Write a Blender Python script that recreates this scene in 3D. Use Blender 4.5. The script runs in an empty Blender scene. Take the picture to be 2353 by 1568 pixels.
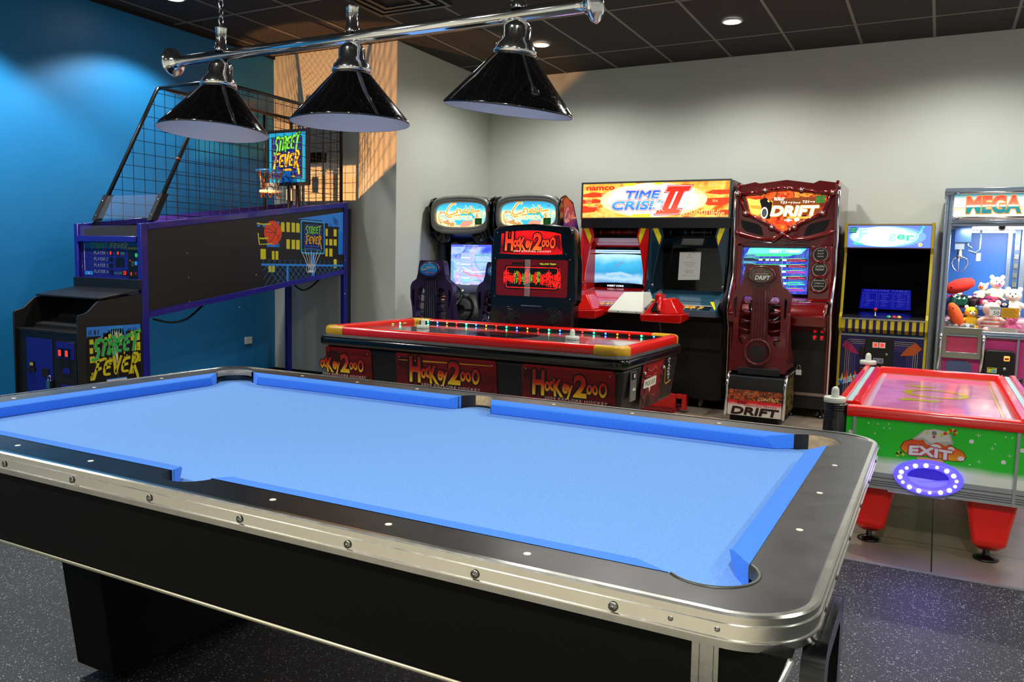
import bpy, bmesh, math, random
from mathutils import Vector, Matrix
PI = math.pi
rnd = random.Random(7)
S = bpy.context.scene
COL = S.collection
# ---------------------------------------------------------------- camera
cam = bpy.data.cameras.new('camera'); camo = bpy.data.objects.new('camera', cam); COL.objects.link(camo)
cam.sensor_width = 36; cam.lens = 1842.2 / 2353 * 36; cam.clip_start = 0.05
camo.matrix_world = Matrix(((0.88281431, -0.06621431, 0.46503178, 1.402589),
                            (0.46911943, 0.0741496, -0.88001636, -1.788708),
                            (0.02378775, 0.99504648, 0.09652275, 1.292053), (0, 0, 0, 1)))
S.camera = camo
# ---------------------------------------------------------------- world, exposure
S.view_settings.view_transform = 'Standard'; S.view_settings.look = 'None'
S.view_settings.exposure = 0.12; S.view_settings.gamma = 1.0; S.view_settings.use_curve_mapping = False
W = bpy.data.worlds.new('world'); S.world = W; W.use_nodes = True
W.node_tree.nodes['Background'].inputs[0].default_value = (0.30, 0.34, 0.42, 1)
W.node_tree.nodes['Background'].inputs[1].default_value = 0.05
# ---------------------------------------------------------------- room numbers
XL, XR, YB, YF, HC = -4.95, 4.6, 6.51, -5.2, 3.4
XP, YP = -3.35, 4.70          # return wall beside the basketball game
# ceiling downlights (x, y, watts)
LK = 1.0
DOWN = [(-4.28, 2.9, 105, 124), (-2.12, 5.33, 100, 158), (-0.30, 5.31, 95, 158), (1.53, 5.31, 100, 158), (3.35, 5.31, 70, 158),
        (-2.12, 2.95, 10, 130), (-0.3, 2.9, 150, 150), (1.53, 2.9, 165, 150), (3.35, 2.9, 70, 140),
        (-4.2, 1.3, 240, 120), (-4.2, -1.3, 110, 124), (3.35, 0.4, 90, 120),
        (-2.2, -2.4, 150, 130), (-0.3, -2.4, 215, 130), (1.7, -2.5, 290, 132), (3.35, -2.4, 80, 150), (-2.0, -4.4, 110, 150), (1.5, -4.4, 110, 150)]
# ---------------------------------------------------------------- materials
def lin(h):
    if isinstance(h, (tuple, list)): return tuple(h[:3]) + (1,)
    h = h.lstrip('#'); o = []
    for i in (0, 2, 4):
        c = int(h[i:i+2], 16) / 255; o.append(c / 12.92 if c < .04045 else ((c + .055) / 1.055) ** 2.4)
    return (*o, 1)
MC = {}
def mat(name, col='#808080', rough=.45, metal=0., emit=0., ecol=None, noise=0., nscale=20., bump=0., coat=0., spec=.5, alpha=1., trans=0.):
    if name in MC: return MC[name]
    m = bpy.data.materials.new(name); m.use_nodes = True; MC[name] = m
    nt = m.node_tree; b = nt.nodes['Principled BSDF']; c = lin(col)
    b.inputs['Base Color'].default_value = c; b.inputs['Roughness'].default_value = rough
    b.inputs['Metallic'].default_value = metal; b.inputs['Specular IOR Level'].default_value = spec
    b.inputs['Coat Weight'].default_value = coat; b.inputs['Coat Roughness'].default_value = .04
    b.inputs['Transmission Weight'].default_value = trans; b.inputs['Alpha'].default_value = alpha
    if emit:
        b.inputs['Emission Color'].default_value = lin(ecol) if ecol else c
        b.inputs['Emission Strength'].default_value = emit
    tc = nt.nodes.new('ShaderNodeTexCoord'); nz = nt.nodes.new('ShaderNodeTexNoise')
    nz.inputs['Scale'].default_value = nscale; nz.inputs['Detail'].default_value = 3
    nt.links.new(tc.outputs['Object'], nz.inputs['Vector'])
    mr = nt.nodes.new('ShaderNodeMapRange'); mr.inputs[3].default_value = max(0, rough - .04); mr.inputs[4].default_value = min(1, rough + .04)
    nt.links.new(nz.outputs['Fac'], mr.inputs[0]); nt.links.new(mr.outputs[0], b.inputs['Roughness'])
    if noise:
        mx = nt.nodes.new('ShaderNodeMix'); mx.data_type = 'RGBA'
        mx.inputs[6].default_value = tuple(max(0, v * (1 - noise)) for v in c[:3]) + (1,)
        mx.inputs[7].default_value = tuple(min(1, v * (1 + noise)) for v in c[:3]) + (1,)
        nt.links.new(nz.outputs['Fac'], mx.inputs[0]); nt.links.new(mx.outputs[2], b.inputs['Base Color'])
    if bump:
        bp = nt.nodes.new('ShaderNodeBump'); bp.inputs['Strength'].default_value = bump; bp.inputs['Distance'].default_value = .002
        nt.links.new(nz.outputs['Fac'], bp.inputs['Height']); nt.links.new(bp.outputs[0], b.inputs['Normal'])
    return m
def grad(name, stops, axis='Z', lo=0., hi=1., emit=0., rough=.4, noise=0., nscale=8., coat=0.):
    """printed artwork: colour bands along one world axis of the panel (lo..hi in object space)"""
    if name in MC: return MC[name]
    m = mat(name, '#808080', rough, coat=coat, emit=1. if emit else 0.); nt = m.node_tree; b = nt.nodes['Principled BSDF']
    tc = nt.nodes.new('ShaderNodeTexCoord'); sp = nt.nodes.new('ShaderNodeSeparateXYZ'); nt.links.new(tc.outputs['Object'], sp.inputs[0])
    mr = nt.nodes.new('ShaderNodeMapRange'); mr.inputs[1].default_value = lo; mr.inputs[2].default_value = hi
    nt.links.new(sp.outputs['XYZ'.index(axis)], mr.inputs[0])
    fac = mr.outputs[0]
    if noise:
        nz = nt.nodes.new('ShaderNodeTexNoise'); nz.inputs['Scale'].default_value = nscale; nt.links.new(tc.outputs['Object'], nz.inputs['Vector'])
        m1 = nt.nodes.new('ShaderNodeMath'); m1.operation = 'MULTIPLY_ADD'; m1.inputs[1].default_value = noise; m1.inputs[2].default_value = -noise / 2
        nt.links.new(nz.outputs['Fac'], m1.inputs[0]); m2 = nt.nodes.new('ShaderNodeMath'); m2.operation = 'ADD'
        nt.links.new(fac, m2.inputs[0]); nt.links.new(m1.outputs[0], m2.inputs[1]); fac = m2.outputs[0]
    cr = nt.nodes.new('ShaderNodeValToRGB'); el = cr.color_ramp.elements
    while len(el) < len(stops): el.new(.5)
    for e, (p, h) in zip(el, stops): e.position = p; e.color = lin(h)
    nt.links.new(fac, cr.inputs[0]); nt.links.new(cr.outputs[0], b.inputs['Base Color'])
    if emit:
        nt.links.new(cr.outputs[0], b.inputs['Emission Color']); b.inputs['Emission Strength'].default_value = emit
    return m
def blotch(name, cols, scale=6., emit=0., rough=.4, dist=1.5, voro=False):
    """printed collage: patches of several colours"""
    if name in MC: return MC[name]
    m = mat(name, '#808080', rough, emit=1. if emit else 0.); nt = m.node_tree; b = nt.nodes['Principled BSDF']
    tc = nt.nodes.new('ShaderNodeTexCoord'); nz = nt.nodes.new('ShaderNodeTexNoise'); nz.inputs['Scale'].default_value = scale
    nz.inputs['Distortion'].default_value = dist; nz.inputs['Detail'].default_value = 4
    nt.links.new(tc.outputs['Object'], nz.inputs['Vector'])
    cr = nt.nodes.new('ShaderNodeValToRGB'); cr.color_ramp.interpolation = 'LINEAR'; el = cr.color_ramp.elements
    while len(el) < len(cols): el.new(.5)
    n = len(cols)
    for i, (e, h) in enumerate(zip(el, cols)): e.position = .30 + .40 * i / (n - 1); e.color = lin(h)
    nt.links.new(nz.outputs['Fac'], cr.inputs[0]); nt.links.new(cr.outputs[0], b.inputs['Base Color'])
    if emit:
        nt.links.new(cr.outputs[0], b.inputs['Emission Color']); b.inputs['Emission Strength'].default_value = emit
    return m
def glassmat(name, tint='#ffffff', refl=.12, haze=.0):
    if name in MC: return MC[name]
    m = bpy.data.materials.new(name); m.use_nodes = True; MC[name] = m; nt = m.node_tree; nt.nodes.clear()
    out = nt.nodes.new('ShaderNodeOutputMaterial'); tr = nt.nodes.new('ShaderNodeBsdfTransparent'); tr.inputs[0].default_value = lin(tint)
    gl = nt.nodes.new('ShaderNodeBsdfGlossy'); gl.inputs['Roughness'].default_value = .03
    lw = nt.nodes.new('ShaderNodeLayerWeight'); lw.inputs[0].default_value = refl
    mx = nt.nodes.new('ShaderNodeMixShader'); nt.links.new(lw.outputs['Fresnel'], mx.inputs[0])
    nt.links.new(tr.outputs[0], mx.inputs[1]); nt.links.new(gl.outputs[0], mx.inputs[2]); last = mx.outputs[0]
    if haze:
        df = nt.nodes.new('ShaderNodeBsdfDiffuse'); m2 = nt.nodes.new('ShaderNodeMixShader'); m2.inputs[0].default_value = haze
        nt.links.new(last, m2.inputs[1]); nt.links.new(df.outputs[0], m2.inputs[2]); last = m2.outputs[0]
    nt.links.new(last, out.inputs[0]); return m
# common
BLACK = mat('black_laminate', '#0c0c0e', .42, bump=.05, nscale=60)
GLOSS = mat('black_gloss_plastic', '#060607', .16, spec=.6)
MATT = mat('black_matt', '#070708', .7)
CHROME = mat('chrome', '#f0f0f2', .13, 1.)
STEEL = mat('brushed_steel', '#b9b9b4', .28, 1., noise=.1, nscale=90)
WHITE = mat('white_plastic', '#e6e9e4', .35)
DARKSCR = mat('screen_glass_dark', '#08090a', .08, spec=.6)
# ---------------------------------------------------------------- frames and mesh builder
class F:
    """a flat working frame: origin, u and v directions, n = u x v facing out"""
    def __init__(s, o, u, v):
        s.o = Vector(o); s.u = Vector(u).normalized(); s.v = Vector(v).normalized(); s.n = s.u.cross(s.v).normalized()
    def p(s, a, b, d=0.): return s.o + s.u * a + s.v * b + s.n * d
    def off(s, a, b, d=0.): return F(s.p(a, b, d), s.u, s.v)
    def rot(s, a):
        c, n = math.cos(a), math.sin(a); return F(s.o, s.u * c + s.v * n, -s.u * n + s.v * c)
def front(x, y, z): return F((x, y, z), (1, 0, 0), (0, 0, 1))
def rside(x, y, z): return F((x, y, z), (0, 1, 0), (0, 0, 1))
def topf(x, y, z): return F((x, y, z), (1, 0, 0), (0, 1, 0))
TXT = {}
def textmesh(s, offset, spacing=1.):
    k = (s, round(offset, 4), spacing)
    if k not in TXT:
        c = bpy.data.curves.new('t', 'FONT'); c.body = s; c.size = 1.; c.offset = offset; c.resolution_u = 3; c.space_character = spacing
        o = bpy.data.objects.new('t', c); me = bpy.data.meshes.new_from_object(o)
        TXT[k] = ([v.co.copy() for v in me.vertices], [tuple(p.vertices) for p in me.polygons])
        bpy.data.objects.remove(o); bpy.data.meshes.remove(me)
    return TXT[k]
class MB:
    def __init__(s): s.v = []; s.f = []; s.m = []; s.sm = []; s.mats = []
    def _m(s, m):
        if m not in s.mats: s.mats.append(m)
        return s.mats.index(m)
    def add(s, vs, fs, m, smooth=False):
        k = len(s.v); s.v += [Vector(v) for v in vs]; i = s._m(m)
        for f in fs: s.f.append(tuple(k + a for a in f)); s.m.append(i); s.sm.append(smooth)
        return s
    def box(s, x0, x1, y0, y1, z0, z1, m):
        vs = [(x, y, z) for x in (x0, x1) for y in (y0, y1) for z in (z0, z1)]
        return s.add(vs, [(0, 1, 3, 2), (4, 6, 7, 5), (0, 4, 5, 1), (2, 3, 7, 6), (0, 2, 6, 4), (1, 5, 7, 3)], m)
    def prism(s, pts, ax, a0, a1, m, smooth=False, endm=None):
        """polygon (the two other axes, in x,y,z order) swept along axis ax"""
        def P(a, b, t): return {'x': (t, a, b), 'y': (a, t, b), 'z': (a, b, t)}[ax]
        A = sum(pts[i][0] * pts[(i + 1) % len(pts)][1] - pts[(i + 1) % len(pts)][0] * pts[i][1] for i in range(len(pts)))
        if (A < 0) != (ax == 'y'): pts = pts[::-1]
        if a0 > a1: a0, a1 = a1, a0
        n = len(pts); vs = [P(a, b, a0) for a, b in pts] + [P(a, b, a1) for a, b in pts]
        s.add(vs, [(i, (i + 1) % n, n + (i + 1) % n, n + i) for i in range(n)], m, smooth)
        k = len(s.v) - 2 * n; i = s._m(endm or m)
        s.f.append(tuple(k + j for j in range(n))[::-1]); s.m.append(i); s.sm.append(False)
        s.f.append(tuple(k + n + j for j in range(n))); s.m.append(i); s.sm.append(False)
        return s
    def slab(s, fr, pts, d0, d1, m, smooth=False, facem=None):
        """outline pts (u,v) on frame fr thickened from d0 to d1 along its normal"""
        A = sum(pts[i][0] * pts[(i + 1) % len(pts)][1] - pts[(i + 1) % len(pts)][0] * pts[i][1] for i in range(len(pts)))
        if A < 0: pts = pts[::-1]
        n = len(pts); vs = [fr.p(a, b, d0) for a, b in pts] + [fr.p(a, b, d1) for a, b in pts]
        s.add(vs, [(i, (i + 1) % n, n + (i + 1) % n, n + i) for i in range(n)], m, smooth)
        k = len(s.v) - 2 * n
        s.f.append(tuple(k + j for j in range(n))[::-1]); s.m.append(s._m(m)); s.sm.append(False)
        s.f.append(tuple(k + n + j for j in range(n))); s.m.append(s._m(facem or m)); s.sm.append(False)
        return s
    def ringslab(s, fr, outer, inner, d0, d1, m, smooth=False, din=None):
        """band between two outlines of equal point count; din = depth of the inner rim"""
        n = len(outer); din = d1 if din is None else din
        vs = [fr.p(a, b, d0) for a, b in outer] + [fr.p(a, b, d1) for a, b in outer] + [fr.p(a, b, din) for a, b in inner] + [fr.p(a, b, d0) for a, b in inner]
        fs = []
        for i in range(n):
            j = (i + 1) % n
            for q in range(3): fs.append((q * n + i, q * n + j, (q + 1) * n + j, (q + 1) * n + i))
            fs.append((3 * n + i, 3 * n + j, j, i))
        return s.add(vs, fs, m, smooth)
    def tube(s, path, r, m, n=8, closed=False, caps=True):
        P = [Vector(p) for p in path]; k = len(P); rs = r if isinstance(r, (list, tuple)) else [r] * k
        vs = []; up = None
        for i in range(k):
            if closed: t = P[(i + 1) % k] - P[i - 1]
            else: t = P[min(i + 1, k - 1)] - P[max(i - 1, 0)]
            t.normalize()
            if up is None:
                up = Vector((0, 0, 1)) if abs(t.z) < .9 else Vector((1, 0, 0))
            a = t.cross(up).normalized(); up = a.cross(t).normalized()
            for j in range(n):
                c = 2 * PI * j / n; vs.append(P[i] + (a * math.cos(c) + up * math.sin(c)) * rs[i])
        fs = []
        for i in range(k if closed else k - 1):
            i2 = (i + 1) % k
            for j in range(n): fs.append((i * n + j, i2 * n + j, i2 * n + (j + 1) % n, i * n + (j + 1) % n))
        if not closed and caps: fs += [tuple(range(n)), tuple(range((k - 1) * n, k * n))[::-1]]
        return s.add(vs, fs, m, n > 5)
    def lathe(s, prof, m, o=(0, 0, 0), ax=(0, 0, 1), n=32, a0=0., a1=2 * PI, smooth=True):
        """profile (radius, height along ax) spun round ax through o"""
        ax = Vector(ax).normalized(); a = ax.orthogonal().normalized() if abs(ax.z) < .99 else Vector((1, 0, 0)); b = ax.cross(a); o = Vector(o)
        full = abs(a1 - a0 - 2 * PI) < 1e-6; k = n if full else n + 1; vs = []
        for r, h in prof:
            for j in range(k):
                t = a0 + (a1 - a0) * j / n; vs.append(o + ax * h + (a * math.cos(t) + b * math.sin(t)) * r)
        fs = []
        for i in range(len(prof) - 1):
            for j in range(n):
                j2 = (j + 1) % k; fs.append((i * k + j, i * k + j2, (i + 1) * k + j2, (i + 1) * k + j))
        return s.add(vs, fs, m, smooth)
    def ball(s, c, r, m, n=14, sc=(1, 1, 1), rot=None):
        vs = []; fs = []; h = n // 2; R3 = rot or Matrix.Identity(3)
        for i in range(h + 1):
            t = PI * i / h
            for j in range(n):
                a = 2 * PI * j / n
                vs.append(Vector(c) + R3 @ Vector((r * sc[0] * math.sin(t) * math.cos(a), r * sc[1] * math.sin(t) * math.sin(a), r * sc[2] * math.cos(t))))
        for i in range(h):
            for j in range(n): fs.append((i * n + j, (i + 1) * n + j, (i + 1) * n + (j + 1) % n, i * n + (j + 1) % n))
        return s.add(vs, fs, m, True)
    # flat artwork on a frame ------------------------------------------------
    def poly(s, fr, pts, m, d=.001): return s.add([fr.p(a, b, d) for a, b in pts], [tuple(range(len(pts)))], m)
    def rect(s, fr, a0, a1, b0, b1, m, d=.001): return s.poly(fr, [(a0, b0), (a1, b0), (a1, b1), (a0, b1)], m, d)
    def disc(s, fr, a, b, r, m, d=.001, ry=None, n=24): return s.poly(fr, ell(a, b, r, ry or r, n), m, d)
    def ring(s, fr, a, b, r0, r1, m, d=.001, n=24, k=1.):
        vs = [fr.p(a + r0 * math.cos(2 * PI * j / n), b + k * r0 * math.sin(2 * PI * j / n), d) for j in range(n)] + \
             [fr.p(a + r1 * math.cos(2 * PI * j / n), b + k * r1 * math.sin(2 * PI * j / n), d) for j in range(n)]
        return s.add(vs, [(j, (j + 1) % n, n + (j + 1) % n, n + j) for j in range(n)], m)
    def stroke(s, fr, pts, w, m, d=.001):
        """ribbon along a polyline; w may be a list"""
        k = len(pts); ws = w if isinstance(w, (list, tuple)) else [w] * k; L = []; R = []
        for i in range(k):
            a = Vector(pts[max(i - 1, 0)]); b = Vector(pts[min(i + 1, k - 1)]); t = (b - a)
            t = t.normalized() if t.length else Vector((1, 0)); nn = Vector((-t.y, t.x)) * ws[i] / 2
            p = Vector(pts[i]); L.append(p + nn); R.append(p - nn)
        vs = [fr.p(q.x, q.y, d) for q in L] + [fr.p(q.x, q.y, d) for q in R]
        return s.add(vs, [(i, k + i, k + i + 1, i + 1) for i in range(k - 1)], m)
    def text(s, fr, t, x, y, h, m, d=.0015, w=None, off=0., shear=0., align='C', warp=None, sp=1., wall=None):
        """flat lettering, cap height h, baseline at y; w fits the width; align C/L"""
        if off > .045:   # bold outline: ring of shifted copies
            q = off * h / .70
            for j in range(10): s.text(fr, t, x + q * math.cos(2 * PI * j / 10), y + q * math.sin(2 * PI * j / 10), h, m, d + j * 5e-5, w, 0., shear, align, warp, sp)
            return s
        vs, fs = textmesh(t, off, sp)
        if not vs: return s
        v0, _ = textmesh(t, 0., sp)
        xa = min(v.x for v in v0); xb = max(v.x for v in v0); k = h / .70; kx = k if w is None else w / (xb - xa)
        x0 = x - (xb - xa) * kx / 2 if align == 'C' else x
        out = []
        for v in vs:
            a = (v.x - xa) * kx; b = v.y * k; a += b * shear
            if warp: a, b = warp(a, b)
            out.append(fr.p(x0 + a, y + b, d))
        return s.add(out, fs, m)
    def word(s, fr, t, x, y, h, layers, d=.0015, **kw):
        for i, (m, off) in enumerate(layers): s.text(fr, t, x, y, h, m, d=d + .0006 * i, off=off, **kw)
        return s
    def build(s, name, parent=None, bevel=0., seg=2, sub=0, solid=0., org=None, **tags):
        me = bpy.data.meshes.new(name); vs = s.v
        if org is None:
            lo = [min(v[i] for v in vs) for i in range(3)]; hi = [max(v[i] for v in vs) for i in range(3)]
            o = Vector(((lo[0] + hi[0]) / 2, (lo[1] + hi[1]) / 2, lo[2]))
        else: o = Vector(org)
        me.from_pydata([v - o for v in vs], [], s.f); me.validate()
        for m in s.mats: me.materials.append(m)
        if len(me.polygons) == len(s.m):
            me.polygons.foreach_set('material_index', s.m); me.polygons.foreach_set('use_smooth', s.sm)
        me.update()
        ob = bpy.data.objects.new(name, me); COL.objects.link(ob); ob['_w'] = list(o)
        if parent:
            ob.parent = parent; ob.location = o - Vector(parent['_w'])
        else: ob.location = o
        if solid:
            q = ob.modifiers.new('s', 'SOLIDIFY'); q.thickness = solid
        if bevel:
            q = ob.modifiers.new('b', 'BEVEL'); q.width = bevel; q.segments = seg; q.limit_method = 'ANGLE'; q.angle_limit = .6; q.harden_normals = False
            me.polygons.foreach_set('use_smooth', [True] * len(me.polygons)); me.set_sharp_from_angle(angle=.7)
        if sub:
            q = ob.modifiers.new('u', 'SUBSURF'); q.levels = sub; q.render_levels = sub
        for k, v in tags.items(): ob[k] = v
        return ob
def smooth(pts, n=6):
    P = [Vector(p) for p in pts]; o = []
    for i in range(len(P) - 1):
        a, b, c, d = P[max(i - 1, 0)], P[i], P[i + 1], P[min(i + 2, len(P) - 1)]
        for k in range(n):
            t = k / n; o.append(.5 * ((2 * b) + (c - a) * t + (2 * a - 5 * b + 4 * c - d) * t * t + (3 * b - a - 3 * c + d) * t ** 3))
    return o + [P[-1]]
def ell(a, b, rx, ry, n=24, t0=0., t1=2 * PI, close=True):
    k = n if close else n + 1
    return [(a + rx * math.cos(t0 + (t1 - t0) * j / n), b + ry * math.sin(t0 + (t1 - t0) * j / n)) for j in range(k)]
def rrect(a0, a1, b0, b1, r, n=5):
    o = []
    for cx, cy, t in ((a1 - r, b1 - r, 0), (a0 + r, b1 - r, PI / 2), (a0 + r, b0 + r, PI), (a1 - r, b0 + r, 1.5 * PI)):
        o += [(cx + r * math.cos(t + PI / 2 * j / n), cy + r * math.sin(t + PI / 2 * j / n)) for j in range(n + 1)]
    return o
def plate(outer, holes, ax, a0, a1, m):
    """flat plate with holes: 2D outlines filled and extruded, returned as an MB (ax z: x,y ; y: x,z ; x: y,z)"""
    c = bpy.data.curves.new('p', 'CURVE'); c.dimensions = '2D'; c.fill_mode = 'BOTH'; c.extrude = abs(a1 - a0) / 2
    for pts in [outer] + holes:
        sp = c.splines.new('POLY'); sp.points.add(len(pts) - 1); sp.use_cyclic_u = True
        for q, (x, y) in zip(sp.points, pts): q.co = (x, y, 0, 1)
    o = bpy.data.objects.new('p', c); me = bpy.data.meshes.new_from_object(o); mid = (a0 + a1) / 2
    def P(v): return {'z': (v.x, v.y, mid + v.z), 'y': (v.x, mid - v.z, v.y), 'x': (mid + v.z, v.x, v.y)}[ax]
    b = MB(); b.add([P(v.co) for v in me.vertices], [tuple(p.vertices) for p in me.polygons], m)
    bpy.data.objects.remove(o); bpy.data.meshes.remove(me); return b
def thing(name, loc, label, cat, group=None):
    o = bpy.data.objects.new(name, None); COL.objects.link(o); o.location = loc; o.empty_display_size = .1
    o['_w'] = list(loc); o['label'] = label; o['category'] = cat
    if group: o['group'] = group
    return o
def copy_tree(o, parent=None, dx=(0, 0, 0)):
    c = o.copy(); COL.objects.link(c); c.parent = parent
    if parent is None: c.location = Vector(o.location) + Vector(dx)
    for ch in list(o.children): copy_tree(ch, c)
    return c
def struct(ob): ob['kind'] = 'structure'; return ob
# ================================================================ ROOM
def wallmat(name, col, rough=.6):
    return mat(name, col, rough, noise=.03, nscale=3, bump=.06)
WGREY = wallmat('wall_paint_grey', '#ced2c9')
WBLUE = wallmat('wall_paint_blue', '#187ab8', .45)
def tilemat():
    m = mat('floor_tile', '#6e675f', .32); nt = m.node_tree; b = nt.nodes['Principled BSDF']; L = nt.links
    tc = nt.nodes.new('ShaderNodeTexCoord'); mp = nt.nodes.new('ShaderNodeMapping'); mp.inputs['Location'].default_value = (-.257, -.057, 0)
    L.new(tc.outputs['Object'], mp.inputs[0])
    br = nt.nodes.new('ShaderNodeTexBrick'); br.offset = 0; br.inputs['Scale'].default_value = 1; br.inputs['Brick Width'].default_value = .6; br.inputs['Row Height'].default_value = .6
    br.inputs['Mortar Size'].default_value = .003; br.inputs['Color1'].default_value = lin('#978674'); br.inputs['Color2'].default_value = lin('#a39382'); br.inputs['Mortar'].default_value = lin('#1d1b19')
    L.new(mp.outputs[0], br.inputs['Vector'])
    nz = nt.nodes.new('ShaderNodeTexNoise'); nz.inputs['Scale'].default_value = 5; L.new(tc.outputs['Object'], nz.inputs['Vector'])
    mx = nt.nodes.new('ShaderNodeMix'); mx.data_type = 'RGBA'; mx.blend_type = 'MULTIPLY'; mx.inputs[0].default_value = .35
    L.new(br.outputs['Color'], mx.inputs[6]); L.new(nz.outputs['Fac'], mx.inputs[7]); L.new(mx.outputs[2], b.inputs['Base Color']); return m
def rubbermat():
    m = mat('floor_rubber_speckled', '#15161a', .6, bump=.2, nscale=300); nt = m.node_tree; b = nt.nodes['Principled BSDF']; L = nt.links
    tc = nt.nodes.new('ShaderNodeTexCoord'); last = None
    for i, (sc, th) in enumerate(((150, .10), (260, .12))):
        v = nt.nodes.new('ShaderNodeTexVoronoi'); v.inputs['Scale'].default_value = sc; L.new(tc.outputs['Object'], v.inputs['Vector'])
        n2 = nt.nodes.new('ShaderNodeSeparateColor'); L.new(v.outputs['Color'], n2.inputs[0])
        c = nt.nodes.new('ShaderNodeMath'); c.operation = 'LESS_THAN'; c.inputs[1].default_value = th; L.new(n2.outputs[0], c.inputs[0])
        g = nt.nodes.new('ShaderNodeMath'); g.operation = 'LESS_THAN'; g.inputs[1].default_value = .34; L.new(v.outputs['Distance'], g.inputs[0])
        k = nt.nodes.new('ShaderNodeMath'); k.operation = 'MULTIPLY'; L.new(c.outputs[0], k.inputs[0]); L.new(g.outputs[0], k.inputs[1])
        if last: a = nt.nodes.new('ShaderNodeMath'); a.operation = 'MAXIMUM'; L.new(last, a.inputs[0]); L.new(k.outputs[0], a.inputs[1]); last = a.outputs[0]
        else: last = k.outputs[0]
    mx = nt.nodes.new('ShaderNodeMix'); mx.data_type = 'RGBA'; mx.inputs[6].default_value = lin('#0f1013'); mx.inputs[7].default_value = lin('#b4b8c0')
    L.new(last, mx.inputs[0]); L.new(mx.outputs[2], b.inputs['Base Color']); return m
YT = 2.03
struct(MB().box(XL - .1, XR + .1, YT, YB + .1, -.05, 0, tilemat()).build('floor', org=(0, 0, 0)))
struct(MB().box(XL - .1, XR + .1, -1.9, YT, -.05, 0, rubbermat()).build('floor', org=(0, 0, 0)))
struct(MB().box(XL - .1, XR + .1, YF - .1, -1.9, -.05, 0, mat('floor_pale_tile', '#b9b09c', .35, noise=.08, nscale=4)).build('floor', org=(0, 0, 0)))
struct(MB().box(XL, XR, YT - .012, YT + .012, 0, .004, mat('floor_strip_grey', '#7c7a76', .6)).build('trim_1'))
struct(MB().box(XL - .1, XL, YF - .1, YP + .1, 0, HC, WBLUE).build('wall_left'))
struct(MB().box(XL - .1, XP, YP, YP + .1, 0, HC, WGREY).build('wall_alcove'))
struct(MB().box(XP - .1, XP, YP + .1, YB + .1, 0, HC, WGREY).build('wall_return'))
struct(MB().box(XP, XR + .1, YB, YB + .1, 0, HC, WGREY).build('wall_back'))
struct(MB().box(XR, XR + .1, YF - .1, YB, 0, HC, WGREY).build('wall_right'))
struct(MB().box(XL, XR, YF - .1, YF, 0, HC, WGREY).build('wall_front'))
BB = mat('baseboard_black', '#0d0d10', .5)
struct(MB().box(XL, XL + .012, YF, YP, 0, .10, BB).build('baseboard_left'))
struct(MB().box(XL + .012, XP, YP - .012, YP, 0, .10, BB).build('baseboard_alcove'))
struct(MB().box(XP, XP + .012, YP - .012, YB - .012, 0, .10, BB).build('baseboard_return'))
struct(MB().box(XP + .012, XR, YB - .012, YB, 0, .10, BB).build('baseboard_back'))
# ceiling: dark 1200 x 600 tiles in a grey T-bar grid
CT = mat('ceiling_tile', '#2e2a28', .85, noise=.35, nscale=7, bump=.3)
TB = mat('ceiling_grid_bar', '#74736e', .5)
cb = MB().box(XL - .1, XR + .1, YF - .1, YB + .1, HC, HC + .05, CT)
x = .025 - .6 * 9
while x < XR:
    if x > XL: cb.box(x - .012, x + .012, YF, YB, HC - .004, HC + .002, TB)
    x += .6
y = 5.84 - 1.2 * 9
while y < YB:
    if y > YF: cb.box(XL, XR, y - .012, y + .012, HC - .0045, HC + .002, TB)
    y += 1.2
struct(cb.build('ceiling'))
struct(MB().box(XL, XL + .02, YF, YP, HC - .03, HC, MATT).build('trim_2'))
# downlights
LED = mat('downlight_diffuser', '#fffdf6', .5, emit=26.)
SPOTCOL = (1., .985, .93)
dl = []
for i, (x, y, w, sz) in enumerate(DOWN):
    where = {0: 'over the basketball game by the blue wall', 1: 'behind the right-hand pendant shade', 2: 'above the twin shooting game', 3: 'at the top right above the claw machine'}
    if i in where or y > 20:
        lab = 'round white glowing ceiling downlight ' + where.get(i, 'in the dark tile ceiling, out over the room')
    else: lab = 'round white glowing ceiling downlight in the dark tile ceiling, out over the room'
    t = thing('ceiling_downlight', (x, y, HC - .012), lab, 'ceiling light', 'round ceiling downlights')
    MB().lathe([(.070, .008), (.088, .008), (.088, -.002), (.072, -.006), (.070, .008)], WHITE, (x, y, HC - .012), n=28).build('trim_ring', t)
    MB().lathe([(.0, -.001), (.069, -.001), (.069, .004)], LED, (x, y, HC - .012), n=28, smooth=False).build('diffuser', t)
    l = bpy.data.lights.new('downlight_lamp', 'SPOT'); l.energy = w * LK; l.spot_size = math.radians(sz); l.spot_blend = .3 if sz < 140 else .6; l.shadow_soft_size = .07; l.color = SPOTCOL
    lo = bpy.data.objects.new('downlight_lamp', l); COL.objects.link(lo); lo.parent = t; lo.location = (0, 0, -.03)
# ceiling cassette vent
vt = thing('ceiling_vent', (-2.62, 3.60, HC - .03), 'dark square ceiling air vent above the long chrome lamp bar', 'vent')
VG = mat('vent_dark_metal', '#3a3a36', .4, .3)
v = MB()
for k, r in enumerate((.36, .27, .18)):
    z = HC - .006 - .006 * k
    v.ringslab(F((-2.62, 3.60, z - .02), (1, 0, 0), (0, 1, 0)), [(r, r), (-r, r), (-r, -r), (r, -r)], [(r - .035, r - .035), (-r + .035, r - .035), (-r + .035, -r + .035), (r - .035, -r + .035)], 0, .02, VG, din=.014)
v.build('louvre_frame', vt)
MB().box(-2.74, -2.50, 3.48, 3.72, HC - .02, HC - .004, MATT).build('core_panel', vt)
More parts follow.
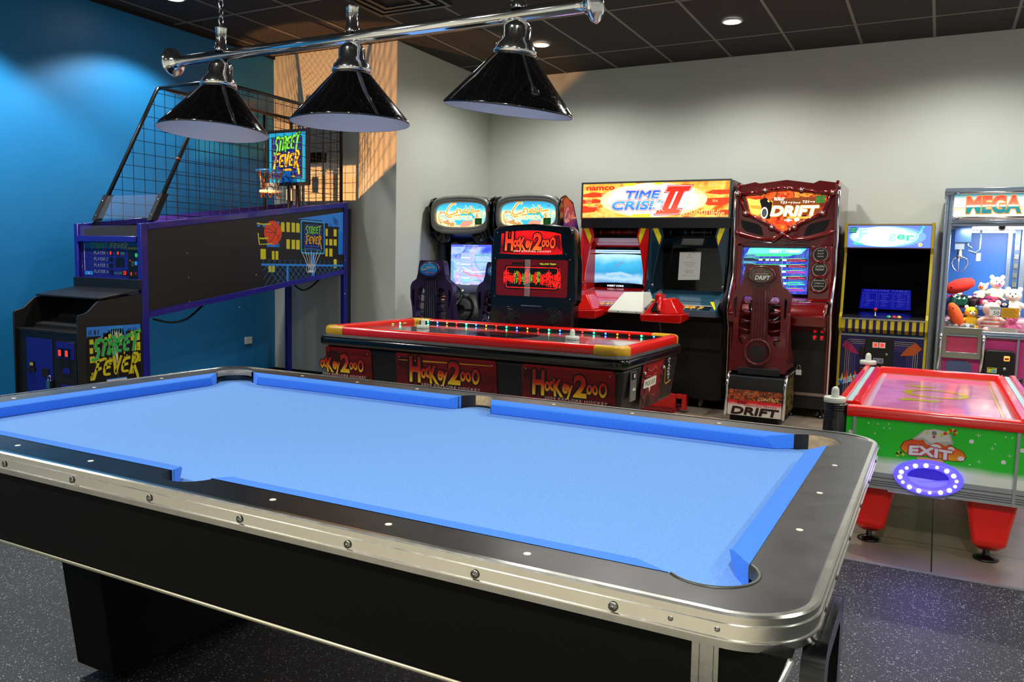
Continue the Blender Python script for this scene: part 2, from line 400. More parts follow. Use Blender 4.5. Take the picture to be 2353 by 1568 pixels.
# wall plate
sw = thing('wall_socket_plate', (XL, 4.31, .42), 'small white blank socket plate low on the blue wall under the basketball game', 'socket plate')
MB().box(XL, XL + .01, 4.262, 4.36, .385, .457, WHITE).build('cover_plate', sw, bevel=.003)
for yy in (4.28, 4.342): MB().lathe([(0, .0015), (.004, .0015), (.004, 0)], STEEL, (XL + .0095, yy, .421), (1, 0, 0), n=10).build('screw', sw)
# ================================================================ POOL TABLE
pt = thing('pool_table', (0, 0, 0), 'large pool table with blue cloth, black laminate rails and a ribbed aluminium edge', 'pool table')
def cloth(name, col):
    m = mat(name, col, .9, noise=.22, nscale=170, bump=.5); nt = m.node_tree; b = nt.nodes['Principled BSDF']
    b.inputs['Sheen Weight'].default_value = .35; b.inputs['Sheen Roughness'].default_value = .5; b.inputs['Sheen Tint'].default_value = lin('#9cc4ff')
    b.inputs['Specular IOR Level'].default_value = .1; return m
CLOTH = cloth('blue_cloth_lit', '#6d9fe2'); CUSH = cloth('blue_cloth_shaded', '#3f84ee')  # same cloth: lit bed and shaded cushions given paler and deeper colours
def railmat():
    m = mat('rail_laminate_black', '#0b0b0d', .3, noise=.3, nscale=14, bump=.25); nt = m.node_tree
    b = nt.nodes['Principled BSDF']; b.inputs['Specular IOR Level'].default_value = .75
    for n in nt.nodes:
        if n.type == 'BUMP': n.inputs['Distance'].default_value = .0012
        if n.type == 'MAP_RANGE': n.inputs[3].default_value = .26; n.inputs[4].default_value = .44
    return m
RAIL = railmat()
fx, fy, NX, NY, ZR, ZB = 1.165, .607, 1.1176, .559, .82, .777
def arc(cx, cy, r, a, b, n=16): return [(cx + r * math.cos(a + (b - a) * i / n), cy + r * math.sin(a + (b - a) * i / n)) for i in range(n + 1)]
def rail_outline(cr=.075, sr=.066, cx=1.118, cy=.557, sy=.598, ex=fx, ey=fy):
    pts = []
    ax_ = math.acos((ex - cx) / cr); ay = math.asin((ey - cy) / cr); s0 = math.asin((ey - sy) / sr)
    for sx, sg in ((1, 1), (-1, 1), (-1, -1), (1, -1)):
        a = [(sx * px_, sg * py_) for px_, py_ in arc(cx, cy, cr, -ax_, PI - ay)]
        if sx * sg < 0: a = a[::-1]
        pts += a
        if (sx, sg) == (1, 1): pts += arc(0, sy, sr, s0, PI - s0)
        if (sx, sg) == (-1, -1): pts += arc(0, -sy, sr, PI + s0, 2 * PI - s0)
    return pts
outer = rrect(-1.272, 1.272, -.702, .702, .105, 12)
plate(outer, [rail_outline()], 'z', ZR - .03, ZR, RAIL).build('rail_top', pt)
# aluminium edge band swept round the outline
def sweep(out0, prof, m, name, parent, z=0, **k):
    n = len(out0); b = MB(); vs = []
    for i in range(n):
        a = Vector(out0[i - 1]); c = Vector(out0[(i + 1) % n]); t = (c - a).normalized(); nn = Vector((t.y, -t.x))
        for d, h in prof: p = Vector(out0[i]) + nn * d; vs.append((p.x, p.y, z + h))
    q = len(prof); fs = []
    for i in range(n):
        j = (i + 1) % n
        for s_ in range(q - 1): fs.append((i * q + s_, j * q + s_, j * q + s_ + 1, i * q + s_ + 1))
    b.add(vs, fs, m, True); return b.build(name, parent, **k)
ol = rrect(-1.285, 1.285, -.715, .715, .118, 16)
ALU = mat('aluminium_edge', '#d8d7d0', .24, 1., noise=.12, nscale=30)
ob = sweep(ol, [(-.016, .8195), (-.013, .8225), (-.004, .8225), (-.0005, .8195), (-.001, .8085), (.0015, .8075), (.0015, .8055), (-.001, .8045), (-.001, .7865), (.0015, .7855), (.0015, .7835), (-.001, .7825), (-.002, .771), (-.014, .770)], ALU, 'edge_band', pt)
ob.data.set_sharp_from_angle(angle=.6)
# bed
bed = rail_outline(.066, .058, 1.128, .568, .606, 1.163, .605)
plate(bed, [], 'z', ZB - .03, ZB, CLOTH).build('cloth_bed', pt)
# cushions
def cushion(ax, side, n0, n1, f0, f1):
    """n0,n1 nose span; f0,f1 feather span along the rail"""
    b = MB(); e, nz = (fy, NY) if ax == 'x' else (fx, NX)
    prof = [(e, ZR + .0008, 1.), (nz + .006, .8165, .12), (nz, .8125, 0.), (nz + .0005, .809, 0.), (nz + .016, ZB + .001, .33), (e, ZB + .001, 1.)]
    vs = []
    for k in (0, 1):
        for d, z, t in prof:
            a = (n0 + (f0 - n0) * t) if k == 0 else (n1 + (f1 - n1) * t)
            vs.append((a, side * d, z) if ax == 'x' else (side * d, a, z))
    m = len(prof)
    fs = [(i, i + 1, m + i + 1, m + i) for i in range(m - 1)] + [tuple(range(m)), tuple(range(m, 2 * m))]
    return b.add(vs, fs, CUSH).build('cushion', pt, bevel=.0015, seg=1)
for sg in (1, -1):
    cushion('x', sg, -.990, -.086, -1.064, -.061); cushion('x', sg, .086, .990, .061, 1.064)
    cushion('y', sg, -.434, .434, -.507, .507)
# pockets: liner cup under each opening
BARE = mat('bare_worn_wood', '#b59a72', .8, noise=.5, nscale=55, bump=1.)
nt = BARE.node_tree
WORN = mat('chipped_black_paint', '#101112', .6, noise=.4, nscale=40, bump=.8)
for (cx, cy, r) in ((1.118, .557, .075), (-1.118, .557, .075), (1.118, -.557, .075), (-1.118, -.557, .075), (0, .598, .066), (0, -.598, .066)):
    b = MB(); out = math.atan2(math.copysign(1, cy), math.copysign(1, cx)) if cx else (PI / 2 if cy > 0 else -PI / 2)
    def band(a0, a1, z0, z1, mt, rr=r - .0009, t=.0):
        n = 16; vs = []
        for j in range(n + 1):
            a = a0 + (a1 - a0) * j / n; c, s_ = math.cos(a), math.sin(a)
            vs += [(cx + rr * c, cy + rr * s_, z0), (cx + rr * c, cy + rr * s_, z1)]
        b.add(vs, [(2 * j, 2 * j + 2, 2 * j + 3, 2 * j + 1) for j in range(n)], mt, True)
    half = 1.60
    band(out - PI, out + PI, .66, ZB - .028, MATT)
    if (cx, cy) == (0, .598):
        band(-.05, 2.05, ZB + .008, ZR - .0005, BARE); band(2.05, PI + .05, ZB + .008, ZR - .0005, WORN); band(-.05, PI + .05, ZB - .03, ZB + .008, MATT)
    elif cx > 1 and cy > 0:
        band(-.80, 1.80, ZB - .002, ZR - .0005, BARE); band(1.80, 2.38, ZB - .002, ZR - .0005, WORN); band(-.80, 2.38, ZB - .03, ZB - .002, MATT)
    elif (cx, cy) == (0, -.598):
        band(PI, PI + 1.3, ZB - .03, ZR - .0005, WORN); band(PI + 1.3, 2 * PI, ZB - .03, ZR - .0005, WORN)
    else: band(out - half, out + half, ZB - .03, ZR - .0005, GLOSS)
    b.lathe([(0, .66), (r, .66)], MATT, (cx, cy, 0), n=20, smooth=False)
    po = b.build('pocket', pt)
    if (cx > 1 and cy < 0) or (cx < -1 and cy > 0):   # plastic lip round the mouth
        l = MB(); lipm = mat('pocket_lip_grey', '#77787a', .4) if cx < 0 else mat('pocket_lip_black', '#33352f', .35)
        n = 22; a0, a1 = out - 1.58, out + 1.58; vs = []
        for j in range(n + 1):
            a = a0 + (a1 - a0) * j / n; c, s_ = math.cos(a), math.sin(a)
            for rr, z in ((r - .0005, .800), (r - .0005, .8215), (r - .003, .8225), (r - .009, .8195), (r - .009, .800)): vs.append((cx + rr * c, cy + rr * s_, z))
        l.add(vs, [(j * 5 + q, j * 5 + 5 + q, j * 5 + 6 + q, j * 5 + 1 + q) for j in range(n) for q in range(4)], lipm, True)
        l.build('pocket_lip', po)
# sights
PEARL = mat('pearl_inlay', '#e9e6d6', .35)
u = .2794; dd = .0906
for (x, y) in [(i * u, s_ * (NY + dd)) for i in (-3, -2, -1, 1, 2, 3) for s_ in (1, -1)] + [(s_ * (NX + dd), j * u) for j in (-1, 0, 1) for s_ in (1, -1)]:
    MB().lathe([(0, .0006), (.0062, .0006), (.0066, 0)], PEARL, (x, y, ZR), n=16, smooth=False).build('rail_sight', pt)
# screws on the edge band
SCREWM = mat('screw_steel', '#8a8780', .3, 1.)
def screw(x, y, z, ax, r=.0055):
    b = MB(); b.lathe([(0, .003), (r * .35, .0032), (r * .36, .0018), (r * .6, .003), (r, .0005), (r * 1.35, .0004), (r * 1.35, 0)], SCREWM, (x, y, z), ax, n=14)
    return b.build('edge_screw', pt)
for x in (-1.01, -.756, -.502, -.250, .003, .258, .519, .778, 1.013):
    screw(x, -.716, .795, (0, -1, 0))
    screw(x, .716, .795, (0, 1, 0))
for x in (1.099, 1.165): screw(x, -.714, .797, (0, -1, 0), .003)
for y in (-.56, -.42, -.2, .04, .26, .5):
    screw(1.286, y, .795, (1, 0, 0), .0045); screw(-1.286, y, .795, (-1, 0, 0), .0045)
# apron with tapered ends
AP = mat('apron_black', '#020202', .6, spec=.15)
b = MB()
t0 = [(-1.262, -.700), (1.262, -.700), (1.262, .700), (-1.262, .700)]; t1 = [(-1.20, -.690), (1.20, -.690), (1.20, .690), (-1.20, .690)]
b.add([(x, y, .772) for x, y in t0] + [(x, y, .590) for x, y in t1], [(i, (i + 1) % 4, 4 + (i + 1) % 4, 4 + i) for i in range(4)] + [(0, 1, 2, 3), (7, 6, 5, 4)], AP)
b.build('apron', pt)
b = MB(); lo = rrect(-1.202, 1.202, -.692, .692, .004, 1)
sweep(lo, [(0, .594), (.004, .592), (.004, .588), (0, .586)], mat('apron_lower_trim', '#a39c84', .35, .8), 'lower_trim', pt)
for sx in (1, -1):
    for sy in (1, -1):
        b = MB(); c0 = 1.128; c1 = 1.166
        b.add([(sx * x, sy * y, z) for x, y, z in ((c0, .7035, .772), (c1, .7035, .772), (c1, .6935, .590), (c0, .6935, .590), (c0, .698, .772), (c1, .698, .772), (c1, .688, .590), (c0, .688, .590))],
              [(0, 1, 2, 3), (0, 4, 5, 1), (3, 2, 6, 7), (0, 3, 7, 4), (1, 5, 6, 2)], STEEL)
        for xx in (c0 + .008, c1 - .010):
            b.add([(sx * (xx + k), sy * y, z) for y, z in ((.7055, .772), (.6955, .590)) for k in (-.003, .003)], [(0, 1, 3, 2)], STEEL)
        b.build('corner_strip', pt)
        b = MB()
        b.tube([(sx * 1.262, sy * .702, .772), (sx * 1.202, sy * .692, .590)], .005, STEEL, n=6); b.build('corner_bead', pt)
# legs
for sx in (1, -1):
    b = MB(); xs0, xs1, xt0, xt1 = .69, .865, .80, .985
    pts = [(xs0, .035), (xs1, .035), (xt1, .60), (xt0, .60)]
    b.prism([(sx * x, z) for x, z in pts], 'y', -.315, .315, AP); lg = b.build('leg', pt, bevel=.004)
    for y in (-.24, .24):
        MB().lathe([(.0, 0), (.032, 0), (.034, .006), (.02, .012), (.012, .014), (.012, .04)], GLOSS, (sx * .775, y, 0), n=18).build('levelling_foot', lg)
b = MB().box(-.78, .78, -.20, .20, .40, .588, AP); b.build('ball_return_box', pt, bevel=.003)
# black plastic loop under the rail at the near right corner
b = plate(rrect(-.66, -.40, .44, .772, .045, 6), [rrect(-.610, -.450, .56, .74, .02, 5)], 'x', 1.268, 1.30, GLOSS)
b.build('loop_handle', pt, bevel=.006, label='black plastic loop handle hanging under the rail')
# ================================================================ LAMP BAR over the table
SHB = mat('lampshade_black_enamel', '#050506', .1, coat=1., noise=.4, nscale=50); SHW = mat('lampshade_inside', '#d8c6c4', .4)
def scratch(m):
    nt = m.node_tree; b = nt.nodes['Principled BSDF']; L = nt.links
    tc = nt.nodes.new('ShaderNodeTexCoord'); w = nt.nodes.new('ShaderNodeTexNoise'); mp = nt.nodes.new('ShaderNodeMapping'); mp.inputs['Scale'].default_value = (90, 14, 20); mp.inputs['Rotation'].default_value = (.4, .7, .3)
    L.new(tc.outputs['Object'], mp.inputs[0]); L.new(mp.outputs[0], w.inputs['Vector']); w.inputs['Detail'].default_value = 6
    r = nt.nodes.new('ShaderNodeMapRange'); r.inputs[1].default_value = .55; r.inputs[2].default_value = .75; r.inputs[3].default_value = .10; r.inputs[4].default_value = .38
    L.new(w.outputs['Fac'], r.inputs[0]); L.new(r.outputs[0], b.inputs['Roughness'])
scratch(SHB); scratch(SHB)
lb = thing('pool_table_lamp', (-.06, 0, 1.89), 'chrome bar with three black cone lampshades hanging over the pool table', 'pendant lamp')
xb0, xb1, ZL = -.760, .640, 1.897
MB().lathe([(.0, 0), (.0165, 0), (.0165, xb1 - xb0), (0, xb1 - xb0)], CHROME, (xb0, 0, ZL), (1, 0, 0), n=28).build('bar', lb)
for x, s_ in ((xb0, -1), (xb1, 1)):
    MB().lathe([(.016, -.012), (.022, -.006), (.024, 0), (.028, .004), (.040, .008), (.044, .014), (.040, .020), (.028, .024), (.022, .032), (.0, .036)], CHROME, (x, 0, ZL), (s_, 0, 0), n=28).build('end_finial', lb)
for i, (x, tilt, pitch) in enumerate(((-.562, .13, .01), (-.060, .022, .03), (.455, .10, .105))):
    R3 = Matrix.Rotation(tilt, 3, Vector((-.465, .885, 0))) @ Matrix.Rotation(pitch, 3, Vector((.885, .465, 0))); axd = R3 @ Vector((0, 0, -1)); o = Vector((x, 0, ZL - .012))
    h = MB()
    h.lathe([(.010, 0), (.022, .004), (.034, .016), (.036, .020), (.036, .046), (.040, .049), (.042, .054), (.049, .061), (.0505, .067), (.053, .071), (.054, .080), (.050, .082)], CHROME, o, axd, n=32)
    hd = h.build('lamp_holder', lb)
    s_ = MB()
    for k in range(14):
        a = 2 * PI * k / 14; bx = axd.orthogonal().normalized(); by = axd.cross(bx)
        c = o + axd * .034 + (bx * math.cos(a) + by * math.sin(a)) * .0363; tn = (bx * math.cos(a) + by * math.sin(a)); sd = axd.cross(tn)
        s_.add([c + axd * e * .009 + sd * f_ * .0022 for e, f_ in ((-1, -1), (-1, 1), (1, 1), (1, -1))], [(0, 1, 2, 3)], MATT)
    s_.build('vent_slots', hd)
    q = MB(); q.lathe([(.046, .078), (.050, .083), (.107, .148), (.163, .212), (.1645, .216), (.1625, .218)], SHB, o, axd, n=56)
    sh = q.build('lamp_shade', lb)
    q = MB(); q.lathe([(.045, .081), (.105, .150), (.1622, .2175)], SHW, o, axd, n=56); q.build('shade_lining', sh)
    MB().lathe([(0, .08), (.014, .08), (.014, .115), (.024, .130), (.030, .148), (.026, .166), (.012, .176), (0, .178)], mat('lamp_bulb_glass', '#d9d9d0', .2), o, axd, n=16).build('bulb', lb)
    k = MB(); k.lathe([(.020, -.002), (.020, .010), (.016, .014), (.016, .062), (.018, .066), (.016, .070), (.006, .074), (.006, .082), (.0, .086)], CHROME, (x, 0, ZL + .014), n=24)
    k.build('top_cap', lb)
    if i != 1:
        c = MB(); z = ZL + .104; j = 0
        while z < HC - .02:
            u_ = Vector((1, 0, 0)) if j % 2 else Vector((0, 1, 0)); cc = Vector((x, 0, z))
            ring = [cc + u_ * (.0075 * math.cos(a)) + Vector((0, 0, 1)) * (.0155 * math.sin(a)) for a in [2 * PI * t / 12 for t in range(12)]]
            c.tube(ring, .0022, CHROME, n=5, closed=True); z += .0245; j += 1
        c.lathe([(.03, 0), (.03, -.008), (.02, -.02), (0, -.024)], CHROME, (x, 0, HC), n=20)
        c.build('chain', lb)
# ================================================================ BASKETBALL GAME
PURP = mat('frame_purple_blue', '#1d1a8c', .35, coat=.3)
BRICK = mat('art_brick_navy', '#1c1476', .4); ABLUE = mat('art_blue', '#2f86ea', .4); ALINE = mat('art_light_blue', '#35a0f0', .4)
AYEL = mat('art_yellow', '#ded21a', .4); AGRN = mat('art_green', '#3fd06a', .4); AORG = mat('art_orange', '#f04a1c', .4)
ALIME = mat('art_lime', '#b5e03c', .4); AAMB = mat('art_amber', '#f2b51c', .4); AWHT = mat('art_white', '#e4e6e0', .4); ABLK = mat('art_black', '#060607', .4)
# brush-stroke letters in a unit box
SL = {'S': [[(.95, .92), (.55, 1.), (.1, .8), (.2, .58), (.75, .48), (.85, .25), (.55, .0), (.0, .06)]],
      'T': [[(-.05, .88), (.5, .95), (1.05, 1.0)], [(.5, .95), (.42, .5), (.48, -.02)]],
      'R': [[(.15, .0), (.2, .5), (.1, .95)], [(.05, .95), (.6, 1.), (.9, .75), (.5, .5), (.2, .45)], [(.35, .47), (.7, .2), (1.1, -.08)]],
      'E': [[(.95, .95), (.2, .88), (.1, .5), (.15, .08), (.95, .1)], [(.12, .5), (.8, .55)]],
      'F': [[(.0, .05), (.2, .5), (.3, .9)], [(-.1, .85), (.5, .92), (1.1, 1.0)], [(.2, .48), (.8, .55)]],
      'V': [[(.0, .95), (.3, .4), (.45, .0), (.6, .45), (.85, 1.1)]], 'Z': [[(.0, .9), (1., 1.), (.1, .1), (1.2, .0)]]}
def graffiti(b, fr, word, x, y, w, h, wd, layers, d=.002, slope=.0, big=None, sh=.08, tail=0.):
    n = len(word); cw = w / (n + .15 * (n - 1))
    for i, ch in enumerate(word):
        s0 = 1.0 + (.18 if i in (0, n - 1) else -.08 * (i % 2)); hh = h * s0; x0 = x + i * cw * 1.15
        for st in SL[ch]:
            pts = [(x0 + px_ * cw + sh * py_ * hh, y + slope * (x0 - x) + (py_ - .5) * hh) for px_, py_ in st]
            if tail and i == n - 1 and ch == 'R' and st is SL['R'][2]: pts.append((pts[-1][0] + .15 * cw, pts[-1][1] - tail))
            dens = []
            for a, c in zip(pts, pts[1:]):
                for q in range(3): dens.append((a[0] + (c[0] - a[0]) * q / 3, a[1] + (c[1] - a[1]) * q / 3))
            dens.append(pts[-1])
            sm = [dens[0]] + [tuple((dens[k - 1][j] + 2 * dens[k][j] + dens[k + 1][j]) / 4 for j in (0, 1)) for k in range(1, len(dens) - 1)] + [dens[-1]]
            for L_, (m, f_) in enumerate(layers):
                ww = [wd * f_ * (1.15 - .35 * k / len(sm)) for k in range(len(sm))]
                b.stroke(fr, sm, ww, m, d + .0006 * L_)
hp = thing('basketball_game', (-4.19, 3.1, 0), 'basketball shooting game with purple blue frame and tall black wire cage along the blue wall', 'arcade game')
xr, xl = -3.82, -4.56
YA, YZ = 2.24, 4.52
def ztop(y): return 1.50 + (y - YA) * .145
def zbot(y): return .835 + (y - YA) * .145
b = MB()
for xs in (xr, xl):
    b.prism([(YA, zbot(YA)), (YZ, zbot(YZ)), (YZ, ztop(YZ)), (YA, ztop(YA))], 'x', xs - .012, xs + .004, mat('side_panel_black', '#141210', .45))
fr = F((xr + .0045, 0, 0), (0, 1, 0), (0, 0, 1))
sky = [(3.822, 1.647), (3.877, 1.66), (4.467, 1.754), (4.469, 1.339), (4.393, 1.338), (4.392, 1.572), (4.415, 1.603), (4.245, 1.602), (4.245, 1.632), (4.206, 1.63), (4.157, 1.653), (3.89, 1.652)]
b.poly(fr, sky, ABLUE)
b.poly(fr, [(4.469, 1.339), (4.469, 1.56), (4.393, 1.56), (4.393, 1.338)], mat('art_deep_blue', '#1377dd', .4), d=.0014)
for p in ([(3.33, 1.575), (3.37, 1.575), (3.37, 1.555), (3.335, 1.555)], [(3.395, 1.583), (3.45, 1.583), (3.45, 1.55), (3.40, 1.555)], [(3.55, 1.61), (3.60, 1.613), (3.60, 1.56), (3.56, 1.58)], [(3.445, 1.42), (3.60, 1.42), (3.60, 1.385), (3.445, 1.385)]):
    b.poly(fr, p, ABLUE)
for k in range(3): b.rect(fr, 3.555, 3.60, 1.39 + k * .011, 1.393 + k * .011, ABLK, d=.0016)
wins = [(3.617, 1.611, 3.663, 1.524, 1), (3.686, 1.612, 3.729, 1.525, 0), (3.751, 1.612, 3.796, 1.526, 0), (3.809, 1.614, 3.857, 1.526, 1), (3.685, 1.459, 3.729, 1.373, 0), (3.751, 1.458, 3.796, 1.373, 0), (3.809, 1.458, 3.856, 1.371, 0), (4.21, 1.58, 4.24, 1.509, 0), (4.326, 1.58, 4.369, 1.511, 0), (4.21, 1.482, 4.24, 1.422, 0), (4.263, 1.483, 4.306, 1.422, 0), (4.326, 1.483, 4.37, 1.422, 0), (4.207, 1.392, 4.24, 1.316, 0), (4.263, 1.391, 4.309, 1.315, 0), (3.371, 1.365, 3.434, 1.276, 0), (3.506, 1.35, 3.537, 1.274, 0), (3.55, 1.35, 3.584, 1.274, 0), (4.327, 1.29, 4.371, 1.205, 0), (3.463, 1.222, 3.50, 1.163, 0), (3.506, 1.222, 3.540, 1.163, 0)]
for a, c, e, g, r in wins:
    if r: b.poly(fr, [(a, g), (e, g), (e, c - .015), (e - .006, c - .004), ((a + e) / 2, c), (a + .006, c - .004), (a, c - .015)], AYEL)
    else: b.rect(fr, a, e, g, c, AYEL)
for k in range(3): b.rect(fr, 4.27 + k * .016, 4.274 + k * .016, 1.60, 1.632 - .006 * k, ABLK, d=.0016)
for k in range(5):
    b.stroke(fr, [(4.315 + k * .012, 1.70 - k * .004), (4.345 + k * .012, 1.63 + k * .006)], .0022, ABLK, d=.0018); b.stroke(fr, [(4.31, 1.69 - k * .012), (4.39, 1.66 - k * .01)], .0022, ABLK, d=.0018)
b.stroke(fr, [(4.35, 1.67), (4.365, 1.60)], .005, ABLK, d=.0018)
b.disc(fr, 3.519, 1.509, .107, AORG, ry=.106, d=.0022, n=36)
for p in ([(3.42, 1.545), (3.50, 1.535), (3.56, 1.50), (3.61, 1.455)], [(3.46, 1.595), (3.51, 1.575), (3.545, 1.55), (3.55, 1.52), (3.51, 1.508), (3.43, 1.515)], [(3.57, 1.60), (3.57, 1.56), (3.545, 1.50), (3.50, 1.43)], [(3.47, 1.42), (3.50, 1.45)], [(3.60, 1.50), (3.59, 1.48), (3.575, 1.475), (3.575, 1.45), (3.60, 1.43)]):
    b.stroke(fr, p, .0035, ABLK, d=.0028)
for p, w in (([(3.328, 1.583), (3.40, 1.578), (3.495, 1.586)], .012), ([(3.342, 1.500), (3.347, 1.46), (3.357, 1.402)], .014), ([(3.347, 1.455), (3.40, 1.455), (3.462, 1.462)], .014), ([(3.353, 1.402), (3.43, 1.408), (3.514, 1.414)], .008)):
    b.stroke(fr, p, w, AYEL, d=.003)
# printed backboard and net
b.slab(fr, rrect(3.869, 4.197, 1.335, 1.645, .02), 0, .0012, ALINE); b.slab(fr, rrect(3.885, 4.181, 1.350, 1.630, .014), 0, .0018, ABLK); b.rect(fr, 3.91, 4.16, 1.366, 1.607, BRICK, d=.0024)
def bricks(b, fr, a0, a1, c0, c1, rows, m, d, w=.002):
    for k in range(rows + 1): b.rect(fr, a0, a1, c0 + (c1 - c0) * k / rows - w / 2, c0 + (c1 - c0) * k / rows + w / 2, m, d=d)
    for k in range(rows):
        for j in range(3):
            x = a0 + (a1 - a0) * ((j + (.5 if k % 2 else .15)) / 3); b.rect(fr, x - w / 2, x + w / 2, c0 + (c1 - c0) * k / rows, c0 + (c1 - c0) * (k + 1) / rows, m, d=d)
bricks(b, fr, 3.91, 4.16, 1.368, 1.605, 6, ALINE, .0028)
graffiti(b, fr, 'STREET', 3.93, 1.552, .205, .068, .012, [(ABLK, 1.7), (ALIME, 1.0), (AGRN, .5)], d=.0034, slope=.05)
graffiti(b, fr, 'FEVER', 3.935, 1.462, .205, .075, .013, [(ABLK, 1.7), (AAMB, 1.0)], d=.0034, tail=.03)
# fence
b.rect(fr, 3.375, 4.469, 1.219, 1.238, ABLUE, d=.0034); b.rect(fr, 3.681, 3.710, 1.068, 1.219, ABLUE, d=.0034); b.rect(fr, 4.010, 4.054, 1.118, 1.34, ABLUE, d=.0034)
zb = lambda y: zbot(y) + .012
k = 3.38
while k < 4.46:
    top = 1.232
    b.stroke(fr, [(k + .02, 1.268), (k + .02, 1.25), (k, 1.232)], .0028, ALINE, d=.004); b.stroke(fr, [(k + .008, 1.275), (k + .02, 1.266), (k + .032, 1.275)], .0022, ALINE, d=.004)
    b.stroke(fr, [(k + .02, 1.25), (k + .04, 1.232)], .0028, ALINE, d=.004)
    for sg in (1, -1):
        p0 = (k + .02, 1.25); hh = 1.25 - zb(k + .02); x1 = k + .02 + sg * hh * .9
        x1c = min(4.466, max(3.40, x1)); f_ = (x1c - p0[0]) / (x1 - p0[0]) if x1 != p0[0] else 1; zz = 1.25 - hh * f_
        zz = max(zz, zb(x1c)); b.stroke(fr, [p0, (x1c, zz)], .0026, ALINE, d=.004)
    k += .066
b.ring(fr, 4.006, 1.355, .128, .137, AGRN, d=.0048, k=.22)
for j in range(7):
    a = 3.88 + j * .042; e = 3.95 + j * .019
    b.stroke(fr, [(a, 1.355 + (.01 if j % 2 else -.01)), ((a + e) / 2 + (.006 if j < 3 else -.006), 1.29), (e, 1.235)], .006, AWHT, d=.0054)
for j in range(4):
    for sg in (1, -1):
        x0 = 4.006 - sg * .055 + sg * j * .006; b.stroke(fr, [(x0 + sg * .02 * j, 1.235), (4.006 + sg * (.045 - .02 * j), 1.16)], .005, AWHT, d=.0056)
        b.stroke(fr, [(3.955 + .03 * j, 1.24), (3.955 + .03 * j + sg * .02, 1.20), (3.96 + .028 * j, 1.155)], .005, AWHT, d=.0058)
b.build('side_panel', hp, label='black side panel with street court picture')
# frame
def bar(y0, z0, y1, z1, x, w, t=.04, m=PURP):
    return [(y0, z0 - w / 2), (y1, z1 - w / 2), (y1, z1 + w / 2), (y0, z0 + w / 2)]
def frame(x):
    q = MB(); o = 1 if x == xr else -1; a0, a1 = (x - .03, x + .014)
    q.prism(bar(YA, ztop(YA), YZ, ztop(YZ), x, .05), 'x', a0, a1, PURP)
    q.prism(bar(YA, zbot(YA) + .01, YZ, zbot(YZ) + .01, x, .05), 'x', a0, a1, PURP)
    q.prism([(YA - .06, .0), (YA, .0), (YA, ztop(YA) + .025), (YA - .06, ztop(YA) + .02)], 'x', a0, a1 + .002, PURP)
    q.prism([(YZ - .05, .0), (YZ + .01, .0), (YZ + .01, ztop(YZ) + .02), (YZ - .05, ztop(YZ) + .012)], 'x', a0, a1 + .002, PURP)
    return q.build('side_frame', hp, bevel=.004, seg=1)
frame(xr); frame(xl)
b = MB(); b.box(xl, xr, YZ - .02, YZ + .005, zbot(YZ) - .02, ztop(YZ), PURP)
b.build('rear_panel', hp)
b = MB(); b.box(xr - .03, xr + .012, YZ + .012, YZ + .06, .0, ztop(YZ) - .04, MATT); b.build('rear_upright', hp)
for (y, z) in ((2.60, 1.31), (2.61, 1.12), (2.615, .93), (3.12, .865), (4.49, 1.28), (4.49, .95), (3.32, 1.14)):
    MB().lathe([(0, .004), (.005, .003), (.007, 0)], STEEL, (xr + .0045 + (.01 if (y > 4.4 or z < .9) else 0), y, z), (1, 0, 0), n=10).build('bolt', hp)
# ball ramp inside
RAMP = mat('ball_ramp_dark', '#1c1a4a', .5)
b = MB(); b.prism([(2.45, .95), (4.5, 1.30), (4.5, 1.32), (2.45, .97)], 'x', xl + .02, xr - .02, RAMP); b.build('ball_ramp', hp)
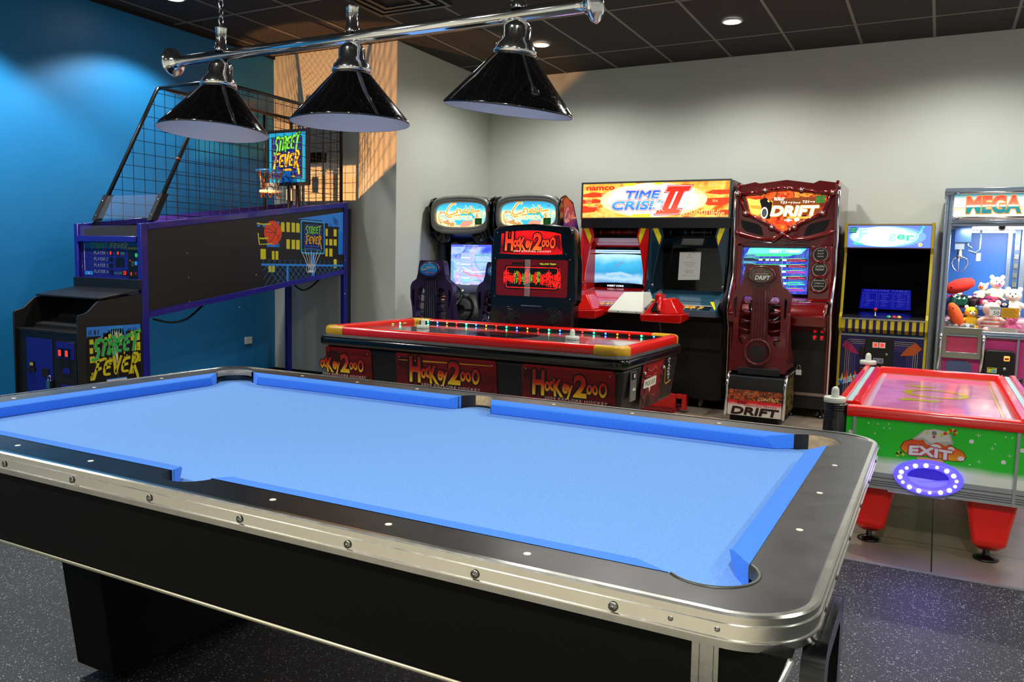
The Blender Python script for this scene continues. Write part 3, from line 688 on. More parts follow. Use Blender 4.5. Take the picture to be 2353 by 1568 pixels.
# console
CON = mat('console_black', '#131110', .45, bump=.1, nscale=120)
prof = [(1.675, 0), (1.675, .845), (1.685, .862), (1.734, .875), (1.755, .885), (1.824, .950), (1.845, .958), (1.993, .977), (2.19, 1.010), (2.19, 0)]
for xs in (xr, xl):
    q = MB(); q.prism(prof, 'x', xs - .008, xs + .010, CON); o = 1 if xs == xr else -1
    if xs == xr:
        f2 = F((xs + .0105, 0, 0), (0, 1, 0), (0, 0, 1)); y0, y1, z0, z1 = 1.735, 2.162, .36, .778
        q.rect(f2, y0, y1, z0, z1, ABLK); q.rect(f2, y0, y1, .70, z1, ABLUE, d=.0014)
        for (a, c, e) in ((1.738, 1.84, .712), (1.86, 1.90, .73), (1.90, 2.01, .745), (2.04, 2.162, .735)): q.rect(f2, a, c, .60, e, ABLK, d=.0018)
        q.poly(f2, [(1.86, .70), (1.93, .755), (2.02, .755), (2.03, .70)], ABLK, d=.0018)
        for a in (1.75, 1.765, 1.79, 1.80, 1.82, 2.06, 2.075, 2.10, 2.12): q.rect(f2, a, a + .006, .72, .755, ABLK, d=.002)
        for (a, c, e, g) in ((1.755, .655, 1.785, .69), (1.80, .655, 1.83, .69), (1.755, .59, 1.78, .63), (1.795, .60, 1.83, .63), (1.755, .525, 1.79, .57), (1.80, .52, 1.83, .555), (1.87, .64, 1.89, .70), (1.90, .645, 1.925, .72), (1.95, .66, 1.975, .73), (1.985, .66, 2.01, .72), (2.08, .66, 2.11, .73), (2.12, .66, 2.155, .73), (2.10, .585, 2.125, .645), (2.13, .585, 2.158, .645), (2.09, .50, 2.12, .55), (2.13, .50, 2.158, .56), (1.87, .52, 1.885, .55), (1.90, .50, 1.92, .55), (1.755, .40, 1.785, .43), (1.765, .43, 1.785, .455), (2.055, .415, 2.07, .445), (2.08, .415, 2.10, .445), (2.02, .52, 2.03, .55), (2.04, .52, 2.05, .56), (2.02, .565, 2.03, .585), (1.93, .51, 1.95, .56), (1.96, .53, 1.975, .575)):
            q.rect(f2, a, e, c, g, AYEL, d=.002)
        for k in range(6): q.rect(f2, 1.915 + k * .018, 1.919 + k * .018, .70 - (k % 3) * .02, .775, mat('art_cyan_line', '#4fc8f0', .4), d=.0022)
        for k in range(4): q.stroke(f2, [(1.93 + k * .018, .74), (1.955 + k * .004, .56), (1.972, .40)], .003, AWHT, d=.0023)
        graffiti(q, f2, 'STREET', 1.765, .615, .36, .125, .018, [(AWHT, 1.5), (ABLK, 1.3), (mat('art_bright_green', '#2fc84e', .4), 1.0)], d=.003, slope=.14, sh=.25)
        graffiti(q, f2, 'FEVER', 1.775, .475, .35, .125, .022, [(ABLK, 1.35), (mat('art_gold', '#d9c61e', .4), 1.0)], d=.003, slope=.06, tail=.06, sh=.2)
        q.rect(f2, 1.877, 2.04, .365, .398, ABLUE, d=.0024); q.rect(f2, 1.882, 2.04, .365, .390, AWHT, d=.003)
        q.text(f2, 'TM', 2.135, .60, .012, ABLK, d=.004)
    q.build('console_side', hp, bevel=.002, seg=1)
b = MB(); xi0, xi1 = xl + .010, xr - .008
b.box(xi0, xi1, 1.70, 1.72, 0, .72, CON); b.box(xi0, xi1, 1.69, 2.0, .72, .735, CON)
b.prism([(1.83, .735), (2.15, .735), (2.15, .95), (2.0, .80), (1.83, .76)], 'x', xi0, xi1, MATT)
b.box(xi0, xi1, 2.16, 2.18, 0, .95, CON); b.build('console_body', hp)
b = MB(); b.prism([(1.845, .965), (2.17, 1.022), (2.17, 1.036), (1.845, .979)], 'x', xl, xr + .006, CON); b.prism([(2.16, 1.03), (2.19, 1.03), (2.19, 1.105), (2.16, 1.105)], 'x', xl - .02, xr + .012, CON)
b.build('ball_cover_lid', hp, bevel=.003)
CDB = mat('coin_door_blue', '#171a84', .45)
b = MB(); b.box(-4.445, -4.14, 1.695, 1.70, .12, .672, CDB); cd = b.build('cash_door', hp, bevel=.002)
b = MB(); b.box(-4.40, -4.35, 1.686, 1.695, .46, .50, ABLK); b.box(-4.395, -4.355, 1.6845, 1.686, .470, .492, mat('art_olive', '#b8b43c', .4)); b.box(-4.42, -4.34, 1.683, 1.695, .425, .455, MATT); b.box(-4.26, -4.18, 1.690, 1.695, .40, .46, MATT); b.build('lock_fitting', cd)
b = MB(); b.box(-4.10, -3.87, 1.695, 1.70, .12, .674, MATT); b.box(-4.085, -3.885, 1.691, 1.695, .545, .665, CDB); b.box(-4.02, -3.94, 1.691, 1.695, .44, .48, CDB); b.box(-4.04, -3.92, 1.691, 1.695, .20, .36, CDB)
cm = b.build('coin_mechanism', hp, bevel=.001, seg=1)
REDL = mat('led_red_digits', '#ff2a14', .4, emit=2.5)
for x in (-4.032, -3.955):
    q = MB(); q.box(x - .024, x + .024, 1.680, 1.691, .555, .62, GLOSS); q.box(x - .012, x + .012, 1.678, 1.680, .567, .608, REDL); q.box(x - .006, x - .001, 1.6775, 1.678, .58, .597, MATT); q.build('coin_slot', cm)
for x, z in ((-4.155, .36), (-3.925, .30)):
    q = MB(); q.box(x - .022, x + .022, 1.665, 1.688, z - .035, z + .02, STEEL); q.tube([(x - .014, 1.677, z + .02), (x - .014, 1.677, z + .045), (x - .008, 1.677, z + .055), (x + .008, 1.677, z + .055), (x + .014, 1.677, z + .045), (x + .014, 1.677, z + .02)], .0045, STEEL, n=8)
    q.build('padlock', cm)
# score display header
b = MB(); b.box(xl + .016, xr - .03, 2.17, 2.235, 1.045, 1.105, PURP); b.box(xl + .016, xr - .03, 2.17, 2.235, 1.38, 1.425, PURP)
b.build('display_frame', hp, bevel=.003, seg=1)
f3 = F((0, 2.205, 0), (1, 0, 0), (0, 0, 1)); b = MB(); b.box(xl + .03, xr - .03, 2.206, 2.22, 1.10, 1.385, BRICK)
x0 = -4.50
b.rect(f3, x0, -3.86, 1.335, 1.378, mat('art_dusk_blue', '#0f5f9e', .4), d=.001)
bricks(b, f3, x0, -3.99, 1.11, 1.335, 6, mat('art_mid_blue', '#1f52b8', .4), .0014, w=.0015)
b.rect(f3, -4.50, -4.495, 1.16, 1.37, AWHT, d=.002)
DIMG = mat('art_dim_green', '#56a24a', .4); DIMY = mat('art_dim_yellow', '#b7ab34', .4); DIMW = mat('art_dim_white', '#8f93a8', .4)
graffiti(b, f3, 'STREET', -4.42, 1.352, .20, .04, .008, [(DIMG, 1.)], d=.002); graffiti(b, f3, 'FEVER', -4.19, 1.352, .20, .042, .008, [(DIMY, 1.)], d=.002)
for k in range(4):
    z = 1.285 - k * .048; b.text(f3, 'PLAYER %d' % (k + 1), -4.385, z, .026, DIMW, d=.002, align='L', w=.165, shear=.15)
    b.rect(f3, -4.20, -4.165, z - .003, z + .028, ABLK, d=.002)
b.text(f3, '0', -4.183, 1.285, .026, REDL, d=.003); b.rect(f3, -4.115, -4.08, 1.282, 1.313, ABLK, d=.002); b.text(f3, '0', -4.098, 1.285, .026, REDL, d=.003)
b.text(f3, 'TIME', -4.05, 1.285, .020, DIMG, d=.002, w=.05, shear=.1); b.rect(f3, -4.13, -4.035, 1.195, 1.265, ABLK, d=.002); b.text(f3, 'HI-SCORE', -4.10, 1.137, .018, DIMG, d=.002, w=.09, shear=.1)
b.rect(f3, -4.055, -4.00, 1.132, 1.168, ABLK, d=.0022); b.text(f3, '23', -4.025, 1.137, .026, REDL, d=.003)
b.rect(f3, -4.50, -4.40, 1.125, 1.155, ABLUE, d=.002); b.text(f3, 'SF', -4.45, 1.13, .016, AWHT, d=.003)
b.poly(f3, [(-3.99, 1.112), (-3.86, 1.112), (-3.86, 1.355), (-3.98, 1.355)], ABLK, d=.002)
for k in range(5): b.rect(f3, -3.975 + k * .022, -3.961 + k * .022, 1.325, 1.345, DIMY, d=.0026)
b.disc(f3, -3.89, 1.285, .016, AGRN, d=.003); b.disc(f3, -3.895, 1.225, .016, ALINE, d=.003); b.disc(f3, -3.90, 1.15, .016, mat('art_maroon', '#5c1018', .4), d=.003); b.disc(f3, -3.96, 1.245, .004, REDL, d=.003)
for k in range(4): b.rect(f3, -3.945, -3.92, 1.205 + k * .011, 1.207 + k * .011, DIMY, d=.0026)
b.rect(f3, -3.965, -3.935, 1.128, 1.162, ABLK, d=.003); b.text(f3, '0', -3.95, 1.133, .024, REDL, d=.0036)
b.build('score_display', hp, label='navy score display with red digits')
# lower plexi, lamp tray
PLEX = glassmat('clear_plexiglass', '#f6f8ff', .06, haze=.03)
b = MB(); b.box(xl + .016, xr - .03, 2.20, 2.204, 1.425, 1.505, PLEX); b.build('lower_window', hp)
# cage tubes
CAGE = mat('cage_black_steel', '#0b0b0c', .35, coat=.2)
xc0, xc1 = xl + .04, xr - .05; ZT = 2.70; yb, yt = 2.30, 2.92; zb_ = ztop(2.30) - .01
b = MB()
for x in (xc0, xc1):
    b.tube([(x, yb, zb_), (x, yt - .02, ZT - .04), (x, yt, ZT - .01), (x, yt + .04, ZT), (x, YZ - .05, ZT), (x, YZ - .02, ZT - .02), (x, YZ - .02, ztop(YZ))], .0165, CAGE, n=8)
b.tube([(xc0, yt + .01, ZT - .005), (xc1, yt + .01, ZT - .005)], .015, CAGE, n=8); b.tube([(xc0, YZ - .02, ZT - .01), (xc1, YZ - .02, ZT - .01)], .015, CAGE, n=8)
b.tube([(xc0, 4.13, ztop(4.13) - .05), (xc0, 4.13, ZT)], .013, CAGE, n=8)
b.build('cage_tubes', hp)
b = MB()   # black support post and box behind the board
b.tube([(-4.15, 4.20, 1.30), (-4.15, 4.20, 2.3)], .022, CAGE, n=8); b.tube([(-4.27, 4.20, 1.30), (-4.27, 4.20, 2.3)], .018, CAGE, n=8); b.build('board_post', hp)
MB().box(-4.45, -4.0, 4.36, 4.44, 2.235, 2.33, MATT).build('sensor_box', hp, bevel=.005)
MB().box(-4.40, -4.33, 4.30, 4.36, 1.86, 1.98, WHITE).build('junction_box', hp, bevel=.004)
# wire mesh sides: bars follow the raking front tube
for x in (xc0, xc1):
    b = MB()
    y_at = lambda z: yb + (z - zb_) / (ZT - zb_) * (yt - yb)
    n = 20
    for k in range(n):
        y = yb + .055 + k * .105
        if y > YZ - .04: break
        z1 = ZT if y > yt else zb_ + (y - yb) / (yt - yb) * (ZT - zb_)
        b.tube([(x, y, ztop(y)), (x, y, z1)], .0026, CAGE, n=5, caps=False)
    for k in range(11):
        z = 1.60 + k * .105
        y0 = y_at(z); b.tube([(x, y0, z), (x, YZ - .02, min(z + .0, ZT))], .0026, CAGE, n=5, caps=False)
    b.build('wire_mesh', hp)
b = MB(); k = 0
for k in range(7):
    x = xc0 + .06 + k * .09; b.tube([(x, YZ - .02, ztop(YZ)), (x, YZ - .02, ZT)], .0026, CAGE, n=5, caps=False)
for k in range(9): b.tube([(xc0, YZ - .02, 1.90 + k * .09), (xc1, YZ - .02, 1.90 + k * .09)], .0026, CAGE, n=5, caps=False)
b.build('wire_mesh', hp)
# string net over the top and back, sagging
NETM = mat('string_net', '#2a1c12', .8)
b = MB(); c0 = .052; nx = int((xc1 - xc0) / c0); ny = int((YZ - yt) / c0)
def sag(x, y):
    u_ = (x - xc0) / (xc1 - xc0); v_ = (y - yt) / (YZ - yt); return ZT - .10 * math.sin(PI * u_) * (.6 + .4 * math.sin(PI * v_ * 3)) - .01
for i in range(-ny, nx + 1):
    for sg in (1, -1):
        pts = []
        for j in range(ny + 1):
            x = xc0 + (i + j) * c0 if sg > 0 else xc1 - (i + j) * c0; y = yt + j * c0
            if xc0 <= x <= xc1: pts.append((x, y, sag(x, y)))
        if len(pts) > 1: b.tube(pts, .0014, NETM, n=3, caps=False)
for i in range(15):   # hanging net at the back right corner
    z0 = ZT - .02; x = xc1 + .012; y = YZ - .55 + i * .038
    b.tube([(x + .006 * math.sin(i + q), y + .008 * math.sin(q * 1.3 + i), z0 - q * .06) for q in range(13)], .0012, NETM, n=3, caps=False)
for q in range(20): b.tube([(xc1 + .012 + .005 * math.sin(i * 2 + q), YZ - .55 + i * .038, ZT - .03 - q * .037 - .01 * (i % 2)) for i in range(15)], .0012, NETM, n=3, caps=False)
b.build('string_net', hp)
# front plexi shield clipped to raking tubes
def rk(z): return (yb + (z - zb_) / (ZT - zb_) * (yt - yb)) - .02
b = MB(); b.prism([(rk(1.565), 1.565), (rk(1.565) + .004, 1.565), (rk(1.75) + .004, 1.75), (rk(1.75), 1.75)], 'x', xc0, xc1, PLEX); ps = b.build('front_shield', hp)
for x in (xc0, xc1):
    b = MB(); b.prism([(rk(1.55) - .006, 1.55), (rk(1.55) + .05, 1.55), (rk(1.76) + .05, 1.76), (rk(1.76) - .006, 1.76)], 'x', x - .024, x + .024, MATT)
    for z in (1.59, 1.71): b.lathe([(0, .003), (.006, .002), (.007, 0)], STEEL, (x, rk(z) - .006, z), (0, -1, 0), n=8)
    b.build('shield_clamp', hp)
for z in (2.03, 2.26):
    MB().lathe([(.0175, 0), (.020, .002), (.020, .010), (.0175, .012)], mat('copper_clip', '#b8602c', .4, .6), (xc1, rk(z) + .02, z), (0, .37, .93), n=12).build('wire_clip', hp)
# backboard
bx0, bx1, bz0, bz1, by = -4.45, -3.93, 1.985, 2.515, 4.10
b = MB(); b.slab(F((0, by, 0), (1, 0, 0), (0, 0, 1)), rrect(bx0, bx1, bz0, bz1, .02), -.03, 0, ABLK)
f4 = F((0, by - .0005, 0), (1, 0, 0), (0, 0, 1)); LB = mat('board_cyan', '#0f8fe0', .35)
b.rect(f4, bx0 + .025, bx1 - .035, bz0 + .03, bz1 - .03, LB); b.rect(f4, bx0 + .055, bx1 - .075, bz0 + .065, bz1 - .065, ABLK, d=.0016); b.rect(f4, bx0 + .065, bx1 - .085, bz0 + .075, bz1 - .075, BRICK, d=.002)
bricks(b, f4, bx0 + .065, bx1 - .085, bz0 + .075, bz1 - .075, 7, LB, .0026, w=.004)
graffiti(b, f4, 'STREET', bx0 + .085, 2.37, .31, .135, .021, [(ABLK, 1.35), (mat('board_green', '#57d23a', .4), 1.)], d=.0034, slope=.12, sh=.2)
graffiti(b, f4, 'FEVER', bx0 + .085, 2.215, .31, .135, .022, [(ABLK, 1.35), (AAMB, 1.)], d=.0034, slope=.06, tail=.05, sh=.15)
graffiti(b, f4, 'Z', bx0 + .20, 2.105, .13, .06, .018, [(AAMB, 1.)], d=.0034)
b.build('backboard', hp, label='backboard with graffiti lettering')
RIM = mat('rim_blue', '#0d6fd0', .35, coat=.3)
rc = Vector((-4.20, 3.88, 2.10)); rr = .125
b = MB(); b.tube([rc + Vector((math.cos(t) * rr, math.sin(t) * rr, 0)) for t in [2 * PI * i / 32 for i in range(32)]], .007, RIM, n=8, closed=True)
b.tube([(-4.26, 3.99, 2.10), (-4.23, by, 2.04)], .007, RIM, n=6); b.tube([(-4.14, 3.99, 2.10), (-4.17, by, 2.04)], .007, RIM, n=6); b.box(-4.26, -4.14, by - .012, by, 2.02, 2.12, RIM); rm = b.build('rim', hp)
CH = mat('chain_net_rust', '#8a5a3a', .35, .9, noise=.5, nscale=60)
b = MB(); n = 12; lv = [(.0, rr), (.045, .100), (.095, .085), (.15, .080), (.205, .086), (.245, .09)]
for i in range(n):
    for sg in (1, -1):
        pts = []
        for k, (dz, r_) in enumerate(lv):
            a = 2 * PI * (i + sg * .5 * k) / n; pts.append(rc + Vector((r_ * math.cos(a), r_ * math.sin(a), -dz)))
        dn = [pts[k].lerp(pts[k + 1], q / 5) for k in range(len(pts) - 1) for q in range(5)] + [pts[-1]]
        if (i + (sg > 0)) % 2 or i % 3: b.tube(dn, [.0042 if q % 2 else .0022 for q in range(len(dn))], CH, n=5, caps=False)
b.build('chain_net', rm)
b = MB(); b.lathe([(0, 0), (.052, 0), (.052, -.062), (.105, -.066), (.105, -.085), (.0, -.09)], mat('score_sensor_white', '#e9dcc8', .4), (rc.x, rc.y + .01, 1.985), n=24); b.build('score_sensor', hp)
# tungsten lamp inside, shining up at the board
b = MB(); b.box(-4.36, -4.12, 2.34, 2.46, 1.12, 1.16, MATT); b.lathe([(0, 0), (.012, .0), (.012, .16), (0, .16)], mat('tungsten_tube', '#ffb070', .4, emit=14., ecol='#ff9a50'), (-4.32, 2.40, 1.18), (1, 0, 0), n=10)
fl = b.build('flood_lamp', hp)
l = bpy.data.lights.new('flood_light', 'SPOT'); l.energy = 420; l.color = (1., .43, .13); l.spot_size = math.radians(62); l.spot_blend = .12; l.shadow_soft_size = .02
lo = bpy.data.objects.new('flood_light', l); COL.objects.link(lo); lo.parent = hp; lo.location = Vector((-4.28, 2.40, 1.22)) - hp.location
lo.rotation_euler = (Vector((.20, 2.2, 1.08))).to_track_quat('-Z', 'Y').to_euler()
# cables under the machine
b = MB(); b.tube(smooth([(-3.9, 2.35, .80), (-3.95, 2.55, .76), (-4.0, 2.75, .78), (-4.05, 2.95, .88)]), .009, MATT, n=6); b.build('cable', hp); b = MB(); b.tube(smooth([(-3.95, 3.9, 1.06), (-3.97, 4.05, .99), (-4., 4.2, 1.01), (-4., 4.35, 1.10)]), .008, MATT, n=6); b.build('cable', hp)
# ================================================================ RED AIR HOCKEY TABLE
RED = mat('glossy_red_rail', '#ef1a0e', .2, coat=.5); YEL = mat('corner_yellow', '#d9a514', .3, coat=.4)
LIPB = mat('black_textured_lip', '#0b0b0c', .35, bump=1.2, nscale=380)
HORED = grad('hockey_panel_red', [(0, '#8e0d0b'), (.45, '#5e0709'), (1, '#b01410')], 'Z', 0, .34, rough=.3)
GOLD = grad('hockey_letter_gradient', [(0, '#ffd92e'), (.45, '#f0901c'), (.75, '#cf3512'), (1, '#b81a0c')], 'Z', .10, .20, rough=.35)
ht = thing('air_hockey_table', (-1.41, 3.38, 0), 'black air hockey table with red rails, yellow corners and a red scoreboard', 'air hockey table')
def hockeyword(b, fr, x, y, w, d, lay, lay2, hs=1., skip=False):
    """jagged lettering: big H and 2, small bouncing letters"""
    spec = [('H', 0, .150, -.008, .15), ('o', .165, .085, .006, .2), ('c', .232, .085, .010, -.1), ('K', .292, .105, -.012, -.2), ('e', .400, .085, .004, .2), ('y', .462, .085, .0, .25), ('2', .552, .130, -.004, .2), ('o', .715, .082, .010, .3), ('o', .795, .082, .010, -.2), ('O', .872, .085, .002, .2)]
    if skip: spec = spec[1:]
    for L_, lyr in enumerate((lay, lay2)):
        for ch, fx_, h, dy, sh in spec:
            h2 = h * w / .36 * .72 * hs
            wd = {'H': .145, '2': .15, 'K': .105, 'O': .095}.get(ch, .064) * w
            m, off = lyr; b.text(fr, ch, x + fx_ * w, y + dy * w / .36 - h2 * .1, h2, m, d=d + .0008 * L_, w=wd, off=off, shear=sh * .3, align='L')
HX0, HX1, HY0, HY1 = -2.56, -.25, 2.80, 3.97
# body
b = MB()
b.add([(x, y, z) for z, k in ((.66, 0), (.34, .035)) for x, y in ((HX0 + k - .03, HY0 + k), (HX1 - k, HY0 + k), (HX1 - k, HY1 - k), (HX0 + k - .03, HY1 - k))], [(0, 1, 5, 4), (1, 2, 6, 5), (2, 3, 7, 6), (3, 0, 4, 7), (4, 5, 6, 7), (0, 3, 2, 1)], BLACK)
b.build('body', ht, bevel=.03, seg=3)
b = MB(); ro = rrect(HX0 - .085, HX1 + .025, HY0 - .045, HY1 + .045, .09, 6); FT = F((0, 0, 0), (1, 0, 0), (0, 1, 0)); ri = rrect(HX0 - .01, HX1 - .03, HY0 + .03, HY1 - .03, .05, 6)
b.slab(FT, ro, .66, .725, GLOSS); lipo = b.build('edge_lip', ht, bevel=.022, seg=3)
b = MB(); rm1 = rrect(HX0 - .05, HX1, HY0 - .01, HY1 + .01, .06, 6); b.ringslab(FT, rrect(HX0 - .08, HX1 + .02, HY0 - .04, HY1 + .04, .088, 6), rm1, .722, .727, LIPB, din=.748); b.build('textured_ledge', ht)
# playfield
PF = mat('playfield_grey', '#6d6e70', .12, coat=.6); PFB = mat('playfield_black', '#0b0b0c', .12, coat=.6)
b = MB().box(HX0, HX1 - .04, HY0 + .02, HY1 - .02, .70, .765, PF); ft = topf(0, 0, .7652)
for p in ([(-2.5, 2.86), (-1.95, 2.86), (-2.25, 3.35), (-2.5, 3.2)], [(-2.5, 3.6), (-2.2, 3.45), (-1.9, 3.9), (-2.5, 3.92)], [(-.35, 2.86), (-.75, 2.86), (-.6, 3.3), (-.35, 3.2)], [(-.35, 3.6), (-.65, 3.45), (-.85, 3.9), (-.35, 3.92)], [(-1.8, 2.86), (-1.1, 2.86), (-1.25, 3.1), (-1.6, 3.1)], [(-1.8, 3.92), (-1.1, 3.92), (-1.25, 3.7), (-1.6, 3.7)]): b.poly(ft, p, PFB, d=.0003)
b.disc(ft, -1.42, 3.4, .27, PFB, d=.0005, n=40); b.ring(ft, -1.42, 3.4, .235, .24, PF, d=.0009, n=40)
hockeyword(b, ft, -1.58, 3.36, .32, .0012, (PF, .0), (PF, .0))
b.build('playfield', ht)
# red rails with yellow corners (rounded section swept round)
def railring(parent):
    path = rrect(HX0 - .015, HX1 - .035, HY0 + .025, HY1 - .025, .045, 8); n = len(path)
    prof = [(.036, .728), (.040, .742), (.040, .782), (.034, .795), (.020, .802), (-.010, .802), (-.026, .797), (-.034, .785), (-.034, .766)]
    prof2 = [(d * 1.03 + .0015, z + .0012) for d, z in prof]
    def mk(sel, pf, m, name):
        b = MB(); q = len(pf)
        for i, j in sel:
            for e in (i, j):
                a = Vector(path[e - 1]); c = Vector(path[(e + 1) % n]); t = (c - a).normalized(); nn = Vector((t.y, -t.x))
                if sel_pts.get(e): p0, nn = sel_pts[e]
                else: p0 = Vector(path[e])
                b.v += [Vector((p0.x + nn.x * d, p0.y + nn.y * d, z)) for d, z in pf]
            k = len(b.v) - 2 * q; mi = b._m(m)
            for s_ in range(q - 1): b.f.append((k + s_, k + q + s_, k + q + s_ + 1, k + s_ + 1)); b.m.append(mi); b.sm.append(True)
        return b.build(name, parent)
    sel_pts = {}
    segs = [(i, (i + 1) % n) for i in range(n)]
    for k in range(4):
        a = k * 9 + 8; mk([(a, (a + 1) % n)], prof, RED, 'rail')
        cs = [(k * 9 + i, k * 9 + i + 1) for i in range(8)]; mk(cs, prof2, YEL, 'rail_corner')
railring(ht)
# extend the yellow caps along the straights
for sx, x in ((1, HX1 - .035), (-1, HX0 - .015)):
    for sy, y in ((1, HY1 - .025), (-1, HY0 + .025)):
        b = MB()
        prof = [(.038, .728), (.0425, .742), (.0425, .783), (.036, .7965), (.021, .8035), (-.011, .8035), (-.028, .798), (-.036, .786), (-.036, .766)]
        if sx > 0 or True:
            xa, xb_ = x - sx * .045, x - sx * .16
            vs = [(xx, y + sy * d, z) for xx in (xa, xb_) for d, z in prof]; b.add(vs, [(i, i + 1, 10 + i, 9 + i) for i in range(8)], YEL, True)
            ya, yb2 = y - sy * .045, y - sy * .07
            vs = [(x + sx * d, yy, z) for yy in (ya, yb2) for d, z in prof]; b.add(vs, [(i, i + 1, 10 + i, 9 + i) for i in range(8)], YEL, True)
        b.build('corner_sleeve', ht)
# LEDs along the far rail
LEDC = [('led_green', '#1fff8a'), ('led_blue', '#3a6bff'), ('led_orange', '#ff8a2a'), ('led_red', '#ff2418')]
MB().box(HX0 + .05, HX1 - .08, HY1 - .062, HY1 - .052, .766, .784, MATT).build('led_strip', ht)
k = 0; x = -2.42
while x < -.40:
    nm, c = LEDC[k % 4]; br = {0: 16, 1: 9, 2: 4, 3: 5}[k % 4] * (1.4 if k in (0, 4, 12, 20) else .7)
    MB().ball((x, HY1 - .064, .777), .0075, mat(nm + ('_b' if k in (0, 4, 12, 20) else ''), c, .3, emit=br), n=8).build('led_bulb', ht); x += .095; k += 1
MB().ball((HX0 + .055, 3.62, .777), .0075, MC['led_green_b'], n=8).build('led_bulb', ht)
# side picture panels
def panel(x0, x1, z0, z1, kind):
    b = MB()
    fr = F((0, 2.8715, 0), (1, 0, 0), (0, -.109, 1)); r = .02
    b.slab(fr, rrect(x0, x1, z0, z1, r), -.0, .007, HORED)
    f2 = fr.off(0, 0, .0075)
    for k in range(26):
        zz = z0 + .01 + k * (z1 - z0 - .02) / 26
        b.rect(f2, x0 + .01, x1 - .01, zz, zz + .0016, mat('hockey_scanline', '#4a0507', .35), d=.0002)
    b.poly(f2, [(x0 + .01, z0 + .26), (x0 + .12, z0 + .26), (x0 + .45 * (x1 - x0), z0 + .11), (x0 + .01, z0 + .2)], mat('hockey_print_dark_red', '#3c0406', .35), d=.0004)  # dark red shapes of the printed picture
    b.poly(f2, [(x1 - .18, z0 + .01), (x1 - .02, z0 + .01), (x1 - .02, z0 + .10), (x1 - .1, z0 + .06)], mat('hockey_print_dark_red', '#3c0406', .35), d=.0004)
    w = min(.58, (x1 - x0) * .82) if kind != 0 else .50; cx = (x0 + x1) / 2 - w / 2 + (.02 if kind == 2 else 0)
    if kind == 1:
        b.stroke(f2, [(x0 + .02, z1 - .05), (x0 + .25, z1 - .045), (x1 - .02, z1 - .035)], [.003, .010, .004], mat('art_flare', '#ffb02a', .4), d=.0005)
        b.stroke(f2, [(x0 + .2, z0 + .055), (x1 - .1, z0 + .055)], [.008, .003], mat('art_flare', '#ffb02a', .4), d=.0005)
    if kind == 0: cx = x1 - .06 - w
    hockeyword(b, f2, cx, z0 + .13, w, .001, (ABLK, .09), (GOLD, .035), skip=kind == 0)
    b.text(f2, '2004 EXPLORE HOCKEY', cx + w * (.57 if kind else .60), z0 + .075, .017, AWHT, d=.0022, w=w * .82, sp=1.2)
    for (a, c) in ((x0 + .03, z1 - .03), (x1 - .03, z1 - .03), (x0 + .03, z0 + .03), (x1 - .03, z0 + .03)): b.disc(f2, a, c, .006, STEEL, d=.003, n=10)
    b.build('picture_panel', ht)
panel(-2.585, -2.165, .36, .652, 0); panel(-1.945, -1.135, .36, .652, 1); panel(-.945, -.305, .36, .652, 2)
# right end panel
fe = F((HX1 + .001, 0, 0), (0, 1, 0), (.0, 0, 1)); b = MB()
ENDR = grad('hockey_end_red', [(0, '#33090c'), (.35, '#7c0f12'), (1, '#a81512')], 'Z', 0, .35, rough=.3)
b.poly(fe, [(3.10, .37), (3.16, .655), (3.63, .655), (3.50, .37)], ENDR, d=.002)
for i in range(7):
    for j in range(2):
        if (i + j) % 2: b.rect(fe, 3.105 + .01 * i + .045 * j, 3.15 + .01 * i + .045 * j, .40 + i * .034, .434 + i * .034, ABLK, d=.0026); b.rect(fe, 3.49 + .01 * i + .045 * j, 3.53 + .01 * i + .045 * j, .44 + i * .029, .469 + i * .029, ABLK, d=.0026)
for p in ([(3.2, .60), (3.26, .62), (3.33, .60), (3.42, .625), (3.46, .60)], [(3.2, .56), (3.28, .575), (3.36, .56), (3.45, .58)], [(3.36, .565), (3.38, .54), (3.42, .53)], [(3.17, .45), (3.20, .43)], [(3.36, .44), (3.40, .43), (3.42, .44)], [(3.21, .53), (3.24, .57)]): b.stroke(fe, p, .003, mat('art_crack_pink', '#d98a80', .4), d=.0026)
b.poly(fe, [(3.17, .50), (3.19, .555), (3.44, .56), (3.43, .50), (3.32, .497), (3.295, .46), (3.28, .498)], mat('art_cream', '#e6e2cc', .4), d=.0032)
b.text(fe, 'PUCK OUT', 3.31, .512, .03, ABLK, d=.004, w=.20, shear=.15)
b.poly(fe, [(3.235, .375), (3.235, .42), (3.25, .445), (3.275, .452), (3.30, .44), (3.31, .415), (3.31, .375)], ABLK, d=.0035)
b.build('end_panel', ht, label='red end panel marked PUCK OUT')
b = MB(); b.slab(fe, rrect(2.915, 3.02, .45, .635, .01), 0, .006, mat('coin_plate_silver', '#a9adb0', .35, .8)); b.rect(fe, 2.93, 3.005, .585, .63, ABLK, d=.008)
b.rect(fe, 2.955, 2.985, .555, .562, mat('coin_red', '#b81a1a', .4), d=.008); b.rect(fe, 2.95, 2.995, .515, .53, AWHT, d=.009); b.rect(fe, 2.965, 2.99, .595, .62, AWHT, d=.009); b.build('coin_entry', ht)
b = MB(); b.stroke(fe, [(3.70, .66), (3.79, .665)], .008, YEL, d=.004); b.stroke(fe, [(3.635, .60), (3.63, .49), (3.66, .475), (3.77, .49)], .010, YEL, d=.004)
for k in range(14): b.rect(fe, 3.68 + rnd.random() * .03, 3.72 + rnd.random() * .04, .50 + k * .011, .507 + k * .011, AWHT if k % 2 else mat('art_grey_blue', '#7c86a0', .4), d=.004)
b.build('instruction_decal', ht)
b = MB()
for (y, z) in ((3.20, .60), (3.60, .60)): b.lathe([(0, .012), (.009, .010), (.011, 0)], CHROME, (HX1 + .001, y, z), (1, 0, 0), n=12)
b.build('lock', ht)
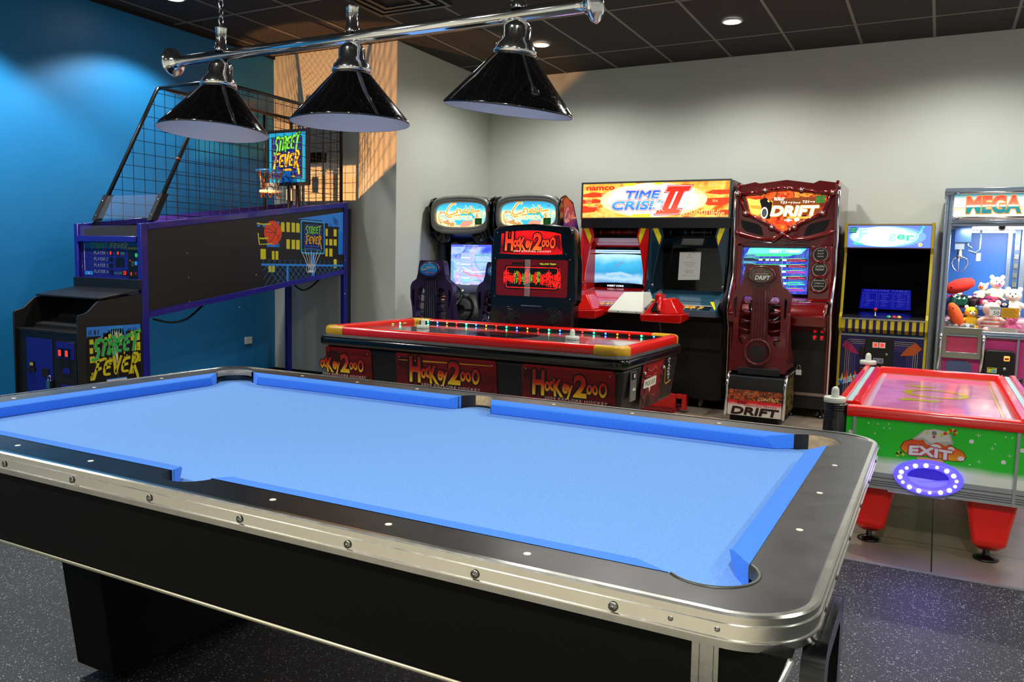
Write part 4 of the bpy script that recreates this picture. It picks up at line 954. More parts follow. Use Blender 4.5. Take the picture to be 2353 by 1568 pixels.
# pedestal
b = MB(); b.box(-2.25, -1.85, 3.05, 3.72, .0, .345, BLACK); b.build('pedestal', ht); b = MB().box(-.95, -.55, 3.05, 3.72, .0, .345, BLACK); b.build('pedestal', ht)
# scoreboard tower
SBx, SBy = -1.495, 4.02
def SF(y): return F((0, y, 0), (1, 0, 0), (0, 0, 1))
b = MB(); out = [(-1.87, .60), (-1.12, .60), (-1.12, .98), (-1.095, 1.0), (-1.10, 1.30), (-1.135, 1.55), (-1.17, 1.585), (-1.32, 1.602), (-1.495, 1.61), (-1.67, 1.602), (-1.82, 1.585), (-1.855, 1.55), (-1.87, 1.30), (-1.875, 1.0), (-1.87, .98)]
b.slab(SF(SBy), out, -.10, 0.02, GLOSS, smooth=True); sb = b.build('scoreboard', ht, bevel=.03, seg=4)
b = MB(); b.prism([(SBy + .02, .0), (SBy + .10, .0), (SBy + .10, 1.3), (SBy + .06, 1.5), (SBy + .02, 1.5)], 'x', -1.80, -1.19, GLOSS); b.build('scoreboard_column', sb, bevel=.01, seg=2)
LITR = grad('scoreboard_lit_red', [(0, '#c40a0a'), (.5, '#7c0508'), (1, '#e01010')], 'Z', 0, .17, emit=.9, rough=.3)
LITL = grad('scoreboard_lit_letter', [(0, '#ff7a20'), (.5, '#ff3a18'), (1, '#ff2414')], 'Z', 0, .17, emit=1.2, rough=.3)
b = MB(); fr = SF(SBy - .021); arcp = [(-1.78, 1.372), (-1.775, 1.53)] + [(-1.775 + .53 * t / 8, 1.535 + .022 * math.sin(PI * t / 8)) for t in range(1, 8)] + [(-1.245, 1.53), (-1.225, 1.372), (-1.35, 1.365), (-1.65, 1.365)]
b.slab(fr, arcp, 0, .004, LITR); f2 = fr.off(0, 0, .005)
b.poly(f2, [(-1.775, 1.44), (-1.72, 1.43), (-1.60, 1.375), (-1.775, 1.38)], mat('hockey_print_dark_lit', '#5e0608', .3, emit=.5), d=.0003)  # dark shapes of the same print on the lit marquee
b.poly(f2, [(-1.30, 1.52), (-1.25, 1.52), (-1.24, 1.40), (-1.28, 1.44)], MC['hockey_print_dark_lit'], d=.0003)
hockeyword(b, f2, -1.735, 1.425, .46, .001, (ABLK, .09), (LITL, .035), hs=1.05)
b.text(f2, '2004 EXPLORE HOCKEY', -1.49, 1.385, .013, mat('art_lit_cream', '#ffd0c0', .4, emit=1.), d=.0024, w=.34, sp=1.15); b.build('marquee_panel', sb)
b = MB(); b.slab(fr, rrect(-1.815, -1.175, 1.03, 1.325, .02), 0, .003, mat('led_panel_red', '#6e0a0c', .2, emit=.25)); f2 = fr.off(0, 0, .004)
b.slab(f2, rrect(-1.735, -1.245, 1.085, 1.275, .02), 0, .0006, ABLK)
b.rect(f2, -1.67, -1.54, 1.282, 1.302, ABLK, d=.001); b.text(f2, 'RED TEAM', -1.605, 1.286, .012, mat('art_dark_red', '#5a0c0c', .4), d=.002, w=.10)
b.rect(f2, -1.43, -1.27, 1.280, 1.304, ABLK, d=.001); b.text(f2, 'YELLOW TEAM', -1.35, 1.285, .014, mat('art_lit_yellow', '#f2e24a', .4, emit=.9), d=.002, w=.145)
DOT = mat('led_dot_red', '#ff1a12', .4, emit=3.2); DOTG = mat('led_dot_green', '#9ad02a', .4, emit=1.1)
rr_ = rrect(-1.72, -1.26, 1.098, 1.262, .014, 3)
for i in range(len(rr_)):
    p, q = Vector(rr_[i]), Vector(rr_[(i + 1) % len(rr_)]); L_ = (q - p).length; n = max(1, int(L_ / .0085))
    for k in range(n): c = p.lerp(q, k / n); b.disc(f2, c.x, c.y, .0034, DOT, d=.002, n=5)
rr2 = random.Random(3)
cols = 62
for i in range(cols):
    x = -1.742 + i * .0083; run = 0; base = 1.185 + .045 * math.sin(i * .55) * rr2.random(); lo = 1.125 + .03 * rr2.random() - (.02 if i > 46 else 0); grn = (i // 4) % 2 and 8 < i < 44
    z = lo
    while z < base + .035:
        if rr2.random() < .86: b.disc(f2, x, z, .0031, DOTG if (grn and z < 1.235) else DOT, d=.0024, n=4)
        z += .0068
b.build('led_display', sb, label='red dot matrix display')
b = MB()
for i in range(9):   # folded clear strip hanging on the display
    x = -1.552 + i * .006; b.add([(x, SBy - .028 - .006 * (i % 2), z) for z in (1.325, 1.03)] + [(x + .006, SBy - .028 - .006 * ((i + 1) % 2), z) for z in (1.03, 1.325)], [(0, 1, 2, 3)], glassmat('clear_strip', '#f4f4f4', .5, haze=.25))
b.build('clear_film', sb)
for x in (-1.675, -1.29):
    b = MB()
    for r in (.075, .055, .04): b.lathe([(r, .0), (r + .006, .004), (r + .010, 0)], GLOSS, (x, SBy - .021, .86), (0, -1, 0), n=28)
    b.lathe([(0, .003), (.04, .001)], MATT, (x, SBy - .021, .86), (0, -1, 0), n=24)
    b.build('speaker', sb)
b = MB()
for x, z in ((-1.815, 1.54), (-1.15, 1.54), (-1.195, 1.372), (-1.79, 1.372), (-1.83, 1.33), (-1.16, 1.33), (-1.83, 1.02), (-1.15, 1.02), (-1.53, .978)):
    if x == -1.53: b.box(-1.58, -1.40, SBy - .026, SBy - .02, .95, .957, STEEL)
    else: b.lathe([(0, .003), (.004, .002), (.005, 0)], STEEL, (x, SBy - .021, z), (0, -1, 0), n=8)
b.build('panel_screw', sb)
# pushers
PUSH = mat('pusher_white', '#d4d8cc', .3, coat=.2)
def pusher(x, y, z, lab, grp):
    t = thing('air_hockey_pusher', (x, y, z), lab, 'air hockey pusher', grp)
    MB().lathe([(0, 0), (.048, 0), (.050, .004), (.050, .022), (.047, .026), (.028, .024), (.0, .024)], PUSH, (x, y, z), n=32).build('disc_base', t)
    MB().lathe([(.0195, .024), (.018, .03), (.0175, .055), (.015, .066), (.009, .073), (0, .076)], PUSH, (x, y, z), n=24).build('knob', t); return t
pusher(-2.158, 3.445, .765, 'white pusher at the left end of the red air hockey table', 'pushers on the red table')
pusher(-.855, 3.393, .765, 'white pusher at the right end of the red air hockey table', 'pushers on the red table')
# ================================================================ RACING CABINETS (pair)
CGREY = mat('cabinet_grey_plastic', '#8b8c85', .3, coat=.3); CDARK = mat('cabinet_shroud', '#0d1012', .3); CBLU = mat('shroud_blue', '#0c2c55', .25)
TROP = blotch('tropical_picture', ['#1fa8c8', '#ffe27a', '#4fc0d8', '#fff0c0', '#f08a4a', '#3f9a5a', '#ffd89a'], scale=9, emit=1.15, rough=.3)
SKYM = grad('marquee_sky', [(0, '#fff2b0'), (.5, '#ffe9a0'), (.72, '#4fc4dc'), (1, '#2f9ad0')], 'Z', 0, .25, emit=1.15)
SCR1 = blotch('racing_screen', ['#3f5ae0', '#7f9cf0', '#a8c8ff', '#c8b0e0', '#6f8cf0', '#4fb0c8'], scale=3.2, emit=1.1, rough=.15)
def script_word(b, fr, x, y, w, h, lay, d):
    """flowing hand lettering 'Cruis'n'"""
    st = [[(.30, .80), (.22, .95), (.10, .75), (.0, .30), (.06, .02), (.18, .06), (.42, .28)], [(.02, .28), (-.02, .0), (.10, -.12), (.35, .0), (.5, .05)], [(.34, .15), (.40, .52), (.46, .40), (.50, .48)], [(.50, .48), (.50, .20), (.58, .25), (.62, .50), (.61, .2)], [(.66, .50), (.66, .22), (.70, .22)], [(.67, .64), (.69, .68)], [(.80, .50), (.74, .46), (.80, .32), (.76, .22), (.72, .26)], [(.86, .72), (.85, .58)], [(.88, .22), (.90, .50), (.94, .50), (.97, .26), (1.05, .32), (1.2, .36)]]
    for L_, (m, f_) in enumerate(lay):
        for s_ in st: b.stroke(fr, [(x + a * w + .12 * (c * h), y + c * h) for a, c in s_], h * .075 * f_, m, d=d + .0006 * L_)
def racing_cab(cx, idx):
    yF = 5.20
    r = thing('racing_cabinet', (cx, 5.6, 0), ['grey-hooded racing game cabinet at the left by the corner, its screen showing a blue menu', 'grey-hooded racing game cabinet half hidden behind the red scoreboard'][idx], 'arcade game', 'pair of grey-hooded racing games')
    hw = .365
    prof = [(5.05, 0), (5.05, .62), (5.12, .78), (5.30, 1.00), (5.36, 1.08), (5.36, 1.46), (5.20, 1.56), (5.16, 1.66), (5.17, 1.86), (5.22, 1.93), (5.30, 1.955), (5.48, 1.90), (5.66, 1.60), (5.72, 1.45), (5.73, 0)]
    for s_ in (-1, 1):
        b = MB(); b.prism(prof, 'x', cx + s_ * hw, cx + s_ * (hw - .022), GLOSS)
        if s_ == 1:
            f = F((cx + hw + .001, 0, 0), (0, 1, 0), (0, 0, 1)); ap = [(5.24, 1.90), (5.30, 1.925), (5.46, 1.88), (5.64, 1.58), (5.69, 1.44), (5.70, .3), (5.42, .3), (5.40, 1.45), (5.26, 1.58)]
            b.poly(f, ap, grad('cabinet_side_art', [(0, '#b8651f'), (.45, '#2a4f9a'), (.62, '#3a1f78'), (.82, '#4a2a90'), (1, '#a8481c')], 'Z', .3, 1.9, noise=.25, nscale=5), d=.001)
            script_word(b, f, 5.28, 1.71, .22, .13, [(mat('art_white_lit', '#f0f0f0', .4), 1.8), (AORG, 1.)], .002)
            b.stroke(f, [(5.45, 1.62), (5.40, 1.50), (5.50, 1.42), (5.60, 1.47), (5.58, 1.56), (5.50, 1.60)], .05, AWHT, d=.003); b.stroke(f, [(5.48, 1.56), (5.46, 1.50), (5.53, 1.47)], .025, CBLU, d=.004)
        b.build('side_panel', r, bevel=.008)
    b = MB(); b.box(cx - hw + .02, cx + hw - .02, 5.47, 5.70, .05, 1.6, MATT); b.build('carcass', r)
    # hood with barrel shaped opening
    N = 40; oc = (cx, 1.768)
    def barrel(w, h, bw, bh):
        o = []
        for i in range(N):
            t = 2 * PI * i / N; c_, s2 = math.cos(t), math.sin(t); e = .38
            u_ = math.copysign(abs(c_) ** e, c_); v_ = math.copysign(abs(s2) ** e, s2)
            o.append((oc[0] + u_ * (w / 2) * (1 + bw * (1 - v_ * v_)), oc[1] + v_ * (h / 2) * (1 + bh * (1 - u_ * u_))))
        return o
    op = barrel(.575, .215, .06, .16); mid = barrel(.625, .268, .06, .16); out = barrel(.665, .345, .05, .14); fr = F((0, yF, 0), (1, 0, 0), (0, 0, 1))
    b = MB(); b.ringslab(fr, out, mid, -.22, .0, CGREY, smooth=True, din=.03); b.ringslab(fr, mid, op, -.05, .03, CGREY, smooth=True, din=.0); b.ringslab(fr, out, out, -.22, 0, CGREY, True)
    b.slab(fr, [(cx - .335, 1.60), (cx + .335, 1.60), (cx + .335, 1.90), (cx + .28, 1.935), (cx + .16, 1.93), (cx, 1.965), (cx - .16, 1.93), (cx - .28, 1.935), (cx - .335, 1.90)], -.26, -.06, CGREY)
    hd = b.build('hood', r)
    b = MB()
    for s_ in (-1, 1): b.lathe([(.016, .0), (.020, .012), (.014, .02), (0, .004)], MATT, (cx + s_ * .305, yF + .03, 1.90), (0, -1, 0), n=16)
    b.build('hood_bolt', hd)
    b = MB(); b.poly(fr, op, SKYM, d=-.04); f2 = fr.off(0, 0, -.039)
    def inp(a, c): return (cx + a, 1.768 + c)
    b.poly(f2, [inp(-.28, -.09), inp(-.28, .04), inp(-.20, .03), inp(-.12, -.01), inp(-.06, -.06), inp(-.1, -.115), inp(-.2, -.11)], TROP, d=.0005)
    b.poly(f2, [inp(.28, -.09), inp(.28, .02), inp(.22, .04), inp(.15, .0), inp(.10, -.08), inp(.16, -.115)], TROP, d=.0005)
    b.poly(f2, [inp(-.10, .01), inp(.12, .02), inp(.16, -.02), inp(.1, -.10), inp(-.06, -.10)], mat('lagoon_blue', '#3fb8d0', .3, emit=1.1), d=.0008)
    b.poly(f2, [inp(.02, .04), inp(.10, .055), inp(.16, .02), inp(.08, 0), inp(.0, .01)], mat('jungle_green', '#7fb07a', .3, emit=.9), d=.0011)
    b.poly(f2, [inp(-.02, -.10), inp(.02, -.06), inp(.10, -.055), inp(.14, -.08), inp(.08, -.115), inp(.0, -.12)], mat('pink_car', '#f09a80', .3, emit=1.), d=.0011)
    b.rect(f2, cx + .16, cx + .24, 1.67, 1.735, mat('sticker_green_dark', '#155c20', .5, emit=.25), d=.002); b.text(f2, 'P', cx + .20, 1.68, .035, mat('sticker_green_light', '#3f9a4a', .5), d=.0026)
    b.rect(f2, cx + .19, cx + .235, 1.842, 1.846, AWHT, d=.0014); b.rect(f2, cx + .19, cx + .235, 1.852, 1.856, AWHT, d=.0014)
    LO = mat('letter_orange_lit', '#f07a18', .4, emit=1.0); LW = mat('letter_halo_lit', '#fff6c0', .4, emit=1.2); LP = mat('letter_pink_lit', '#f06a50', .4, emit=1.0)
    script_word(b, f2, cx - .185, 1.762, .33, .135, [(LW, 2.6), (LO, 1.5), (mat('letter_gold_lit', '#ffb040', .4, emit=1.2), .5)], .0018)
    b.text(f2, 'EXOTICA', cx + .01, 1.722, .036, LW, d=.0034, w=.24, off=.10); b.text(f2, 'EXOTICA', cx + .01, 1.722, .036, LP, d=.004, w=.24, off=.03); b.text(f2, 'EXOTICA', cx + .01, 1.722, .036, LW, d=.0046, w=.24, off=-.015)
    b.build('marquee_picture', r, label='lit marquee with tropical picture')
    # shroud with speakers, screen
    b = MB(); b.prism([(5.25, 1.62), (5.47, 1.52), (5.47, 1.60), (5.25, 1.66)], 'x', cx - .30, cx + .30, CBLU); b.box(cx - hw + .022, cx + hw - .022, 5.24, 5.47, 1.60, 1.68, CDARK)
    b.prism([(5.36, 1.52), (5.47, 1.50), (5.47, 1.05), (5.36, 1.02)], 'x', cx - hw + .022, cx - .30, mat('shroud_grey', '#23282a', .3)); b.prism([(5.36, 1.52), (5.47, 1.50), (5.47, 1.05), (5.36, 1.02)], 'x', cx + .30, cx + hw - .022, MC['shroud_grey'])
    b.build('screen_shroud', r)
    for s_ in (-1, 1):
        MB().lathe([(.082, .01), (.092, .0), (.088, -.03), (.070, -.035), (.060, -.01), (0, .0)], CDARK, (cx + s_ * .225, 5.25, 1.575), (0, .9, .35), n=28).build('speaker', r)
    b = MB(); fs = F((0, 5.44, 0), (1, 0, 0), (0, 0, 1))
    b.slab(fs, rrect(cx - .285, cx + .285, 1.03, 1.50, .02), -.02, .0, DARKSCR); b.rect(fs, cx - .245, cx + .245, 1.06, 1.475, SCR1, d=.001)
    b.rect(fs, cx - .245, cx + .245, 1.452, 1.475, mat('screen_bar_blue', '#5a6cf0', .3, emit=1.), d=.0016)
    SW_ = mat('screen_text_white', '#dfe8ff', .3, emit=1.3); SG = mat('screen_text_green', '#3fe070', .3, emit=1.3)
    b.text(fs, 'In Traffic', cx, 1.46, .010, SW_, d=.002, w=.18); b.text(fs, 'Wars', cx + .01, 1.405, .022, mat('screen_text_gold', '#c8e0a0', .3, emit=1.2), d=.002, w=.10, shear=.3)
    for k in range(5): b.text(fs, 'CCAAE'[k], cx - .16, 1.34 - k * .07, .022, SW_, d=.002, shear=.2); b.rect(fs, cx - .12, cx - .01, 1.335 - k * .07, 1.345 - k * .07, SW_, d=.002)
    b.rect(fs, cx - .12, cx, 1.075, 1.39, mat('screen_panel_pale', '#a8c0f4', .3, emit=1.), d=.0014)
    b.stroke(fs, [(cx - .10, 1.20), (cx, 1.16), (cx + .12, 1.15), (cx + .20, 1.17)], .014, mat('screen_car_pink', '#e08a98', .3, emit=1.), d=.003); b.stroke(fs, [(cx - .10, 1.24), (cx + .02, 1.19), (cx + .2, 1.2)], .008, SW_, d=.003)
    for (a, c, e, g) in ((-.24, -.21, 1.08, 1.3), (.05, .22, 1.36, 1.375), (.02, .2, 1.29, 1.30), (-.2, .2, 1.252, 1.256), (.03, .22, 1.10, 1.11)): b.rect(fs, cx + a, cx + c, e, g, mat('screen_band_teal', '#6ab0c0', .3, emit=1.), d=.0018)
    b.text(fs, 'PRESS START', cx - .02, 1.095, .020, SG, d=.0035, w=.15); b.build('screen', r)
    # dash, wheel
    b = MB(); b.prism([(5.06, .62), (5.13, .80), (5.22, .98), (5.38, 1.06), (5.45, 1.05), (5.45, .1), (5.06, .1)], 'x', cx - hw + .022, cx + hw - .022, CDARK)
    ds = b.build('dashboard', r, bevel=.01); fd = F((cx, 5.175, .915), (1, 0, 0), (0, .45, .89))
    b = MB()
    b.disc(fd, -.15, .01, .028, mat('button_orange', '#d8501c', .4, emit=.5), d=.012); b.ring(fd, -.15, .01, .028, .034, STEEL, d=.012)
    for k, (a, c, m) in enumerate(((-.07, .06, AWHT), (.03, .06, AWHT), (.11, .05, AWHT))): b.ring(fd, a, c, .026, .029, MC['art_grey_blue'], d=.012); b.rect(fd, a - .012, a + .012, c - .014, c + .008, mat('gauge_grey', '#5a6670', .3, emit=.3), d=.0125)
    b.disc(fd, -.03, .095, .006, mat('lamp_red', '#ff2a2a', .4, emit=3), d=.013); b.disc(fd, .05, .095, .008, mat('lamp_lime', '#d8f03a', .4, emit=3), d=.013); b.disc(fd, -.10, .08, .005, MC['lamp_lime'], d=.013)
    b.build('gauge_cluster', ds)
    wc = Vector((cx, 5.03, .93)); ax_ = Vector((0, -.86, .5)).normalized(); e1 = Vector((1, 0, 0)); e2 = ax_.cross(e1)
    b = MB(); b.tube([wc + (e1 * math.cos(t) + e2 * math.sin(t)) * .135 for t in [2 * PI * i / 32 for i in range(32)]], .015, GLOSS, n=10, closed=True)
    for t in (.0, PI, -PI / 2):
        d_ = e1 * math.cos(t) + e2 * -abs(math.sin(t)) if t == -PI / 2 else e1 * math.cos(t); b.tube([wc + d_ * .03, wc + d_ * .13], .014, MATT, n=6)
    b.lathe([(0, .02), (.03, .018), (.048, .004), (.05, -.01), (.03, -.04), (.03, -.14)], MATT, wc, ax_, n=24)
    b.build('steering_wheel', r); return r
racing_cab(-2.925, 0); racing_cab(-2.160, 1)
# ---------------- bucket seats
def bucket_seat(cx, y, zt, zb_, body, dark, badge, name, lab, grp, base, sw=.47):
    """back view: badge on the headrest, ribbed spine, slatted sides, round speaker low down"""
    r = thing(name, (cx, y + .25, 0), lab, 'racing seat', grp); H = zt - zb_
    def Z(t): return zb_ + t * H
    hw = sw / 2
    half = [(0, 1.), (.26, 1.), (.285, .985), (.30, .95), (.325, .86), (.36, .80), (.46, .765), (.5, .72), (.5, .60), (.46, .50), (.44, .40), (.46, .25), (.50, .06), (.48, .0), (0, -.0)]
    out = [(cx + a * sw, Z(t)) for a, t in half] + [(cx - a * sw, Z(t)) for a, t in half[::-1][1:-1]]
    hole = [(.30, .70), (.34, .62), (.36, .50), (.36, .30), (.28, .24), (.20, .34), (.14, .36), (.13, .66), (.2, .72)]
    slot = [(.41, .70), (.455, .68), (.465, .62), (.43, .50), (.405, .52), (.405, .62)]
    holes = [[(cx + s_ * a * sw, Z(t)) for a, t in hl] for hl in (hole, slot) for s_ in (1, -1)]
    b = plate(out, holes, 'y', y, y + .075, body); bk = b.build('backrest', r, bevel=.012, seg=2)
    for s_ in (1, -1):
        b = MB()
        for k in range(5): zc = Z(.30 + k * .085); b.tube([(cx + s_ * .12 * sw, y + .045, zc - .01), (cx + s_ * .25 * sw, y + .035, zc), (cx + s_ * .37 * sw, y + .04, zc + .012)], .010, body, n=8)
        b.build('side_slats', bk)
    b = MB(); f = F((cx, y, 0), (1, 0, 0), (0, 0, 1)); b.slab(f, [(-.16 * sw, Z(.12)), (.16 * sw, Z(.12)), (.13 * sw, Z(.80)), (-.13 * sw, Z(.80))], -.03, .018, dark)
    for k in range(5): b.slab(f, [(-.11 * sw + k * .05 * sw, Z(.25)), (-.09 * sw + k * .05 * sw, Z(.25)), (-.09 * sw + k * .045 * sw, Z(.78)), (-.105 * sw + k * .045 * sw, Z(.78))], .018, .023, body)
    b.build('spine', bk, bevel=.003, seg=1)
    zs = Z(.19); b = MB(); b.lathe([(.235 * sw, .0), (.24 * sw, .03), (.225 * sw, .038), (.20 * sw, .032), (.195 * sw, .015), (0, .012)], body, (cx, y, zs), (0, -1, 0), n=32); b.lathe([(.19 * sw, .016), (0, .013 + .008)], mat('speaker_mesh', '#121214', .8, bump=.6, nscale=300), (cx, y, zs), (0, -1, 0), n=32); b.build('seat_speaker', bk)
    hb = MB(); zc = Z(.905)
    hb.slab(f, ell(0, zc, .245 * sw, .085 * H, 28), -.03, .045, body); hb.build('headrest', bk, bevel=.012, seg=2)
    b = MB(); badge(b, f.off(0, zc, .046), .21 * sw, .066 * H); b.build('badge', bk)
    b = MB()
    b.prism([(y + .04, Z(.0) - .02), (y + .44, Z(-.02) - .02), (y + .47, Z(.06)), (y + .42, Z(.10)), (y + .10, Z(.05)), (y + .07, Z(.35))], 'x', cx - hw * .85, cx + hw * .85, body)
    b.build('seat_pan', r, bevel=.02, seg=2)
    for s_ in (1, -1): 
        b = MB(); b.prism([(y + .03, Z(.02)), (y + .42, Z(.02)), (y + .44, Z(.13)), (y + .25, Z(.22)), (y + .10, Z(.50)), (y + .06, Z(.70))], 'x', cx + s_ * hw * .98, cx + s_ * hw * .80, body); b.build('side_bolster', r, bevel=.01, seg=2)
    base(r); return r
PSE = mat('seat_purple', '#2f1f45', .35, coat=.3); PSD = mat('seat_purple_dark', '#171026', .4)
def badge_cr(b, f, rx, ry):
    b.disc(f, 0, 0, rx * 1.06, ABLK, d=.001, ry=ry * 1.08, n=32); b.disc(f, 0, 0, rx, grad('badge_blue', [(0, '#1646b8'), (1, '#1f9ae8')], 'Z', 0, .09), d=.0016, ry=ry, n=32)
    script_word(b, f, -rx * .75, -.002, rx * 1.25, ry * 1.0, [(ABLK, 2.2), (AWHT, 1.)], .003); b.text(f, 'EXOTICA', rx * .15, -ry * .62, .016, ABLK, d=.004, w=rx, off=.05); b.text(f, 'EXOTICA', rx * .15, -ry * .62, .016, mat('art_salmon', '#e8a08a', .4), d=.0046, w=rx)
def mkbase(cx, y, zb_):
    def f(r):
        b = MB(); b.prism([(y + .02, .02), (y + .52, .02), (y + .50, zb_), (y + .06, zb_)], 'x', cx - .17, cx + .17, MATT); b.box(cx - .2, cx + .2, y, y + .55, 0, .03, MATT); b.build('pedestal', r, bevel=.008)
    return f
bucket_seat(-2.79, 4.50, 1.30, .42, PSE, PSD, badge_cr, 'bucket_seat', 'purple racing seat with blue oval badge, standing clear at the left before the corner', 'purple racing seats', mkbase(-2.79, 4.50, .40))
bucket_seat(-2.06, 4.50, 1.30, .42, PSE, PSD, badge_cr, 'bucket_seat', 'purple racing seat mostly hidden behind the red scoreboard', 'purple racing seats', mkbase(-2.06, 4.50, .40))
# ================================================================ TWIN SHOOTING CABINET
TCX0, TCX1 = -1.742, -.283
tc = thing('shooting_game_cabinet', (-1.0, 5.95, 0), 'wide black twin shooting cabinet with a glowing orange marquee, one red and one teal side', 'arcade game')
REDP = mat('shiny_red_plastic', '#d11410', .18, coat=.6); REDD = mat('deep_red_plastic', '#8e1214', .25, coat=.4); TEAL = mat('shiny_teal_plastic', '#0d2c3c', .18, coat=.6); TEALL = mat('teal_deck', '#2a5266', .2, coat=.6)
SIL = mat('silver_trim', '#8f8f8a', .3, .9)
b = MB(); b.box(TCX0, TCX1, 5.80, 6.42, .10, 1.745, BLACK); b.box(TCX0, TCX1, 5.56, 5.80, 1.655, 1.745, BLACK); b.box(TCX0 + .02, TCX1, 5.455, 5.80, .10, .86, BLACK)
b.prism([(5.30, .86), (5.455, .86), (5.455, .60), (5.42, .56), (5.42, .8)], 'x', TCX0 + .02, TCX1, BLACK)
b.build('body', tc)
b = MB(); sp_ = [(5.46, .09), (5.44, .80), (5.40, .88), (5.30, .93), (5.30, .99), (5.50, 1.10), (5.57, 1.35), (5.58, 1.75), (6.42, 1.75), (6.42, .09)]
b.prism(sp_, 'x', TCX1 - .004, TCX1 + .014, BLACK); b.build('side_panel', tc, bevel=.006); b = MB(); b.prism([(5.62, .09), (5.62, 1.75), (6.42, 1.75), (6.42, .09)], 'x', TCX0 - .018, TCX0 + .004, BLACK); b.build('side_panel', tc, bevel=.006)
MRQ = blotch('marquee_orange_glow', ['#ff3a14', '#ff9a3a', '#ffa83a', '#ffc060', '#ff8a2a', '#ff4a1a'], scale=5, emit=1.25, rough=.3, dist=.6)
b = MB(); b.box(TCX0 - .01, TCX1 - .03, 5.575, 6.36, 1.745, 2.09, mat('marquee_box_grey', '#4a4a4a', .35, .3)); b.prism([(5.575, 1.745), (6.36, 1.745), (6.36, 2.0), (6.1, 2.09), (5.66, 2.09), (5.575, 2.085)], 'x', TCX1 - .03, TCX1 - .002, MC['marquee_box_grey']); mb_ = b.build('marquee_box', tc, bevel=.004, seg=1)
b = MB(); f = F((0, 5.574, 0), (1, 0, 0), (0, 0, 1)); b.ringslab(f, [(TCX0 - .01, 1.738), (TCX1 - .01, 1.738), (TCX1 - .01, 2.095), (TCX0 - .01, 2.095)], [(TCX0 + .008, 1.755), (TCX1 - .028, 1.755), (TCX1 - .028, 2.078), (TCX0 + .008, 2.078)], 0, .010, SIL); b.build('marquee_frame', tc)
b = MB(); mx0, mx1, mz0, mz1 = TCX0 + .008, TCX1 - .028, 1.755, 2.078; b.rect(f, mx0, mx1, mz0, mz1, MRQ, d=.003)
YW = mat('marquee_glow_yellow', '#fff0a0', .4, emit=1.35); WW = mat('marquee_glow_white', '#fffdf0', .4, emit=1.45); OW = mat('marquee_ghost_word', '#ffb46a', .4, emit=1.2); RR_ = mat('marquee_red_patch', '#ff3a18', .4, emit=1.1); LIM = mat('marquee_lime', '#f4ff3a', .4, emit=1.2)
cx0 = -1.03
for p in ([(mx0, 1.98), (mx0 + .1, 2.0), (mx0 + .25, 1.985), (mx0 + .22, 1.955), (mx0 + .08, 1.95), (mx0, 1.955)], [(mx0, 1.93), (mx0 + .14, 1.935), (mx0 + .22, 1.915), (mx0 + .17, 1.895), (mx0, 1.89)], [(mx0, 1.87), (mx0 + .1, 1.865), (mx0 + .17, 1.84), (mx0 + .12, 1.81), (mx0, 1.80)], [(mx1, 2.0), (mx1 - .15, 2.0), (mx1 - .22, 1.975), (mx1 - .1, 1.955), (mx1, 1.96)], [(mx1, 1.93), (mx1 - .2, 1.925), (mx1 - .28, 1.90), (mx1 - .18, 1.86), (mx1 - .05, 1.86), (mx1, 1.88)], [(mx1, 1.82), (mx1 - .22, 1.81), (mx1 - .3, 1.785), (mx1 - .12, 1.77), (mx1, 1.775)]): b.poly(f, p, RR_, d=.0034)
b.disc(f, cx0, 1.917, .52, YW, d=.0036, ry=.161, n=48); b.disc(f, cx0, 1.917, .44, WW, d=.0040, ry=.155, n=48)
b.poly(f, [(cx0 - .28, 2.078), (cx0 - .16, 2.078), (cx0 - .18, 2.05), (cx0 - .28, 2.055)], LIM, d=.0044); b.poly(f, [(cx0 - .2, 1.755), (cx0 + .0, 1.755), (cx0 - .02, 1.79), (cx0 - .2, 1.785)], LIM, d=.0044); b.poly(f, [(cx0 + .02, 2.078), (cx0 + .1, 2.078), (cx0 + .08, 2.055), (cx0 + .0, 2.06)], LIM, d=.0044)
for t, x, z, h, sh in (('ere so', mx0 + .01, 1.765, .055, 0), ('time', mx0 + .02, 1.92, .03, .1), ('what', mx0 + .03, 1.895, .022, 0), ('enemy', mx0 + .19, 1.965, .028, .15), ('rather', mx0 + .15, 1.835, .02, .1), ('remember', mx0 + .05, 1.855, .02, .1), ('shooting', mx1 - .42, 1.78, .06, 0), ('los', mx1 - .19, 2.03, .05, .1), ('me', mx1 - .32, 1.965, .06, .2), ('forever', mx1 - .2, 1.945, .024, .1), ('s2', mx1 - .28, 2.03, .03, .1), ('the', mx1 - .14, 2.0, .02, .1), ('partner', mx1 - .42, 1.762, .022, .1), ('later', mx1 - .40, 1.875, .03, .1), ('fire', mx1 - .15, 1.89, .025, .1), ('die', mx1 - .14, 1.76, .06, .2)):
    b.text(f, t, x, z, h, OW, d=.0048, align='L', shear=sh, off=.01)
NR = mat('letter_red_lit', '#e02414', .4, emit=.9)
b.text(f, 'namco', mx0 + .18, 2.02, .048, NR, d=.0052, w=.285, off=.035)
RE = mat('logo_edge_red', '#c81a1e', .4, emit=.6); WL = mat('logo_white', '#ffffff', .4, emit=1.1); BL = grad('logo_blue', [(0, '#1a5ae8'), (.5, '#5aa8f8'), (1, '#3a5af0')], 'Z', 1.80 - 1.755, 2.0 - 1.755, emit=.9)
IR = grad('logo_numeral_red', [(0, '#ff6a4a'), (.5, '#e83a28'), (1, '#d82a1c')], 'Z', .02, .30, emit=.7)
kw = dict(shear=.32, align='L')
for m, off, d in ((RE, .15, .0054),):
    b.text(f, 'TIME', cx0 - .275, 1.935, .068, m, d=d, w=.33, off=off, **kw); b.text(f, 'CRISIS', cx0 - .405, 1.832, .074, m, d=d, w=.49, off=off, **kw)
